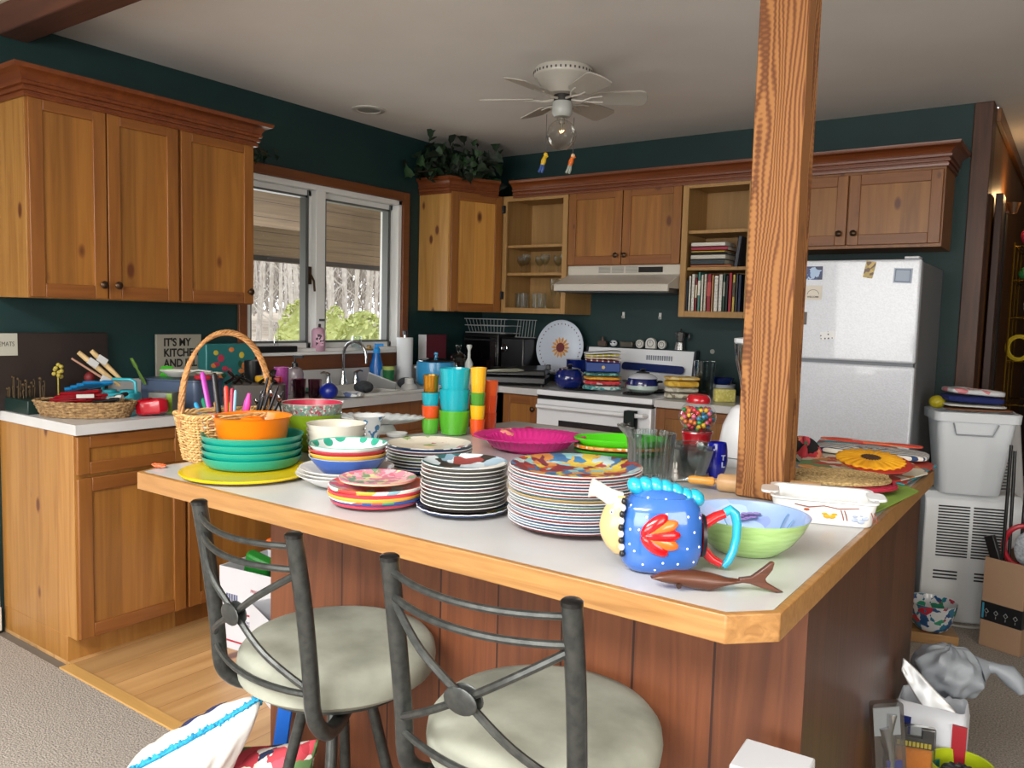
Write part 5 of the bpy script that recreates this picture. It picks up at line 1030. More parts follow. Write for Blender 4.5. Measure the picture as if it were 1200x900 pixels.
x=1.695; spec=[('#2a3440','dark slate',.017,.19,None,0),('#c9c6ba','cream',.014,.215,None,1),('#d0cdc4','off white spiral',.020,.225,None,1),('#8f2430','crimson',.012,.205,'#d0c0a0',0),('#3f7a70','green white',.016,.235,'#d0d0c8',0),('#c9c4b6','ivory spiral',.015,.22,None,1),('#b9b2a0','tan spiral',.016,.225,None,1),('#8c1f2c','dark red',.024,.225,'#b84a4a',0),('#b98a5a','buff',.012,.22,None,0),('#d5d2c8','white spiral',.024,.215,None,1),('#d2cfc8','second white spiral',.022,.222,None,1),('#2c4a40','deep green',.013,.225,'#9a9a90',0),('#1d1f24','black',.014,.215,None,0),('#9a2030','bright red',.019,.23,None,0),('#b8a24a','mustard',.016,.22,'#4a4030',0),('#3a3a44','charcoal',.012,.225,None,0),('#1b2a44','navy',.016,.22,None,0)]
for i,(c,w_,th,h,bd_,sp_) in enumerate(spec):
    book(x,th,h,.18,1.3905,c,'%s upright cookbook, %s on the lower shelf'%(w_,['first from the left','second','third','fourth','fifth','sixth','seventh','eighth','ninth','tenth','eleventh','twelfth','thirteenth','fourteenth','fifteenth','sixteenth','last on the right'][i]+(' from the left' if 0<i<16 else '')),'upright cookbooks on the lower shelf',band=bd_,spiral=sp_); x+=th+.0028
z=1.656
for i,(c,w_,th,L_) in enumerate([('#b5683c','brick orange',.012,.24),('#2c3438','dark photographic',.030,.20),('#b8b4a8','pale grey',.026,.205),('#1f1a1c','black',.010,.215),('#b8a030','yellow',.010,.20),('#8c2438','maroon spiral',.022,.215),('#c9c6bc','white',.024,.20)]):
    book(1.715,th,L_,.16,z,c,'%s cookbook lying flat, %s of the seven on the upper shelf'%(w_,['lowest','second up','third up','fourth up','fifth up','sixth up','topmost'][i]),'flat cookbooks on the upper shelf',flat=True,y=-.29); z+=th+.001
book(1.965,.022,.17,.16,1.656,'#3a3c44','dark upright book at the right of the upper shelf','books',y=-.28,tilt=.12)
# ================================================================ back corner worktop
q=Vector((.05,-.27,C)); t=thing('toaster_oven','black toaster oven with chrome knob in the back corner','toaster oven',q)
b=B(); b.box(0,.30,0,.24,.012,.315); b.done('oven_case',BLACK,t,bevel=.008); b=B(); b.box(.015,.285,-.006,0,.03,.29); b.done('oven_door',P('#08080a',.08,coat=.6),t,bevel=.002)
b=B(); b.tube([(.03,-.006,.27),(.03,-.03,.27),(.27,-.03,.27),(.27,-.006,.27)],.006,8); b.done('door_handle',P('#3a3b3e',.3,.5),t)
for x_ in (.02,.26): b=B(); b.cyl((x_+.01,.04,0),(x_+.01,.04,.012),.012); b.done('foot',BLACK,t)
t=thing('coffee_maker','black coffee maker with a round chrome dial beside the toaster oven','coffee maker',(.362,-.26,C)); b=B(); b.box(0,.19,0,.22,0,.29); b.done('maker_case',P('#101013',.35),t,bevel=.01)
b=B(); b.tube([(.035+.022*math.cos(a*PI/12),-.006,.22+.022*math.sin(a*PI/12)) for a in range(24)],.005,8,closed=True); b.cyl((.035,-.010,.22),(.035,0,.22),.010); b.done('chrome_dial',CHROME,t)
t=thing('wire_rack','shiny wire basket standing on the toaster oven','wire basket',(.04,-.22,C+.3165)); 
b=B()
for z in (.0,.05,.095):
    k=1+.6*z; b.tube([(.17-.17*k,.0-.02*k,z),(.17+.17*k,-.02*k,z),(.17+.17*k,.16,z),(.17-.17*k,.16,z)],.0035,6,closed=True)
for i in range(12): x_=.01+.029*i; b.tube([(x_*.9+.017,.16,0),(x_*.9+.017,0,0),((x_-.17)*1.06+.17,-.021,.095)],.0018,5)
b.done('basket_wires',P('#c4c8ca',.35,.5),t)
t=thing('wire_rack','leaning wire cooling rack at the right above the coffee maker','wire rack',(.385,-.13,C+.2915)); b=B()
for i in range(7): b.tube([(.012+.024*i,0,.0),(.012+.024*i-.006,.03,.12)],.002,5)
b.tube([(0,0,.002),(.17,0,.002)],.0025,5); b.tube([(-.006,.03,.12),(.16,.03,.12)],.0025,5); b.done('rack_wires',P('#c4c8ca',.35,.5),t)
# griddle
t=thing('contact_grill','black contact grill with a curved silver lid handle','grill',(.64,-.455,C),VR-.15); b=B(); b.box(-.20,.20,-.12,.12,.010,.062); b.done('grill_base',P('#121214',.35),t,bevel=.012)
b=B(); b.hexa([(-.20,-.13,.068),(.20,-.13,.068),(.20,.12,.078),(-.20,.12,.078)],[(-.18,-.12,.085),(.19,-.12,.105),(.19,.11,.125),(-.18,.11,.105)]); lid=b.done('grill_lid',P('#17181a',.3,coat=.3),t,bevel=.008)
b=B(); b.tube([(-.17,-.128,.086),(-.10,-.150,.092),(.02,-.152,.097),(.06,-.140,.10),(.02,-.130,.107),(-.10,-.130,.100),(-.17,-.128,.092)],.004,8); b.done('lid_handle',P('#a3a695',.35,.4),lid)
b=B(); b.box(.185,.215,-.02,.02,.10,.135); b.done('hinge_knob',BLACK,lid,bevel=.005)
for s_ in (-1,1): b=B(); b.cyl((s_*.17,-.09,0),(s_*.17,-.09,.011),.012); b.cyl((s_*.17,.09,0),(s_*.17,.09,.011),.012); b.done('foot',BLACK,t)
# sunflower platter against the wall
SF=P('#c98a2c',.3); t=thing('sunflower_platter','round white platter with a sunflower leaning on the back wall','platter',(.745,-.105,1.150),0,rot=(PI/2-.12,0,0)); t.scale=(1.1,1.1,1)
b=B(); b.lathe([(0,0),(.10,0),(.165,.014),(.167,.018),(.16,.018),(.10,.005),(0,.005)],56); b.done('platter_disc',P('#b9c3d2',.2,coat=.4),t)
b=B()
for i in range(14):
    a=2*PI*i/14; b.prism([(.022*math.cos(a-.2),.022*math.sin(a-.2)),(.05*math.cos(a-.16),.05*math.sin(a-.16)),(.066*math.cos(a),.066*math.sin(a)),(.05*math.cos(a+.16),.05*math.sin(a+.16)),(.022*math.cos(a+.2),.022*math.sin(a+.2))],.0052,.0062)
b.done('painted_petals',SF,t)
b=B(); b.cyl((0,0,.005),(0,0,.0068),.029,seg=28); b.done('painted_centre',P('#6a1f24',.4),t)
b=B()
for i in range(36): a=2*PI*i/36; b.ball((.143*math.cos(a),.143*math.sin(a),.0148),(.0055,.0035,.001),0,8,5,M=Rz(a+.6))
b.done('painted_border',P('#5a2530',.5),t)
# slow cooker, towel roll, boxes, jars
q=Vector((.365,-.93,C)); t=thing('slow_cooker','light blue slow cooker with glass lid and blue knob','slow cooker',q,.2); R=.118; SB=P('#2f8fc4',.3,coat=.3)
b=B(); b.lathe([(0,.006),(R*.9,.006),(R,.02),(R*1.02,.10),(R*.98,.145),(R*.9,.148),(0,.148)],44); b.done('cooker_body',SB,t); b=B(); b.lathe([(R*.95,.150),(R*.93,.155),(R*.5,.168),(0,.172)],40); b.done('lid',glass('smoky lid','#8fa0a8',.3),t,fix=False)
b=B(); b.lathe([(0,.172),(.008,.172),(.007,.185),(.013,.192),(.011,.202),(0,.203)],18); b.done('knob',P('#3f9fd0',.3),t)
b=B(); b.box(-R*1.15,-R*.9,-.03,.03,.10,.115); b.done('side_handle',P('#c9d0d4',.4),t,bevel=.004)
b=B(); b.box(R*.9,R*1.15,-.03,.03,.10,.115); b.done('side_handle',P('#c9d0d4',.4),t,bevel=.004)
q=Vector((at(474,440,x=.13).x,at(474,440,x=.13).y,C)); t=thing('paper_towel_roll','white paper towel roll on a chrome stand right of the sink','paper towels',q); b=B(); b.lathe([(0,0),(.07,0),(.07,.008),(.01,.012),(0,.012)],32); b.cyl((0,0,.01),(0,0,.315),.008); b.done('stand',CHROME,t)
b=B(); b.lathe([(.018,.016),(.050,.016),(.050,.285),(.018,.285)],36); b.done('paper_roll',P('#d6dade',.9),t)
b=B(); b.lathe([(0,.30),(.014,.30),(.016,.325),(0,.33)],18); b.done('finial',P('#4a4c50',.3,.8),t)
q=at(489,430,y=-.62); t=thing('carton','tall white and dark red food carton behind the paper towels','carton',(.03,-.72,C)); b=B(); b.box(0,.07,0,.20,0,.30); b.m=[1,1,0,1,1,1]; b.done('carton_body',[P('#d0d2d6',.5),P('#5c1a28',.5)],t,fix=False)
b=B(); b.ball((.0355+.035,.10,.10),(.002,.03,.07),0,14,8); b.done('printed_picture',P('#b9a8a0',.5),t)
q=Vector((.16,-.40,C)); t=thing('glass_canister','clear glass canister with a stacked knob lid','canister',(.215,-.53,C)); b=B(); b.lathe([(0,.004),(.062,0),(.066,.01),(.066,.13),(.05,.155),(.048,.155),(.062,.128),(.062,.012),(0,.01)],36); b.done('jar_body',GLT,t)
b=B(); b.lathe([(0,.158),(.056,.156),(.058,.165),(.03,.185),(.014,.19),(.012,.205),(.022,.222),(.02,.238),(0,.242)],30); b.done('lid',GLT,t)
b=B(); b.lathe([(0,0),(.055,0),(.055,.12),(0,.125)],28); o=b.done('red_canister',P('#7a101c',.35)); o.location=(.13,-.395,C); tag(o,'dark red canister between carton and glass jar','canister')
q=Vector((.44,-.70,C)); t=thing('pump_bottle','slim white bottle standing behind the slow cooker','bottle',q); t.scale=(.72,.72,.95); b=B(); b.lathe([(0,0),(.035,0),(.035,.14),(.014,.175),(.012,.225),(.024,.25),(.022,.262),(0,.264)],28); b.done('bottle_body',P('#c9cfca',.35),t)
for i in range(5):
    b=B(); b.lathe([(0,0),(.028,0),(.030,.07),(.026,.072),(.024,.01),(0,.01)],20); o=b.done('ramekin',cells('red and white patterned cup',['#c4c8cc','#8c1a26','#c4c8cc','#9a9ea2'],60,rough=.35)); o.location=(.50+.018*(i%2),-.62+.0*i,C) if False else (.20+.062*i,-.345-.02*(i%2),C); tag(o,'small red and white patterned cup in front of the toaster oven','cup','patterned cups by the toaster oven')
b=B(); b.lathe([(0,0),(.022,0),(.022,.09),(.006,.10),(.006,.16),(0,.16)],18); 
# ================================================================ sink zone
t=thing('sink','white sink with a raised rim under the window','sink',((SX0+SX1)/2,(SY0+SY1)/2,C)); hx,hy=(SX1-SX0)/2,(SY1-SY0)/2
b=B(); ring=[(hx*2+.05,hy*2+.05,0),(hx*2+.045,hy*2+.045,.014),(hx*2-.012,hy*2-.012,.014),(hx*2-.03,hy*2-.03,-.02),(hx*2-.06,hy*2-.06,-.17),(.05,.05,-.18)]
vs=[];
for a_,b_,z in ring: vs+=[(x,y,z) for x,y in rr(a_,b_,min(.05,a_/3),5)]
k=24; b.add(vs,[(i*k+j,i*k+(j+1)%k,(i+1)*k+(j+1)%k,(i+1)*k+j) for i in range(5) for j in range(k)]+[tuple(5*k+j for j in range(k))]); b.done('basin',P('#c4c4c0',.2,coat=.5),t,fix=False)
b=B(); b.box(-hx+.02,hx-.02,-.0,.02,-.16,.004); b.done('divider',P('#c4c4c0',.2,coat=.5),t,bevel=.005)
fy=at(402,447,x=.062).y; t=thing('faucet','chrome gooseneck faucet with two lever handles','faucet',(.062,fy,C),0); b=B()
pts=[(0,0,.0),(0,0,.18)]+[(.0+.075*(1-math.cos(a)),.0+.018*(1-math.cos(a)),.18+.085*math.sin(a)) for a in [i*PI/10 for i in range(1,11)]]+[(.15,.036,.14)]
b.tube(pts,.009,12); b.lathe([(0,0),(.026,0),(.024,.02),(.013,.06),(.010,.09),(0,.09)],24); b.done('spout',CHROME,t)
for s_,dy in ((-1,-.115),(1,.10)):
    b=B(); b.lathe([(0,0),(.024,0),(.020,.025),(.012,.06),(.014,.08),(0,.085)],20,c=(0,dy,0)); b.tube([(0,dy,.08),(.0,dy+s_*.035,.088),(.0,dy+s_*.055,.082)],[.007,.006,.005],8); b.done('lever_handle',CHROME,t)
b=B(); b.prism(rr(.06,.30,.025,4),0,.006); b.done('deck_plate',P('#5a5f63',.25,.9),t)
def bottle(name,label,cat,loc_,prof,mat,cap=None,capmat=None,rz=0,extra=None,bodyname='bottle_body'):
    t=thing(name,label,cat,loc_,rz); b=B(); b.lathe(prof,28); b.done(bodyname,mat,t)
    if cap: b=B(); cap(b); b.done('cap' if 'pump' not in name else 'pump',capmat or BLACK,t)
    if extra: extra(t)
    return t
q=at(441,447,x=.085); s_=wid(1,q)
t=bottle('dish_soap','bright blue dish soap bottle right of the faucet','soap bottle',(.085,q.y,C),[(0,0),(s_*7.5,0),(s_*8,.02),(s_*8,.11),(s_*5,.16),(s_*4.5,.19),(0,.19)],P('#0f6fc9',.25,trans=.2),lambda b:(b.lathe([(0,.19),(.020,.19),(.022,.215),(.012,.225),(.012,.245),(0,.246)],20),b.box(-.012,.04,-.01,.01,.232,.248)),P('#1a8fe0',.35),1.0)
B().ball((0,0,0),(.022,.002,.03),0,16,8).done('bottle_label',P('#a8c4d8',.5),t,loc=(s_*5.5,-s_*5.6,.065),rot=(0,0,.8))
q=at(454,440,x=.15); t=bottle('scrub_jar','green tub with pale lid next to the blue dish soap','tub',(.15,q.y+.01,C),[(0,0),(.030,0),(.036,.09),(0,.09)],P('#1f6a3a',.4),lambda b:b.lathe([(0,.09),(.038,.09),(.038,.112),(0,.114)],24),P('#9fae5a',.4))
q=at(372,410,x=-.02); t=bottle('pump_bottle','pink hand soap pump bottle on the window sill','soap bottle',(-.012,q.y,1.1205),[(0,0),(.036,0),(.039,.006),(.039,.115),(.030,.130),(.012,.137),(0,.137)],P('#b890a4',.3),lambda b:(b.lathe([(0,.137),(.014,.137),(.013,.155),(.005,.158),(.005,.178),(0,.178)],16),b.box(-.006,.035,-.006,.006,.172,.184)),P('#1a1a1e',.3),.4)
B().box(-.022,.022,-.0012,0,-.03,.035).done('bottle_label',cells('printed soap label',['#d0a8bc','#3a2c3c','#d0a8bc','#c490a8'],90),t,loc=(.024,-.032,.062),rot=(0,0,.65))
q=at(347,460,z=C); t=bottle('pump_bottle','clear hand soap bottle with black pump left of the faucet','soap bottle',(.27,-1.93,C),[(0,0),(.042,0),(.045,.006),(.045,.11),(.035,.135),(.014,.145),(0,.145)],P('#a89ca4',.2,trans=.5),lambda b:(b.lathe([(0,.145),(.017,.145),(.015,.165),(.006,.17),(.006,.20),(0,.2)],16),b.box(-.008,.045,-.007,.007,.19,.205)),BLACK,.4)
B().box(-.025,.025,-.0012,0,-.035,.03).done('bottle_label',cells('floral soap label',['#8a3a5c','#c9b8c4','#4a5a7a','#b05a7a'],80),t,loc=(.028,-.037,.06),rot=(0,0,.65))
# dishes, pads and cloths about the sink
q=at(385,462,z=C+.015); b=B(); cloth_pad(b,.26,.13,.022,0,.005,60); o=b.done('dish_cloth',cells('white blue dish cloth',['#c9ccca','#b8bcbc','#c9ccca','#5a6a9a'],26,rough=.95)); o.location=(.46,-1.80,C+.001); o.rotation_euler=(0,0,VR-.2); tag(o,'crumpled white and blue dish cloth left of the sink','cloth')
b=B(); b.lathe([(0,0),(.07,0),(.095,.012),(.093,.015),(.068,.004),(0,.004)],36); o=b.done('small_plate',mel('#0f7a66')); o.location=(.22,-1.80,C+.001); tag(o,'dark green plate lying left of the faucet','plate')
for i,(x_,y_,l_) in enumerate([(.33,-1.50,'dark grey round scrub pad in the left of the sink'),(.30,-1.12,'dark grey round scrub pad at the right of the sink')]):
    b=B(); b.ball((0,0,0),(.055,.055,.035),0,20,12); o=b.done('scrub_pad',P('#3c4046',.95,bump=.8,bs=90)); o.location=(x_,y_,C+.02); tag(o,l_,'scrub pad')
b=B(); b.box(-.085,.085,-.004,.004,-.06,.06); o=b.done('cutting_board',P('#b4b6b6',.4),bevel=.004); o.location=(.33,-1.36,C+.035); o.rotation_euler=(.9,.35,VR); tag(o,'white cutting board standing tilted in the sink','cutting board')
b=B(); b.lathe([(0,0),(.05,0),(.045,.02),(.028,.035),(.026,.065),(0,.068)],28); o=b.done('drain_plug',P('#b8bab8',.4)); o.location=(.36,-1.16,C-.01); tag(o,'white plastic stopper cup standing in the sink','stopper')
# window sill clutter
b=B(); b.box(-.03,.035,0,.30,0,.035); o=b.done('black_tray',P('#141416',.3),bevel=.006); o.location=(.005,-2.02,1.1205); tag(o,'long shiny black tray on the window sill behind the basket','tray')
b=B(); y_=at(324,395,x=.02).y; b.tube([(0,-.012,0),(0,-.012,.11),(0,-.006,.122),(0,.006,.122),(0,.012,.11),(0,.012,.0)],.0015,6); o=b.done('wire_hook',CHROME); o.location=(.018,y_,1.156); tag(o,'thin wire loop standing on the sill tray','wire')
q=at(425,404,x=-.02); b=B(); b.lathe([(0,0),(.030,0),(.034,.05),(.028,.085),(.026,.085),(.031,.05),(.027,.004),(0,.004)],24); o=b.done('sill_glass',GL); o.location=(-.012,q.y-.06,1.1205); tag(o,'small clear glass on the sill behind the faucet','glass')
b=B(); b.lathe([(0,0),(.035,0),(.045,.008),(.012,.014),(.014,.028),(0,.03)],20); o=b.done('brass_dish',P('#b99a5a',.3,.7)); o.location=(-.005,q.y+.04,1.1205); tag(o,'small brass candle dish on the sill right of the faucet','candle dish')
# ================================================================ left worktop
t=thing('leaning_board','large dark brown board leaning on the green wall, far left','board',(.03,-2.786,C)); b=B(); b.box(0,.014,-.60,0,.0,.314); b.done('board_panel',noisy('dark brown slate','#1f1614','#2a1f1b',6,rough=.5,bump=.1),t,bevel=.002)
b=B(); b.box(.0142,.0155,-.50,-.372,.222,.312); cd_=b.done('paper_card',P('#a8a69a',.7),t); text('PLACEMATS',.026,(.0160,-.436,.268),(PI/2,0,PI/2),P('#3a3a38',.7),t,'card_lettering',.0002,.75)
t=thing('wall_sign','cream sign with bold black kitchen lettering behind the basket handle','sign',(.022,-2.55,1.016)); 
b=B(); b.box(0,.014,0,.235,0,.204); b.done('sign_panel',P('#8e8a7e',.7),t,bevel=.001)
for i,s_ in enumerate(["IT'S MY","KITCHEN","AND I'LL"]): text(s_,.052,(.0148,.035,.165-.050*i),(PI/2,0,PI/2),P('#15120f',.7),t,ext=.0004,sx=.86,align='LEFT')
b=B(); b.box(.0145,.0152,.095,.14,.006,.020); b.done('lettering_line',P('#15120f',.7),t)
t=thing('flowered_tin','turquoise tin painted with flowers behind the basket','tin',(.05,-2.345,C)); b=B(); b.box(0,.07,0,.285,0,.262); b.done('tin_body',P('#2a6f70',.35,.2),t,bevel=.006)
b=B(); rnd=random.Random(9)
FM=[P('#a8324a',.5),P('#b8a83a',.5),P('#c9763a',.5),P('#1f4a30',.5)]
for i in range(24): b.ball((.0705,.03+.22*rnd.random(),.05+.19*rnd.random()),(.0012,.011+.01*rnd.random(),.011+.008*rnd.random()),rnd.randrange(4),10,6)
b.done('painted_flowers',FM,t)
# woven tray of red utensils
q=Vector((.405,-3.07,C+.001)); t=thing('woven_tray','oval woven tray heaped with red utensils at the counter end','basket',q,VR-.05)
def ovl(t_,k): a=2*PI*t_; r=.84+.16*k; return .20*r*math.cos(a),.105*r*math.sin(a)
b=B(); wicker(b,ovl,9,40,.062,.003,.0042); b.prism([ovl(i/48,0) for i in range(48)],0,.004); b.done('woven_body',noisy('dry seagrass','#6f5234','#a08258',70,rough=.9,bump=.4),t)
RP=P('#7a0c18',.25,coat=.4); BK=P('#141416',.3)
def stick(lab,cat,a_,b_,r,mat,g=None,flat=.4,name='utensil'):
    a_=Vector(a_); b_=Vector(b_); d=b_-a_; bb=B(); bb.tube([a_,a_+d*.25,a_+d*.6,a_+d*.7,b_],[r*1.2,r*1.3,r*.8,r*1.5,r*1.2],10,flat=flat); o=bb.done(name,mat); return tag(o,lab,cat,g)
for i in range(7):
    a_=-.9+.28*i; z=q.z+.050+.011*(i%4); M_=Rz(VR-.05)
    c0=q+M_@Vector((-.13+.012*i,-.05+.016*i,0)); c1=q+M_@Vector((.03+.012*i,-.04+.018*(6-i)*.6,0)); stick('dark red kitchen utensil heaped in the woven tray','utensil',(c0.x,c0.y,z),(c1.x,c1.y,z+.016),.012,RP,'dark red utensils in the woven tray',.5)
for i in range(3):
    M_=Rz(VR-.05); c0=q+M_@Vector((.06+.02*i,-.045+.04*i,0)); c1=q+M_@Vector((.15,-.03+.03*i,0)); stick(['black handled peeler at the right of the woven tray','white handled brush at the right of the woven tray','black spatula in the middle of the woven tray'][i],'utensil',(c0.x,c0.y,q.z+.060+.006*i),(c1.x,c1.y,q.z+.072+.008*i),.011,[BK,P('#b9b9b4',.4),BK][i],None,.6)
b=B(); b.box(-.03,.03,-.012,.012,0,.001); o=b.done('price_tag',P('#c5c5c0',.7)); o.location=q+Rz(VR)@Vector((.04,-.075,.085)); o.rotation_euler=(.5,0,VR+.5); tag(o,'white paper tag lying on the red utensils','tag')
# wooden handled tools sticking out behind
for i,(a_,b_,w_) in enumerate([((92,413),(140,452),'upper left'),((107,411),(143,446),'upper right')]):
    p0=at(*a_,x=.22); p1=at(*b_,x=.25); t=thing('wooden_brush','wooden handled utensil with paper tag, %s of the pair'%w_,'utensil',(0,0,0)); b=B(); d=p1-p0; b.tube([p0,p0+d*.3,p0+d*.7,p1],[.009,.012,.010,.007],12); b.done('wooden_handle',wood('bare beech','#b89a68','#cfb382','X',knot=0,rough=.7),t)
    b=B(); c=p0+d*.33+Vector((.014,-.004,.004)); b.box(-.001,.001,-.022,.022,-.014,.014,R=RX(-.6),c=c); b.done('paper_tag',P('#c9c9c9',.7),t)
p0=at(84,420,x=.22); p1=at(122,444,x=.25); t=thing('wooden_spoon','thin pinkish wooden stick with a tag below the brushes','utensil',(0,0,0)); b=B(); b.tube([p0,p1],[.004,.005],8); b.done('wooden_handle',P('#a8806c',.7),t); b=B(); b.box(-.001,.001,-.020,.020,-.014,.014,R=RX(-.5),c=p1+Vector((.01,0,-.004))); b.done('paper_tag',P('#c9c9c9',.7),t)
b=B()
for i in range(9): b.ball((.01*math.sin(i*2.1),.012*math.cos(i*1.7),.006*i),.009,0,10,6)
b.tube([(0,0,-.13),(0,0,0)],.003,5); o=b.done('dried_flower',P('#a0903c',.8)); p_=at(68,438,x=.13); o.location=p_; o.location.z=C+.135; tag(o,'stalk of small yellow dried flowers behind the woven tray','dried flower')
b=B(); b.ball((0,0,0),(.022,.022,.024),0,16,10); b.tube([(0,0,-.12),(0,0,-.02)],.003,5); o=b.done('red_pod',P('#6a1418',.6)); o.location=at(105,440,x=.12); o.location.z=C+.125; tag(o,'dark red round pod on a stem behind the blue utensils','ornament')
# dark green box with gilt sprigs at the left edge
t=thing('green_box','dark green box with gold sprigs at the far left counter corner','box',(.165,-3.165,C)); b=B(); b.box(-.13,.075,-.045,.045,0,.055); b.done('box_body',P('#0b2420',.4),t,bevel=.004)
b=B(); rnd=random.Random(4)
for i in range(26): x_=-.12+.19*rnd.random(); y_=-.04+.08*rnd.random(); h_=.02+.06*rnd.random(); b.tube([(x_,y_,.05),(x_+.01*rnd.uniform(-1,1),y_,.055+h_)],.0016,5); b.ball((x_,y_,.058+h_),.006*rnd.uniform(.5,1.2),0,8,6)
b.done('gold_sprigs',P('#4a3a22',.5,.3),t)
# teal caddy, blue utensils, red tub, clear boxes
TL=P('#2a9fae',.35,coat=.2); p_=at(147,470,z=C); t=thing('teal_caddy','turquoise plastic carrier with open handle behind the woven tray','caddy',(.27,-2.86,C),VR); b=B()
b.prism(rr(.155,.10,.025,5),0,.07); b.done('caddy_body',TL,t,bevel=.004); b=B(); b.tube([(-.07,0,.07),(-.068,0,.115),(-.05,0,.125),(.05,0,.125),(.068,0,.115),(.07,0,.07)],.007,10); b.done('carry_handle',TL,t)
b=B(); b.lathe([(.022,.071),(.030,.071),(.030,.082),(.022,.082)],24,c=(-.038,-.01,0)); b.lathe([(.022,.071),(.030,.071),(.030,.082),(.022,.082)],24,c=(.038,-.01,0)); b.done('cup_holders',TL,t)
for i in range(4):
    p0=Vector((.20+.03*i,-3.05+.01*i,C+.088+.010*i)); p1=Vector((.245+.025*i,-2.93+.005*i,C+.10+.006*i)); stick('bright blue kitchen utensil behind the woven tray','utensil',p0,p1,.012,P('#0f6fa8',.3,coat=.3),'bright blue utensils behind the woven tray',.6)
b=B(); cloth_pad(b,.115,.085,.062,0,.004,70,n=16); o=b.done('red_container',P('#a80c20',.25,coat=.4)); o.location=(.515,-2.925,C+.001); o.rotation_euler=(0,-.1,VR+.3); o.location.z=C+.006; o.location.x+=.045; o.location.y+=.045; tag(o,'glossy red rounded plastic container right of the woven tray','container')
t=thing('clear_container','clear plastic tub with a green strip by the red container','container',(.505,-2.80,C),VR); b=B(); b.prism(rr(.10,.08,.012,4),0,.085); b.done('tub_body',P('#8a8d86',.3,trans=.6),t); b=B(); b.box(.030,.051,-.043,-.0405,.002,.084); b.done('green_strip',P('#6a8a20',.4),t)
t=thing('clear_bin','clear plastic bin with blue contents behind the basket','bin',(.32,-2.60,C),VR-.3); b=B(); b.prism(rr(.30,.19,.02,4),0,.004); b.prism(rr(.30,.19,.02,4),.004,.115); b.done('bin_body',P('#5a6a86',.25,trans=.35),t,bevel=.003)
b=B(); b.prism(rr(.26,.15,.02,4),.006,.05); b.done('blue_contents',P('#1f3f8a',.6),t); b=B(); b.prism(rr(.31,.20,.02,4),.1155,.122); b.done('bin_lid',P('#4f6078',.3,trans=.3),t)
zt=C+.124
p_=at(190,444,z=zt+.02); t=thing('white_ladle','big white plastic spoon lying on the clear bin','spoon',(.35,-2.645,zt+.004),VR-.1); b=B(); b.lathe([(0,0),(.03,.004),(.065,.030),(.063,.033),(.03,.008),(0,.004)],36,sx=1.15,sy=.75); b.done('spoon_bowl',P('#c4c4bd',.4),t); b=B(); b.tube([(.06,0,.026),(.10,.0,.036),(.16,.0,.030)],[.010,.007,.009],10,flat=.5); b.done('handle',P('#c4c4bd',.4),t)
t=thing('white_ladle','second white spoon behind the basket handle','spoon',(.43,-2.535,zt+.004),VR+.2); b=B(); b.lathe([(0,0),(.02,.003),(.045,.020),(.043,.023),(.02,.006),(0,.003)],36,sx=1.3,sy=.75); b.done('spoon_bowl',P('#bdb9a8',.4),t)
stick('lime green spatula leaning behind the white spoon','spatula',at(192,446,x=.20),at(196,430,x=.16),.022,P('#3fae2a',.4),None,.3,'green_spatula')
stick('olive green server leaning left of the white spoon','server',at(170,450,x=.25),at(154,420,x=.25),.010,P('#5a7a34',.4),None,.4,'green_server')
b=B(); cloth_pad(b,.07,.05,.02,0,.002,75); o=b.done('red_scraper',P('#a8202c',.4)); o.location=(.475,-2.60,zt+.001); tag(o,'small red scraper beside the second white spoon','scraper')
# black bin, cluster of dark utensils between tin and window
b=B(); b.lathe([(0,0),(.036,0),(.044,.185),(.041,.185),(.033,.006),(0,.006)],28); o=b.done('black_tumbler',P('#0c0c0e',.3)); o.location=(.27,-2.185,C); tag(o,'tall black cup with pale rim behind the basket handle','cup')
for i in range(7):
    p0=Vector((.44+.02*i,-2.46+.03*i,C+.10)); p1=p0+Vector((.05*math.sin(i*2),.06*math.cos(i*1.3),.03+.012*(i%3))); stick('dark metal utensil jumbled behind the basket','utensil',p0,p1,.011,P('#2a2523',.25,.5),'dark utensils jumbled behind the basket',.5)
b=B(); b.prism(rr(.24,.15,.03,5),0,.095); o=b.done('utensil_bin',P('#3a3430',.5),bevel=.003); o.location=(.50,-2.33,C); o.rotation_euler=(0,0,VR+.3); tag(o,'brown bin holding the dark utensils behind the basket','bin')
b=B(); cloth_pad(b,.07,.05,.03,0,.003,80); o=b.done('yellow_ladle',P('#b88a1c',.35)); o.location=(.51,-2.31,C+.10); tag(o,'mustard yellow ladle head among the dark utensils','ladle')
b=B(); cloth_pad(b,.05,.04,.028,0,.003,81); o=b.done('red_knob_timer',P('#8c1420',.35)); o.location=(.54,-2.26,C+.098); tag(o,'small red knob shaped item beside the yellow ladle','timer')
# purple tumbler, blue ball cap, clear cups
q=Vector((.43,-2.145,C)); b=B(); b.lathe([(0,0),(.030,0),(.036,.16),(.033,.16),(.027,.006),(0,.006)],32); o=b.done('glitter_tumbler',noisy('purple glitter','#7a1f6a','#a84a94',300,rough=.25,bump=0,coat=.5)); o.location=q; tag(o,'tall purple glitter tumbler right of the basket handle','tumbler')
for i,(x_,y_) in enumerate([(.40,-2.01),(.47,-1.97)]):
    b=B(); b.lathe([(0,0),(.030,0),(.034,.095),(.031,.095),(.027,.004),(0,.004)],24); o=b.done('printed_glass',glass('pinkish printed glass %d'%i,'#c9a8b4',.25)); o.location=(x_,y_,C); tag(o,'clear pinkish glass beside the purple tumbler, %s one'%['left','right'][i],'glass')
b=B(); b.ball((0,0,.042),(.048,.044,.042),0,24,14); o=b.done('blue_scoop',P('#0c1f7a',.3)); o.location=(.56,-1.96,C); tag(o,'dark blue rounded scoop left of the dish cloth','scoop')
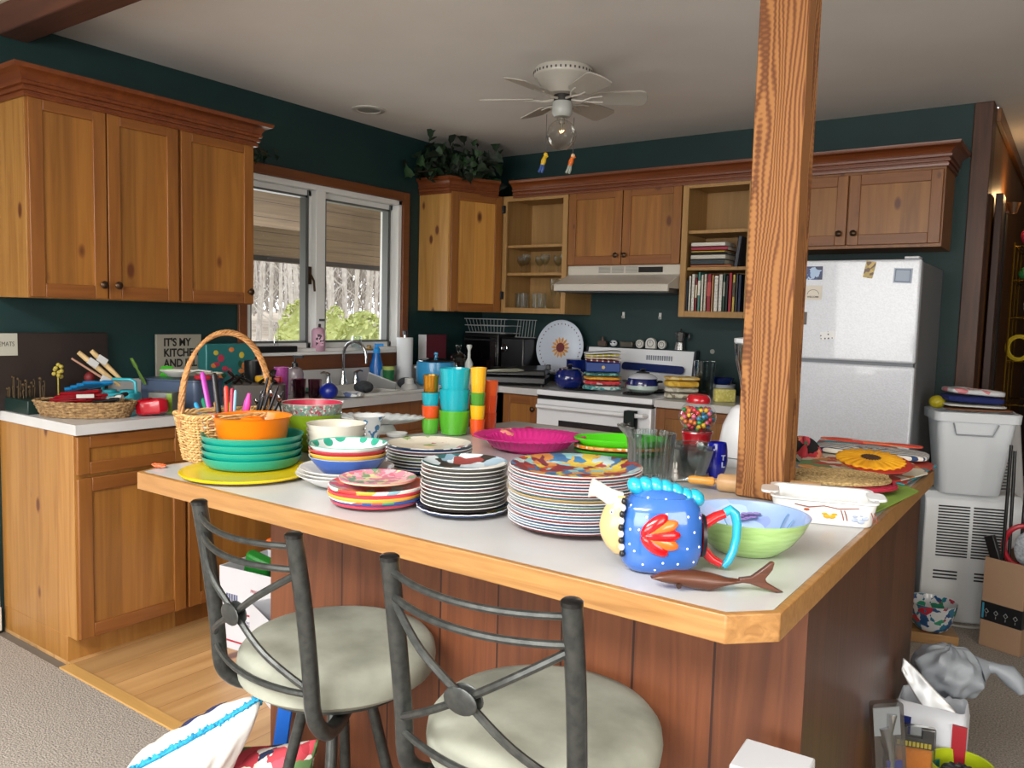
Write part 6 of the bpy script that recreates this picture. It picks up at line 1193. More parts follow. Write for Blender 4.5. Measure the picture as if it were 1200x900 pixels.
# nested mixing bowls on the island behind the bundt mould
q,_=spot(366,527); R=wid(69,q)/2
bowl('mixing_bowl','lime green mixing bowl under the pink lined bowl',UP(q,.001),R*.98,.115,mel('#7a9a1c'),mel('#7f9f22'),rb=.62,curve=.5)
bowl('mixing_bowl','pink lined mixing bowl with tiny floral print outside, nested in lime',UP(q,.058),R*1.02,.092,mel('#c23450'),cells('tiny floral print',['#7a8a80','#8c9a90','#a83a50','#7f8f8a','#c9ccc4','#5f8a80','#86948c'],170),mel('#d9c9c4'),rb=.60,curve=.5)
# ================================================================ ceiling fan, recessed light, ivy
fan=thing('ceiling_fan','white hugger ceiling fan with six blades and a clear globe bulb','ceiling fan',(1.58,-1.50,0)); FW=P('#b9b5ab',.35); FD=P('#a8a49b',.4)
b=B(); b.lathe([(0,2.466),(.128,2.466),(.134,2.455),(.134,2.432),(.130,2.425),(.118,2.420),(.085,2.365),(.075,2.352),(0,2.350)],48); b.done('motor_housing',FW,fan)
b=B()
for i in range(40): a=2*PI*i/40; b.box(-.0035,.0035,-.002,.002,-.005,.005,R=Rz(a+PI/2),c=(.1345*math.cos(a),.1345*math.sin(a),2.442))
b.done('vent_slots',P('#4c4a46',.6),fan)
b=B(); b.lathe([(0,2.352),(.040,2.352),(.040,2.325),(0,2.325)],24); b.done('rotor',P('#2c2a28',.5),fan)
b=B(); b.lathe([(0,2.322),(.042,2.322),(.046,2.315),(.046,2.268),(.036,2.255),(0,2.255)],32); b.done('light_kit',P('#a9aca8',.35),fan)
for i in range(6):
    a=VR+math.radians(-8+60*i); M_=Rz(a)@RX(-.26)
    t=B(); pl=[(.13,-.035),(.16,-.052),(.35,-.062),(.372,-.050),(.38,0),(.372,.050),(.35,.062),(.16,.052),(.13,.035)]; t.prism(pl,-.003,.003); bl_=t.done('blade',FD,fan,bevel=.0015,loc=(0,0,2.335),rot=(M_).to_euler())
    t=B(); t.tube([(.04,0,-.004),(.09,0,-.010),(.13,-.02,-.006),(.18,-.025,-.004)],[.006,.005,.004,.004],6); t.tube([(.09,0,-.010),(.13,.02,-.006),(.18,.025,-.004)],[.005,.004,.004],6); t.done('blade_bracket',FW,bl_)
b=B(); b.ball((0,0,2.176),(.068,.068,.068),0,32,20); b.lathe([(.024,2.24),(.024,2.256),(.020,2.256),(.020,2.24)],20); b.done('globe_bulb',glass('bulb glass','#fbfbf8',.2),fan)
b=B(); b.cyl((0,0,2.225),(0,0,2.25),.014); b.cyl((0,0,2.20),(0,0,2.225),.005); b.done('bulb_stem',P('#8f8a80',.4,.4),fan)
b=B(); b.tube([(-.012,0,2.195),(-.006,.004,2.186),(0,0,2.196),(.006,-.004,2.186),(.012,0,2.195)],.0016,6); b.done('filament',P('#ffb46a',.5,em=14),fan)
def fig(px_,py_,lab,shirt,pants,dx):
    q=at(px_,py_,y=-1.50+dx); t=thing('pull_chain_charm',lab,'pull chain charm',(q.x,-1.50+dx,q.z),VR); t.scale=(1.35,1.35,1.35)
    b=B(); b.ball((.006,0,.030),(.007,.006,.008),0,12,8); b.done('charm_top',P('#d8b020' if shirt!='#d9691c' else '#d9b48a',.4),t)
    b=B(); b.tube([(.004,0,.024),(.0,0,.010),(-.004,0,-.004)],[.006,.009,.007],10); b.tube([(.002,0,.018),(.014,-.003,.026)],[.003,.003],6); b.done('charm_middle',P(shirt,.4),t)
    b=B(); b.tube([(-.004,0,-.004),(-.010,0,-.018),(-.016,0,-.028)],[.007,.005,.004],8); b.tube([(-.002,0,-.004),(-.002,0,-.018),(-.006,0,-.030)],[.006,.005,.004],8); b.done('charm_bottom',P(pants,.4),t)
    b=B(); zt=(2.262-q.z)/1.35; b.tube([(.006,0,.037),(.006,0,zt)],.0011,5); b.done('pull_cord',P('#4a4640',.5),t)
fig(637,192,'left pull cord charm, yellow and blue, below the fan bulb','#c9a41c','#2a4a8a',-.055); fig(669,193,'right pull cord charm, orange and grey, below the fan bulb','#d9691c','#8f968c',.055)
q=at(432,128,z=H); b=B(); b.lathe([(.060,H-.001),(.090,H-.001),(.090,H-.006),(.066,H-.009),(.060,H-.004)],40); o=b.done('ceiling_light',P('#bdb9b2',.4)); tl_=Vector((q.x,q.y,0)); o.location=tl_; tag(o,'round recessed ceiling light with pale trim ring above the window','ceiling light')
b=B(); b.lathe([(0,H-.003),(.060,H-.003),(.060,H-.006),(0,H-.006)],32); b.done('lens',P('#8f8c86',.3),o)
def ivy(name,label,cen,ext,n,seed,droop=.0,ls=.034):
    r_=random.Random(seed); t=thing(name,label,'plant',cen); b=B()
    for i in range(n):
        u=Vector((r_.gauss(0,.42),r_.gauss(0,.42),r_.gauss(0,.42))); p_=Vector((u.x*ext[0],u.y*ext[1],u.z*ext[2]+ext[2]*.6))
        if p_.z<.0 : p_.z=abs(p_.z)*.3
        nn=Vector((r_.gauss(0,1),r_.gauss(-.8,1),r_.gauss(.2,.8))).normalized(); u1=nn.orthogonal().normalized(); u1=Matrix.Rotation(r_.uniform(0,6.3),3,nn)@u1; u2=nn.cross(u1); s=ls*r_.uniform(.6,1.25)
        pts=[(0,-.6),(.45,-.45),(.9,-.5),(.55,-.05),(.5,.35),(0,1.0),(-.5,.35),(-.55,-.05),(-.9,-.5),(-.45,-.45)]
        vs=[p_+u1*a_*s+u2*c_*s+nn*(-.12*s*(a_*a_)) for a_,c_ in pts]; vs.append(p_+nn*.1*s); b.add(vs,[(j,(j+1)%10,10) for j in range(10)],r_.choice([0,0,1,2]))
    b.done('foliage',[P('#10260f',.6),P('#1c3a18',.6),P('#0b1a09',.6)],t,fix=False,smooth=0)
    b=B()
    for i in range(9):
        a_=r_.uniform(0,6.3); b.tube([(0,0,.01),(ext[0]*.5*math.cos(a_),ext[1]*.5*math.sin(a_),.06),(ext[0]*.9*math.cos(a_),ext[1]*.9*math.sin(a_),.03)],.003,5)
    b.done('vines',P('#3a2c1a',.8),t); return t
ivy('trailing_ivy','leafy artificial ivy heaped on the corner cabinet below the ceiling',(.17,-.56,2.20),(.24,.34,.15),420,5,ls=.044)
ivy('trailing_ivy','small sprig of ivy on the window trim beside the left cabinets',(.06,-2.06,2.115),(.05,.16,.06),46,8,ls=.026)
# ================================================================ bar stools
STEEL=noisy('brushed dark steel','#3b3d3c','#4b4d4b',60,rough=.38,bump=.05); STEEL.node_tree.nodes['Principled BSDF'].inputs['Metallic'].default_value=.65
SUEDE=noisy('sage microsuede','#74766b','#9a9c8f',6,rough=.95,bump=.15,bd=.004,detail=8)
def bez(pts,n=8):
    out=[]; P_=[Vector(p) for p in pts]
    for i in range(len(P_)-1):
        p0=P_[max(i-1,0)];p1=P_[i];p2=P_[i+1];p3=P_[min(i+2,len(P_)-1)]
        for k in range(n):
            t=k/n; out.append(.5*((2*p1)+(-p0+p2)*t+(2*p0-5*p1+4*p2-p3)*t*t+(-p0+3*p1-3*p2+p3)*t**3))
    return out+[P_[-1]]
def stool():
    t=thing('bar_stool','','stool'); R=.212
    b=B(); b.lathe([(0,.556),(R*.90,.556),(R*.985,.570),(R,.592),(R*.985,.612),(R*.93,.626),(R*.8,.634),(R*.4,.638),(0,.639)],64); b.done('seat',SUEDE,t)
    b=B(); b.lathe([(0,.540),(R*.8,.540),(R*.8,.556),(0,.556)],40); b.cyl((0,0,.48),(0,0,.54),.05); b.done('swivel_plate',STEEL,t)
    Wt,Wb=.172,.170; ytop,ybot=-.228,-.172
    for s_ in (-1,1):
        pts=[(s_*Wt,ytop,.925),(s_*Wt,ytop+.022,.79),(s_*Wb,ybot-.018,.66),(s_*Wb,ybot-.012,.59)]+[(s_*(Wb-.0),ybot+.0,.555),(s_*(Wb-.012),ybot+.030,.528),(s_*(Wb-.04),ybot+.075,.520),(s_*(Wb-.09),ybot+.14,.521)]
        b=B(); b.tube(bez(pts,6),.0158,14); f=b.done('back_post',STEEL,t)
        b=B(); b.lathe([(0,0),(.0168,0),(.0168,.006),(.013,.009),(0,.0095)],18); b.done('end_cap',BLACK,f,loc=(s_*Wt,ytop,.922))
    def yy(z): 
        k=(z-.59)/(.925-.59); return -.187-.041*k
    def arc(z,sag,dz=0,n=14,x0=-1,x1=1):
        return [(Wt*(x0+(x1-x0)*i/n),yy(z)-sag*(1-(x0+(x1-x0)*i/n)**2),z+dz*(1-(x0+(x1-x0)*i/n)**2)) for i in range(n+1)]
    for z,r in ((.905,.0060),(.862,.0065)):
        b=B(); b.tube(arc(z,.040,-.006),r,8); b.done('back_rail',STEEL,t)
    b=B(); b.tube(arc(.622,.032,-.006),.0065,8); b.done('lower_rail',STEEL,t)
    cx_,cz_=0,.745; cy_=yy(cz_)-.040
    for (x0,z0,x1,z1) in ((-Wt,.858,Wt,.628),(Wt,.855,-Wt,.645)):
        pts=bez([(x0,yy(z0),z0),(x0*.5,(yy(z0)+cy_)/2-.016,(z0+cz_)/2),(0,cy_,cz_),(x1*.5,(yy(z1)+cy_)/2-.016,(z1+cz_)/2),(x1,yy(z1),z1)],6)
        b=B(); b.tube(pts,.0068,8); b.done('cross_rod',STEEL,t)
    for dy in (-.011,.007): b=B(); b.ball((0,cy_+dy,cz_),(.032,.0035,.021),0,28,10); b.done('oval_medallion',STEEL,t)
    for a in (45,135,225,315):
        a=math.radians(a); c,s_=math.cos(a),math.sin(a); b=B(); b.tube(bez([(.055*c,.055*s_,.535),(.075*c,.075*s_,.47),(.13*c,.13*s_,.25),(.20*c,.20*s_,.0125)],5),.0125,12); l=b.done('leg',STEEL,t)
        b=B(); b.lathe([(0,0),(.016,0),(.016,.018),(0,.018)],14); b.done('foot_glide',BLACK,l,loc=(.20*c,.20*s_,.0))
    b=B(); b.tube([(.150*math.cos(a*PI/24),.150*math.sin(a*PI/24),.20) for a in range(48)],.0085,8,closed=True); b.done('foot_ring',STEEL,t)
    return t
s1=stool(); s1.location=(2.300,-3.484,0); s1.rotation_euler=(0,0,math.radians(-6)); s1.scale=(1,1,1.022); s1['label']='round sage green bar stool with steel crossed back, the left one'; s1['group']='bar stools at the island'
dup(s1,(2.833,-3.480,0),math.radians(2),'round sage green bar stool with steel crossed back, the right one','bar stools at the island')
# ================================================================ cushions and floor pieces
def pillow(name,label,A,Bp,V,mat,trim=None,thick=.16,patch=None,bulge=1):
    """A-B is the visible seam edge, V runs down the cushion"""
    A,Bp,V=Vector(A),Vector(Bp),Vector(V); c=(A+Bp)/2+V/2; u=(Bp-A)/2; v=V/2; n=u.cross(v).normalized(); t=thing(name,label,'cushion',c)
    def f(a,b_,s):
        e=(1-a**4)*(1-b_**4); pin=1-.06*(a*a*(1-b_*b_)+b_*b_*(1-a*a))*-1; k=.94+.06*(a*a*b_*b_)
        return (u*a+v*b_)*k+n*s*(thick/2*max(e,0)**.5+.0015*math.sin(a*17+b_*9)*e*4)
    b=B()
    for s in (1,-1): b.grid(lambda x,y:f(x*2-1,y*2-1,s),28,28)
    b.done('cushion_cover',mat,t,fix=False,smooth=60)
    edge=[(-1+2*i/24,-1) for i in range(24)]+[(1,-1+2*i/24) for i in range(24)]+[(1-2*i/24,1) for i in range(24)]+[(-1,1-2*i/24) for i in range(24)]
    if trim:
        b=B(); r_=random.Random(3); pts=[f(a,b_,1) for a,b_ in edge]; b.tube(pts,.006,6,closed=True)
        for i in range(len(pts)):
            p=pts[i]; q=pts[(i+1)%len(pts)]
            for k in range(5):
                w=p+(q-p)*(k/5); d=(w.normalized()*.7+n*r_.uniform(-.9,.9)+Vector((r_.gauss(0,.3),r_.gauss(0,.3),r_.gauss(0,.3)))).normalized(); b.tube([w,w+d*.010*r_.uniform(.6,1.2)],[.0046,.003],4)
        b.done('tassel_trim',trim,t,smooth=0)
    if patch: 
        b=B(); b.grid(lambda x,y:f(*(patch[0]+(patch[1]-patch[0])*x,patch[2]+(patch[3]-patch[2])*y),patch[4])+n*patch[4]*.0015,10,4); b.done('navy_embroidery',P('#1c2450',.9),t,fix=False,solid=.001)
    return t
Bp=at(309,815,y=-3.50); A_=at(150,905,y=-3.74); V=Vector((-.20,.0,-.31))
pillow('throw_pillow','white throw pillow with turquoise tassel trim on the floor by the stools',A_,Bp,V,noisy('white satin cover','#c9c8c4','#d5d4d0',9,rough=.5,bump=.5,bd=.01),P('#1f8fb8',.8),.15,(-.1,.62,-.86,-.70,1))
B2=at(374,866,y=-3.40); A2=at(300,880,y=-3.46)
pillow('throw_pillow','red white and navy floral pillow on the floor under the left stool',A2+Vector((-.16,-.03,-.03)),B2,Vector((.02,-.10,-.24)),cells('red white floral cover',['#a8303c','#c9c4bc','#1f2a4a','#c94a58','#d0cbc4','#5a7a4a','#b03a44'],26,distort=.05,rough=.9),None,.13)
b=B(); b.box(-.022,.022,-.004,.004,0,.30); o=b.done('blue_folder',P('#0f5fc0',.4),bevel=.002); p_=at(322,868,y=-3.33); o.location=(p_.x,-3.34,.0); o.rotation_euler=(-.10,.08,.2); o.location.z=.012; tag(o,'bright blue plastic folder standing between the left stool legs','folder')
# mailing cartons between cabinets and island
def carton(name,label,loc_,w,d,h,rz,body,stripes=True,open_=True,tilt=0):
    t=thing(name,label,'box',loc_,0,None,rot=(0,tilt,rz)); th=.004; b=B(); b.box(-w/2,w/2,-d/2,d/2,0,th); b.box(-w/2,w/2,-d/2,-d/2+th,th,h); b.box(-w/2,w/2,d/2-th,d/2,th,h); b.box(-w/2,-w/2+th,-d/2+th,d/2-th,th,h); b.box(w/2-th,w/2,-d/2+th,d/2-th,th,h)
    if not open_: b.box(-w/2,w/2,-d/2,d/2,h,h+th)
    b.done('carton_walls',body,t,bevel=.001); return t
WC=P('#c9cad0',.7); RS=P('#a8283a',.6); BS=P('#1a2a6a',.6)
t=carton('mailing_box','open white mailing box with red stripes and blue logo, on the wood floor',(1.00,-2.62,.001),.36,.26,.33,.12,WC)
b=B(); b.box(-.181,.181,-.1312,-.1300,.150,.157); b.box(-.181,.181,-.1312,-.1300,.030,.037); b.done('red_stripes',RS,t)
b=B()
for x_,z_ in ((-.15,.105),(.05,.112)): b.prism([(x_,z_),(x_+.045,z_),(x_+.053,z_+.026),(x_+.008,z_+.026)],-.1316,-.1302,axis='Y')
for x_,z_ in ((-.14,.195),(.10,.05)):
    for k in range(9): b.box(x_+k*.007,x_+k*.007+(.002 if k%2 else .004),-.1316,-.1302,z_,z_+.03)
b.done('printed_marks',BS,t)
text('UNITED STATES\nPOSTAL SERVICE',.013,(-.09,-.1315,.118),(PI/2,0,0),BS,t,'printed_lettering',.0002,align='LEFT')
text('PRIORITY',.018,(.03,-.1315,.255),(PI/2,0,0),RS,t,'printed_lettering',.0002)
t2=carton('mailing_box','second white mailing box against the island boards',(1.36,-2.84,.001),.26,.22,.30,-.35,WC)
b=B(); b.box(-.131,.131,-.1113,-.1101,.135,.142); b.done('red_stripes',RS,t2); b=B(); b.prism([(-.11,.105),(-.065,.105),(-.057,.130),(-.102,.130)],-.1116,-.1102,axis='Y'); b.done('printed_marks',BS,t2)
b=B(); b.prism([(x,y) for x,y in rr(.12,.05,.02,4)],0,.10); o=b.done('green_container',P('#1f7a2a',.4),bevel=.01); o.location=(.93,-2.66,.275); o.rotation_euler=(.2,.3,.3); tag(o,'green plastic container sticking out of the open mailing box','container')
b=B(); b.ball((0,0,0),(.10,.05,.10),0,20,12); o=b.done('clear_bag',P('#8b8f92',.25,bump=.6,bs=30)); o.location=(1.03,-2.58,.31); tag(o,'grey translucent bag in the open mailing box','bag')
b=B(); cloth_pad(b,.13,.07,.03,0,.004,90); o=b.done('orange_package',P('#d9661c',.4)); o.location=(1.02,-2.60,.415); o.rotation_euler=(0,-.15,.3); tag(o,'orange package on top of the mailing box contents','package')
b=B(); b.box(-.05,.05,-.02,.02,-.12,.12); o=b.done('blue_package',P('#16225a',.4),bevel=.006); o.location=(1.135,-2.62,.27); o.rotation_euler=(.1,.15,.1); tag(o,'dark blue package at the right of the open mailing box','package')
b=B(); cloth_pad(b,.16,.10,.10,0,.006,91); o=b.done('beige_bag',P('#a8a294',.8)); o.location=(1.09,-2.60,.345); o.rotation_euler=(0,0,.3); tag(o,'beige crinkled bag above the dark blue package','bag')
# small white carton at the island corner
t=thing('white_carton','white carton with a strip of tape at the island front corner','box',(3.212,-3.375,0),.06); b=B(); b.box(-.057,.057,-.055,.045,0,.636); b.done('carton_body',P('#c0c2c6',.6),t,bevel=.003)
b=B(); b.box(-.008,.014,-.0560,-.0552,.45,.605); b.box(-.045,-.036,-.0560,-.0552,.565,.60); b.done('tape_strip',P('#a4aaa8',.3),t)
# ================================================================ right side: heater, bin, carton
HT=P('#d3d7da',.4); hx_=at(1073,725,z=0); hr=math.radians(20)
t=thing('room_heater','white floor heater with louvred grille beside the refrigerator','heater',(3.04,-.585,0),hr); hw,hd_,hh=.40,.17,.60
b=B(); pf=[(0,0),(hd_,0),(hd_,hh-.02),(hd_-.03,hh),(.035,hh),(.008,hh-.03),(0,hh-.07)]; b.prism(pf,0,hw,axis='X'); b.done('cabinet_shell',HT,t,bevel=.006)
for c0,c1 in ((.055,.185),(.20,.335)):
    b=B()
    for k in range(18): z=.535-.0135*k; b.box(c0,c1,-.003,.002,z,z+.0062)
    b.done('grille_slots',P('#1c1d20',.6),t)
for c0,c1 in ((.05,.15),(.22,.32)):
    b=B()
    for k in range(3): z=.20+.016*k; b.box(c0,c1,-.003,.002,z,z+.007)
    b.done('lower_slots',P('#1c1d20',.6),t)
b=B(); b.tube(bez([(3.13,-.57,.01),(3.18,-.60,.008),(3.26,-.58,.008),(3.33,-.52,.01)],5),.005,6); o=b.done('power_cable',P('#b8b8b2',.5)); tag(o,'white cable on the carpet in front of the heater','cable')
b=B(); b.box(-.03,.03,-.02,.02,0,.028); o=b.done('power_plug',P('#c4c4c0',.5),bevel=.005); o.location=(3.10,-.62,0); o.rotation_euler=(0,0,.4); tag(o,'white plug adapter on the carpet by the floral bowl','plug')
# tote bin
bc=Vector((3.185,-.475,.602)); t=thing('tote_bin','white tapered storage tote standing on the heater','bin',bc,hr); rings=[(.24,.155,0),(.25,.165,.01),(.318,.232,.33),(.318,.232,.331),(.348,.262,.333),(.352,.266,.372),(.342,.256,.375),(.322,.236,.372),(.30,.215,.30),(.236,.150,.012)]
vs=[];k=24
for a_,b_,z in rings: vs+=[(x,y,z) for x,y in rr(a_,b_,.035,5)]
b=B(); b.add(vs,[(i*k+j,i*k+(j+1)%k,(i+1)*k+(j+1)%k,(i+1)*k+j) for i in range(9) for j in range(k)]+[tuple(range(k-1,-1,-1)),tuple(9*k+j for j in range(k))]); b.done('bin_shell',P('#d2d8de',.35),t,fix=False)
b=B(); b.tube([(-.10,-.129,.327),(-.085,-.122,.275),(.06,-.122,.275),(.08,-.129,.327)],.0035,6); b.done('moulded_ridge',P('#8f959c',.4),t)
z=.603+.377
for i,(c,w_,th,dx) in enumerate([(P('#7a5034',.7),'brown cardboard folder',.010,.02),(P('#c4c4c0',.8),'white paper bundle',.012,.0),(P('#14205c',.9),'navy blue cloth',.030,-.005),(cells('white pink printed cloth',['#c9ccd0','#c9ccd0','#c97a80','#c9ccd0'],22,distort=.04),'white and pink cloth',.026,.0)]):
    b=B(); cloth_pad(b,.27-.01*i,.17,th,0,.003 if i>1 else .0008,95+i); o=b.done('folded_item',c); o.location=(bc.x+dx,bc.y,z); o.rotation_euler=(0,.02*i,hr+.05*i); z+=th+.006; tag(o,'%s, %s of the items on the tote bin'%(w_,['lowest','second up','third up','topmost'][i]),'cloth' if i>1 else 'paper')
b=B(); b.ball((0,0,.03),(.035,.035,.03),0,16,10); o=b.done('yellow_bag',P('#a89a1c',.4,bump=.5,bs=60)); o.location=(bc.x-.135,bc.y-.05,.603+.376); tag(o,'crumpled yellow bag at the left rim of the tote bin','bag')
# white louvred unit leaning behind
t=thing('louvred_unit','white louvred window unit leaning behind the tote bin','window unit',(3.345,-.02,0),0,None,rot=(-.05,-.10,.25)); b=B(); b.prism(rr(.22,.95,.06,6,0,.475),0,.10,axis='Y'); b.done('unit_body',P('#b4b4b4',.5),t,bevel=.008)
b=B()
for k in range(30): z=.36+.016*k; b.box(-.05,.05,-.003,.002,z,z+.008)
b.done('louvre_slots',P('#3a3a3e',.6),t)
# cardboard carton with black tape
CB=P('#9a7c62',.85); f0=at(1156,757,z=0); g0=at(1192,769,z=0); ang=math.atan2(g0.y-f0.y,g0.x-f0.x)
t=thing('cardboard_box','tall brown cardboard box with black printed tape, right edge','box',(f0.x-.03,f0.y,0),ang); w_,d_,h_=.135,.30,.385
M_=Rz(0); b=B(); th=.005
b.box(0,.16,0,th,0,h_); b.box(0,.16,d_-th,d_,0,h_); b.box(0,th,th,d_-th,0,h_); b.box(.16-th,.16,th,d_-th,0,h_); b.box(0,.16,0,d_,0,.004); b.done('carton_walls',CB,t,bevel=.0015)
TP_=P('#14161a',.35)
b=B(); b.box(-.001,.161,-.0012,0,.115,.195); b.box(.160,.1612,0,d_,.115,.195); b.box(-.0012,0,0,d_,.115,.195); tp_=b.done('printed_tape',TP_,t)
b=B()
for k in range(4): x=.022+.038*k; b.tube([(x-.008,-.0016,.155),(x,-.0016,.165),(x+.008,-.0016,.155),(x,-.0016,.145)],.0014,4,closed=True); b.box(x-.001,x+.001,-.0018,-.0012,.13,.14)
b.done('tape_marks',P('#8f9396',.5),tp_); b=B(); b.box(.004,.012,-.0018,-.0012,.122,.188); b.done('tape_blue_mark',P('#2f7f9a',.5),tp_)
def rod(label,cat,a_,b_,r,mat,name='walking_pole',g=None):
    bb=B(); bb.tube([a_,b_],r,10); o=bb.done(name,mat); return tag(o,label,cat,g)
bx=Vector((f0.x-.03,f0.y,0)); Ma=Rz(ang)
def inb(x,y,z): v=Ma@Vector((x,y,0)); return (bx.x+v.x,bx.y+v.y,z)
for i,(x,dx) in enumerate([(.035,-.01),(.055,-.035),(.075,-.02)]):
    rod('thin black pole standing in the cardboard box, in front of the heater','pole',inb(x,.08+.03*i,.006),inb(x+dx,.10+.05*i,.86-.03*i),.007,BLACK,'black_pole','black poles in the cardboard box')
rod('dark blue pole with bright blue grip in the cardboard box','pole',inb(.10,.12,.006),inb(.115,.16,.78),.009,P('#132a40',.4),'blue_pole'); rod('bright blue grip end standing above the cardboard box','grip',inb(.115,.161,.785),inb(.117,.163,.86),.013,P('#1a6ab0',.4),'blue_grip')
b=B(); b.box(-.02,.02,-.012,.012,-.06,.06); o=b.done('black_case',P('#111214',.4),bevel=.004); o.location=inb(.018,.03,.415); o.rotation_euler=(0,-.35,ang); tag(o,'small black case sticking out at the left of the cardboard box','case')
b=B(); b.tube([(.07*math.cos(a*PI/20),0,.09*math.sin(a*PI/20)) for a in range(40)],.011,8,closed=True); o=b.done('red_ring',P('#a8182a',.4)); o.location=inb(.085,.14,.43); o.rotation_euler=(.1,0,ang+.5); tag(o,'red plastic hoop standing in the cardboard box','hoop')
b=B(); b.ball((0,0,0),(.050,.012,.075),0,20,12); o=b.done('silver_pad',noisy('silver mesh','#7f858c','#a8adb4',90,rough=.6)); o.location=inb(.100,.15,.42); o.rotation_euler=(0,0,ang+.5); tag(o,'silver grey mesh pad inside the red hoop','pad')
rod('lime green rod at the right picture edge above the cardboard box','rod',inb(.125,.23,.006),inb(.165,.21,.72),.010,P('#5fae2a',.4),'green_rod')
# floral bowl on a wood block
fb=Vector((3.125,-.83,0)); b=B(); b.box(-.10,.10,-.06,.06,0,.045); o=b.done('wooden_block',wood('pale block','#8f6a40','#a8804f','X',knot=0),bevel=.003); o.location=(fb.x,fb.y,.0); o.rotation_euler=(0,0,.3); tag(o,'pale wooden block under the floral bowl','block')
FLB=cells('bright floral enamel',['#c4c8cc','#1f6a8a','#c4c8cc','#a8243a','#c4c8cc','#2f8a6a','#c4c8cc','#c4c8cc','#1f4a7a'],42,distort=.03,coat=.5,rough=.15)
bowl('floral_bowl','white enamel bowl with bright flowers on the floor behind the island',(fb.x,fb.y,.046),.10,.125,FLB,FLB,mel('#c4c8cc'),rb=.55,curve=.5)
# bags along the island end
t=thing('shopping_bag','blue and red printed shopping bag beside the island end','bag',(3.322,-2.34,0),.04); t.scale=(.94,.94,.97); b=B(); b.prism(rr(.19,.15,.02,4),0,.003)
k=24; rings=[(.15,.13,0),(.17,.15,.12),(.175,.145,.34),(.165,.12,.385)]; vs=[]
for a_,b_,z in rings: vs+=[(x+.003*math.sin(x*60+z*30),y+.004*math.sin(y*70+z*50),z) for x,y in rr(a_,b_,.02,5)]
b.add(vs,[(i*k+j,i*k+(j+1)%k,(i+1)*k+(j+1)%k,(i+1)*k+j) for i in range(3) for j in range(k)]); b.done('bag_body',P('#c4c8d0',.5),t,fix=False,solid=.002)
b=B(); b.box(-.0885,-.045,-.0785,-.070,.0,.35); b.done('blue_side_print',P('#15246a',.5),t); b=B(); b.box(.055,.0895,-.0785,-.070,.0,.36); b.done('red_side_print',P('#a01c28',.5),t)
b=B()
for j in range(6):
    r=.022+.009*j; b.tube([(.005+r*math.cos(a*PI/20+.2),-.0800,.22+r*.8*math.sin(a*PI/20+.2)) for a in range(19)],.0022,4)
b.done('dark_arcs_print',P('#3a3f54',.5),t)
def lumpy(b,rx,ry,rz_,seed,n=7,amp=.10):
    r_=random.Random(seed); ph=[r_.uniform(0,6.3) for _ in range(6)]
    def f(u,v):
        a=2*PI*u; t=PI*v; k=1+amp*math.sin(n*a+ph[0]+3*t)*math.sin(t)+amp*.6*math.sin(11*a+ph[1]-5*t)+amp*.5*math.sin(9*t+ph[2]+2*a); return Vector((rx*math.sin(t)*math.cos(a)*k,ry*math.sin(t)*math.sin(a)*k,-rz_*math.cos(t)*k))
    return b.grid(f,48,28,closed_u=True)
GB=P('#7d838a',.5,coat=.1); t=thing('plastic_bag','crumpled grey plastic bag knotted at its right, on the shopping bag','bag',(3.345,-2.26,.430),.15); b=B(); lumpy(b,.088,.080,.066,3,amp=.07); b.done('bag_body',GB,t,fix=False)
b=B(); b.tube([(.07,.0,.02),(.092,.005,.028),(.108,.0,.030),(.135,.01,.018),(.155,.0,.0),(.170,-.01,-.022)],[.036,.017,.014,.026,.023,.010],12); b.done('knotted_tail',GB,t)
b=B(); b.grid(lambda u,v:Vector((-.075+.13*u,-.045-.015*v+.003*math.sin(u*9),.085-.105*u-.065*v*(.25+.75*math.sin(PI*min(1,u*.9+.1)))+.002*math.sin(v*9+u*5))),16,10); o=b.done('foil_pouch',P('#b4b6b8',.38,.6)); o.location=(3.325,-2.335,.395); o.modifiers.new('t','SOLIDIFY').thickness=.003; tag(o,'silver foil pouch sticking out of the shopping bag','pouch')
# long clear pack leaning on the island end
p0=at(1036,905,x=3.262); p1=at(1024,826,x=3.250); 
t=thing('utensil_pack','long clear blister pack with a blue label leaning on the island end','package',(3.318,-2.70,.0),0,None,rot=(.10,-.03,-.95)); b=B(); b.prism(rr(.07,.50,.008,3,0,.25),-.010,.010,axis='Y'); 
b.v=[(y_*1.0,x_,z_) if False else (x_*0+y_,x_,z_) for x_,y_,z_ in b.v]; b.done('clear_shell',glass('blister plastic','#d9dde0',.45,.15),t)
b=B(); b.box(-.002,.002,-.005,.030,.05,.36); b.done('blue_label',P('#142a8a',.5),t); b=B(); b.box(.0021,.003,.004,.022,.27,.33); b.done('pink_mark',P('#c05a8a',.5),t)
b=B(); b.tube([(0,-.005,.27),(0,.008,.36),(0,-.004,.44)],[.010,.007,.016],10,flat=.6); b.tube([(0,.015,.28),(0,.0,.40),(.0,.012,.47)],[.006,.005,.012],8); b.done('steel_tool',CHROME,t)
b=B(); b.box(-.003,.0005,-.030,.030,.42,.485); b.done('white_card',P('#b0b2b4',.6),t)
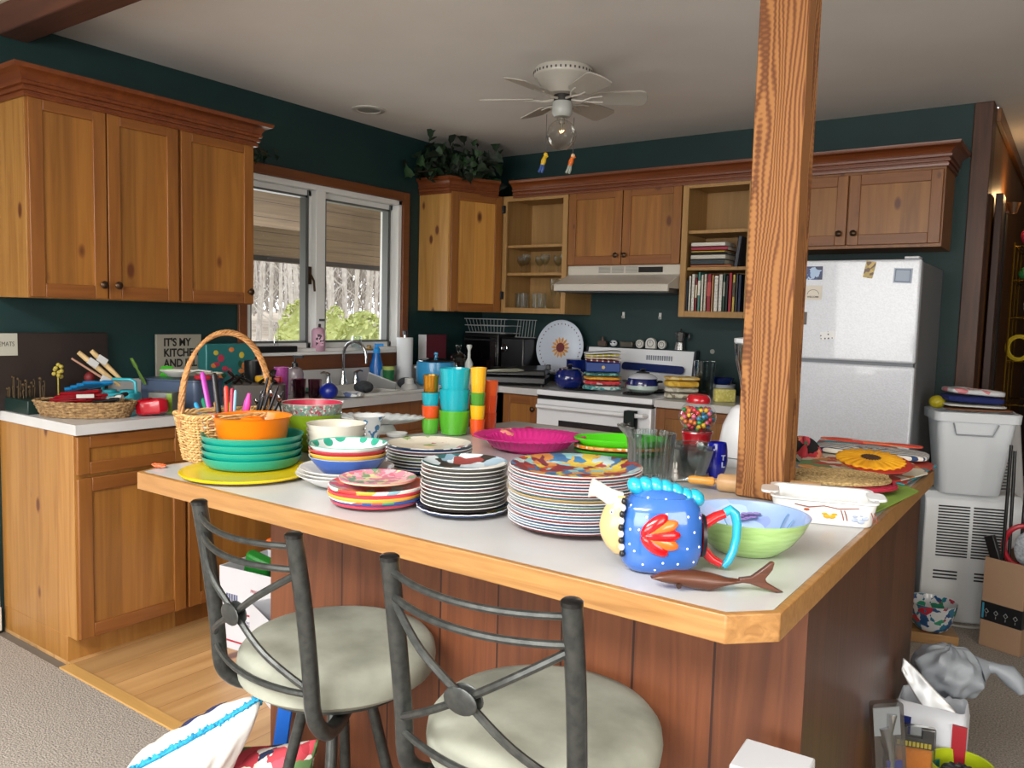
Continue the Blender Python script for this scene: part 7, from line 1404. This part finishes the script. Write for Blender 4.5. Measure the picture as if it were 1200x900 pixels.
# nested storage bowls and sponge pack
zc=at(1128,885,y=-2.475); zc.z=0; 
bowl('plastic_tub','teal plastic tub around the lime one beside the island end',(zc.x+.016,zc.y+.008,0),.080,.262,P('#0f7f7a',.35),P('#0f7f7a',.35),rb=.75,curve=.6,cat='tub')
bowl('plastic_tub','lime green plastic tub with odds and ends beside the island end',(zc.x,zc.y,.012),.072,.275,P('#a8b81c',.35),P('#a8b81c',.35),rb=.74,curve=.6,cat='tub')
b=B(); lumpy(b,.045,.04,.025,8); o=b.done('dark_gadget',P('#2a2c30',.4)); o.location=(zc.x,zc.y,.255); tag(o,'dark grey gadget inside the lime tub','gadget')
sp=at(1076,848,y=-2.50); k_=sp.z/.285; t=thing('sponge_package','orange car sponge in clear packaging standing in front of the lime tub','package',(sp.x+.005,-2.545,.0),0,None,rot=(-.10,.0,.30)); t.scale=(.86,1,k_); 
b=B(); b.box(-.055,.055,-.012,.012,.0,.285); b.done('clear_pack',glass('pack plastic','#dfe2e2',.4,.12),t,bevel=.004)
b=B(); b.box(-.048,.048,-.009,.009,.005,.243); b.done('orange_sponge',P('#d97f1c',.9,bump=.4,bs=120),t,bevel=.006)
b=B(); b.box(-.05,.05,-.010,.008,.245,.264); b.box(-.05,-.02,-.010,.008,.264,.282); b.box(.02,.05,-.010,.008,.264,.282); hc=b.done('header_card',P('#1d1e22',.5),t)
b=B()
for k in range(9): b.box(-.046+.0102*k,-.039+.0102*k,-.0112,-.0098,.247,.256)
b.done('yellow_print',P('#d0b81c',.5),hc)
# ================================================================ hall beyond the kitchen
b=B(); b.box(0,.035,0,.16,0,2.06); o=b.done('wall_plank',wood('dark plank','#33201a','#4a3026','Z',knot=0,rough=.7),bevel=.004); o.location=(3.150,.30,0); tag(o,'dark upright plank standing against the hall wall, nearest','plank')
b=B(); b.box(0,.03,0,.12,0,1.90); o=b.done('wall_plank',wood('brown plank','#4a3022','#6a4830','Z',knot=.08,rough=.7),bevel=.004); o.location=(3.150,.62,0); tag(o,'brown upright plank in the hall behind the darkest plank','plank')
b=B(); b.box(0,.04,0,.10,0,1.98); o=b.done('wall_plank',P('#1c120d',.8),bevel=.004); o.location=(3.150,.49,0); tag(o,'almost black strip between the two hall planks','plank')
t=thing('wire_shelf','brass coloured wire shelf rack at the right picture edge','shelf rack',(3.21,.95,0),0); GW=P('#8f6f24',.3,.9)
b=B()
for y_ in (0,.30,.60):
    b.tube([(0,y_,.0),(0,y_,1.86)],.006,6); b.tube([(.30,y_,.0),(.30,y_,1.86)],.006,6)
b.done('uprights',GW,t)
for z in (.9,1.16,1.42,1.64,1.84):
    b=B(); b.tube([(0,0,z),(.30,0,z),(.30,.60,z),(0,.60,z)],.005,6,closed=True)
    for i in range(7): b.tube([(.043*(i+.5),0,z),(.043*(i+.5),.60,z)],.003,5)
    b.done('shelf_wires',GW,t)
for i,(nm,c,x,y_,z,sz,lab,ct) in enumerate([('plush_toy','#a01c3a',.06,.02,1.847,(.035,.035,.05),'crimson plush ornament on top of the brass wire rack','ornament'),('grey_box','#77777a',.18,.06,1.847,(.04,.04,.06),'grey object beside the crimson ornament on the rack','box'),('pink_figure','#c98aa0',.16,.03,1.647,(.035,.03,.055),'pink figure on the upper shelf of the wire rack','ornament'),('green_pot','#1f6a34',.06,.03,1.647,(.035,.03,.03),'green item left of the pink figure on the rack','pot'),('white_pot','#9a9a98',.10,.10,1.427,(.04,.04,.07),'pale container on the middle shelf of the wire rack','container'),('yellow_coil','#b8a01c',.06,.0,1.167,(.05,.02,.07),'yellow looped cord hanging in the wire rack','cord'),('brown_box','#7a4a28',.22,.10,1.167,(.05,.05,.08),'brown carton on the lower shelf of the wire rack','carton')]):
    b=B()
    if nm=='yellow_coil':
        for k in range(3): b.tube([((.05+.008*k)*math.cos(a*PI/12),.008*k,.075+(.062+.006*k)*math.sin(a*PI/12)) for a in range(24)],.006,6,closed=True)
    elif 'box' in nm: b.box(-sz[0],sz[0],-sz[1],sz[1],0,2*sz[2])
    else: b.ball((0,0,sz[2]),sz,0,16,10); b.ball((0,0,sz[2]*1.9),(sz[0]*.6,sz[1]*.6,sz[2]*.45),0,12,8)
    o=b.done(nm,P(c,.6),bevel=.004 if 'box' in nm else 0); o.location=(3.21+x,.95+y_,z); tag(o,lab,ct)
t=thing('wall_lamp','small warm lamp glowing on the hall boards near the ceiling','lamp',(3.145,.86,2.02)); b=B(); b.lathe([(.02,0),(.035,.06),(.033,.06),(.018,0)],20,c=(.05,0,0)); b.box(0,.05,-.01,.01,.0,.015); b.done('lamp_shade',P('#5a3a1c',.5),t); b=B(); b.ball((.05,0,.045),.014,0,12,8); b.done('bulb',P('#ffb45a',.5,em=12),t)
l=bpy.data.lights.new('hall lamp glow','POINT'); l.energy=2.5; l.color=(1,.62,.28); l.shadow_soft_size=.03; o=bpy.data.objects.new('hall lamp glow',l); COL.objects.link(o); o.location=(3.24,.86,2.12)
t=thing('hall_cabinet','dark cabinet in the hall under the wire rack','cabinet',(3.55,1.0,0)); b=B(); b.box(0,.6,0,.5,0,.85); b.done('body',P('#0f0d0d',.6),t,bevel=.005); b=B(); b.box(-.02,.62,-.02,.52,.852,.875); b.done('cabinet_top',P('#3a2418',.5),t,bevel=.003)
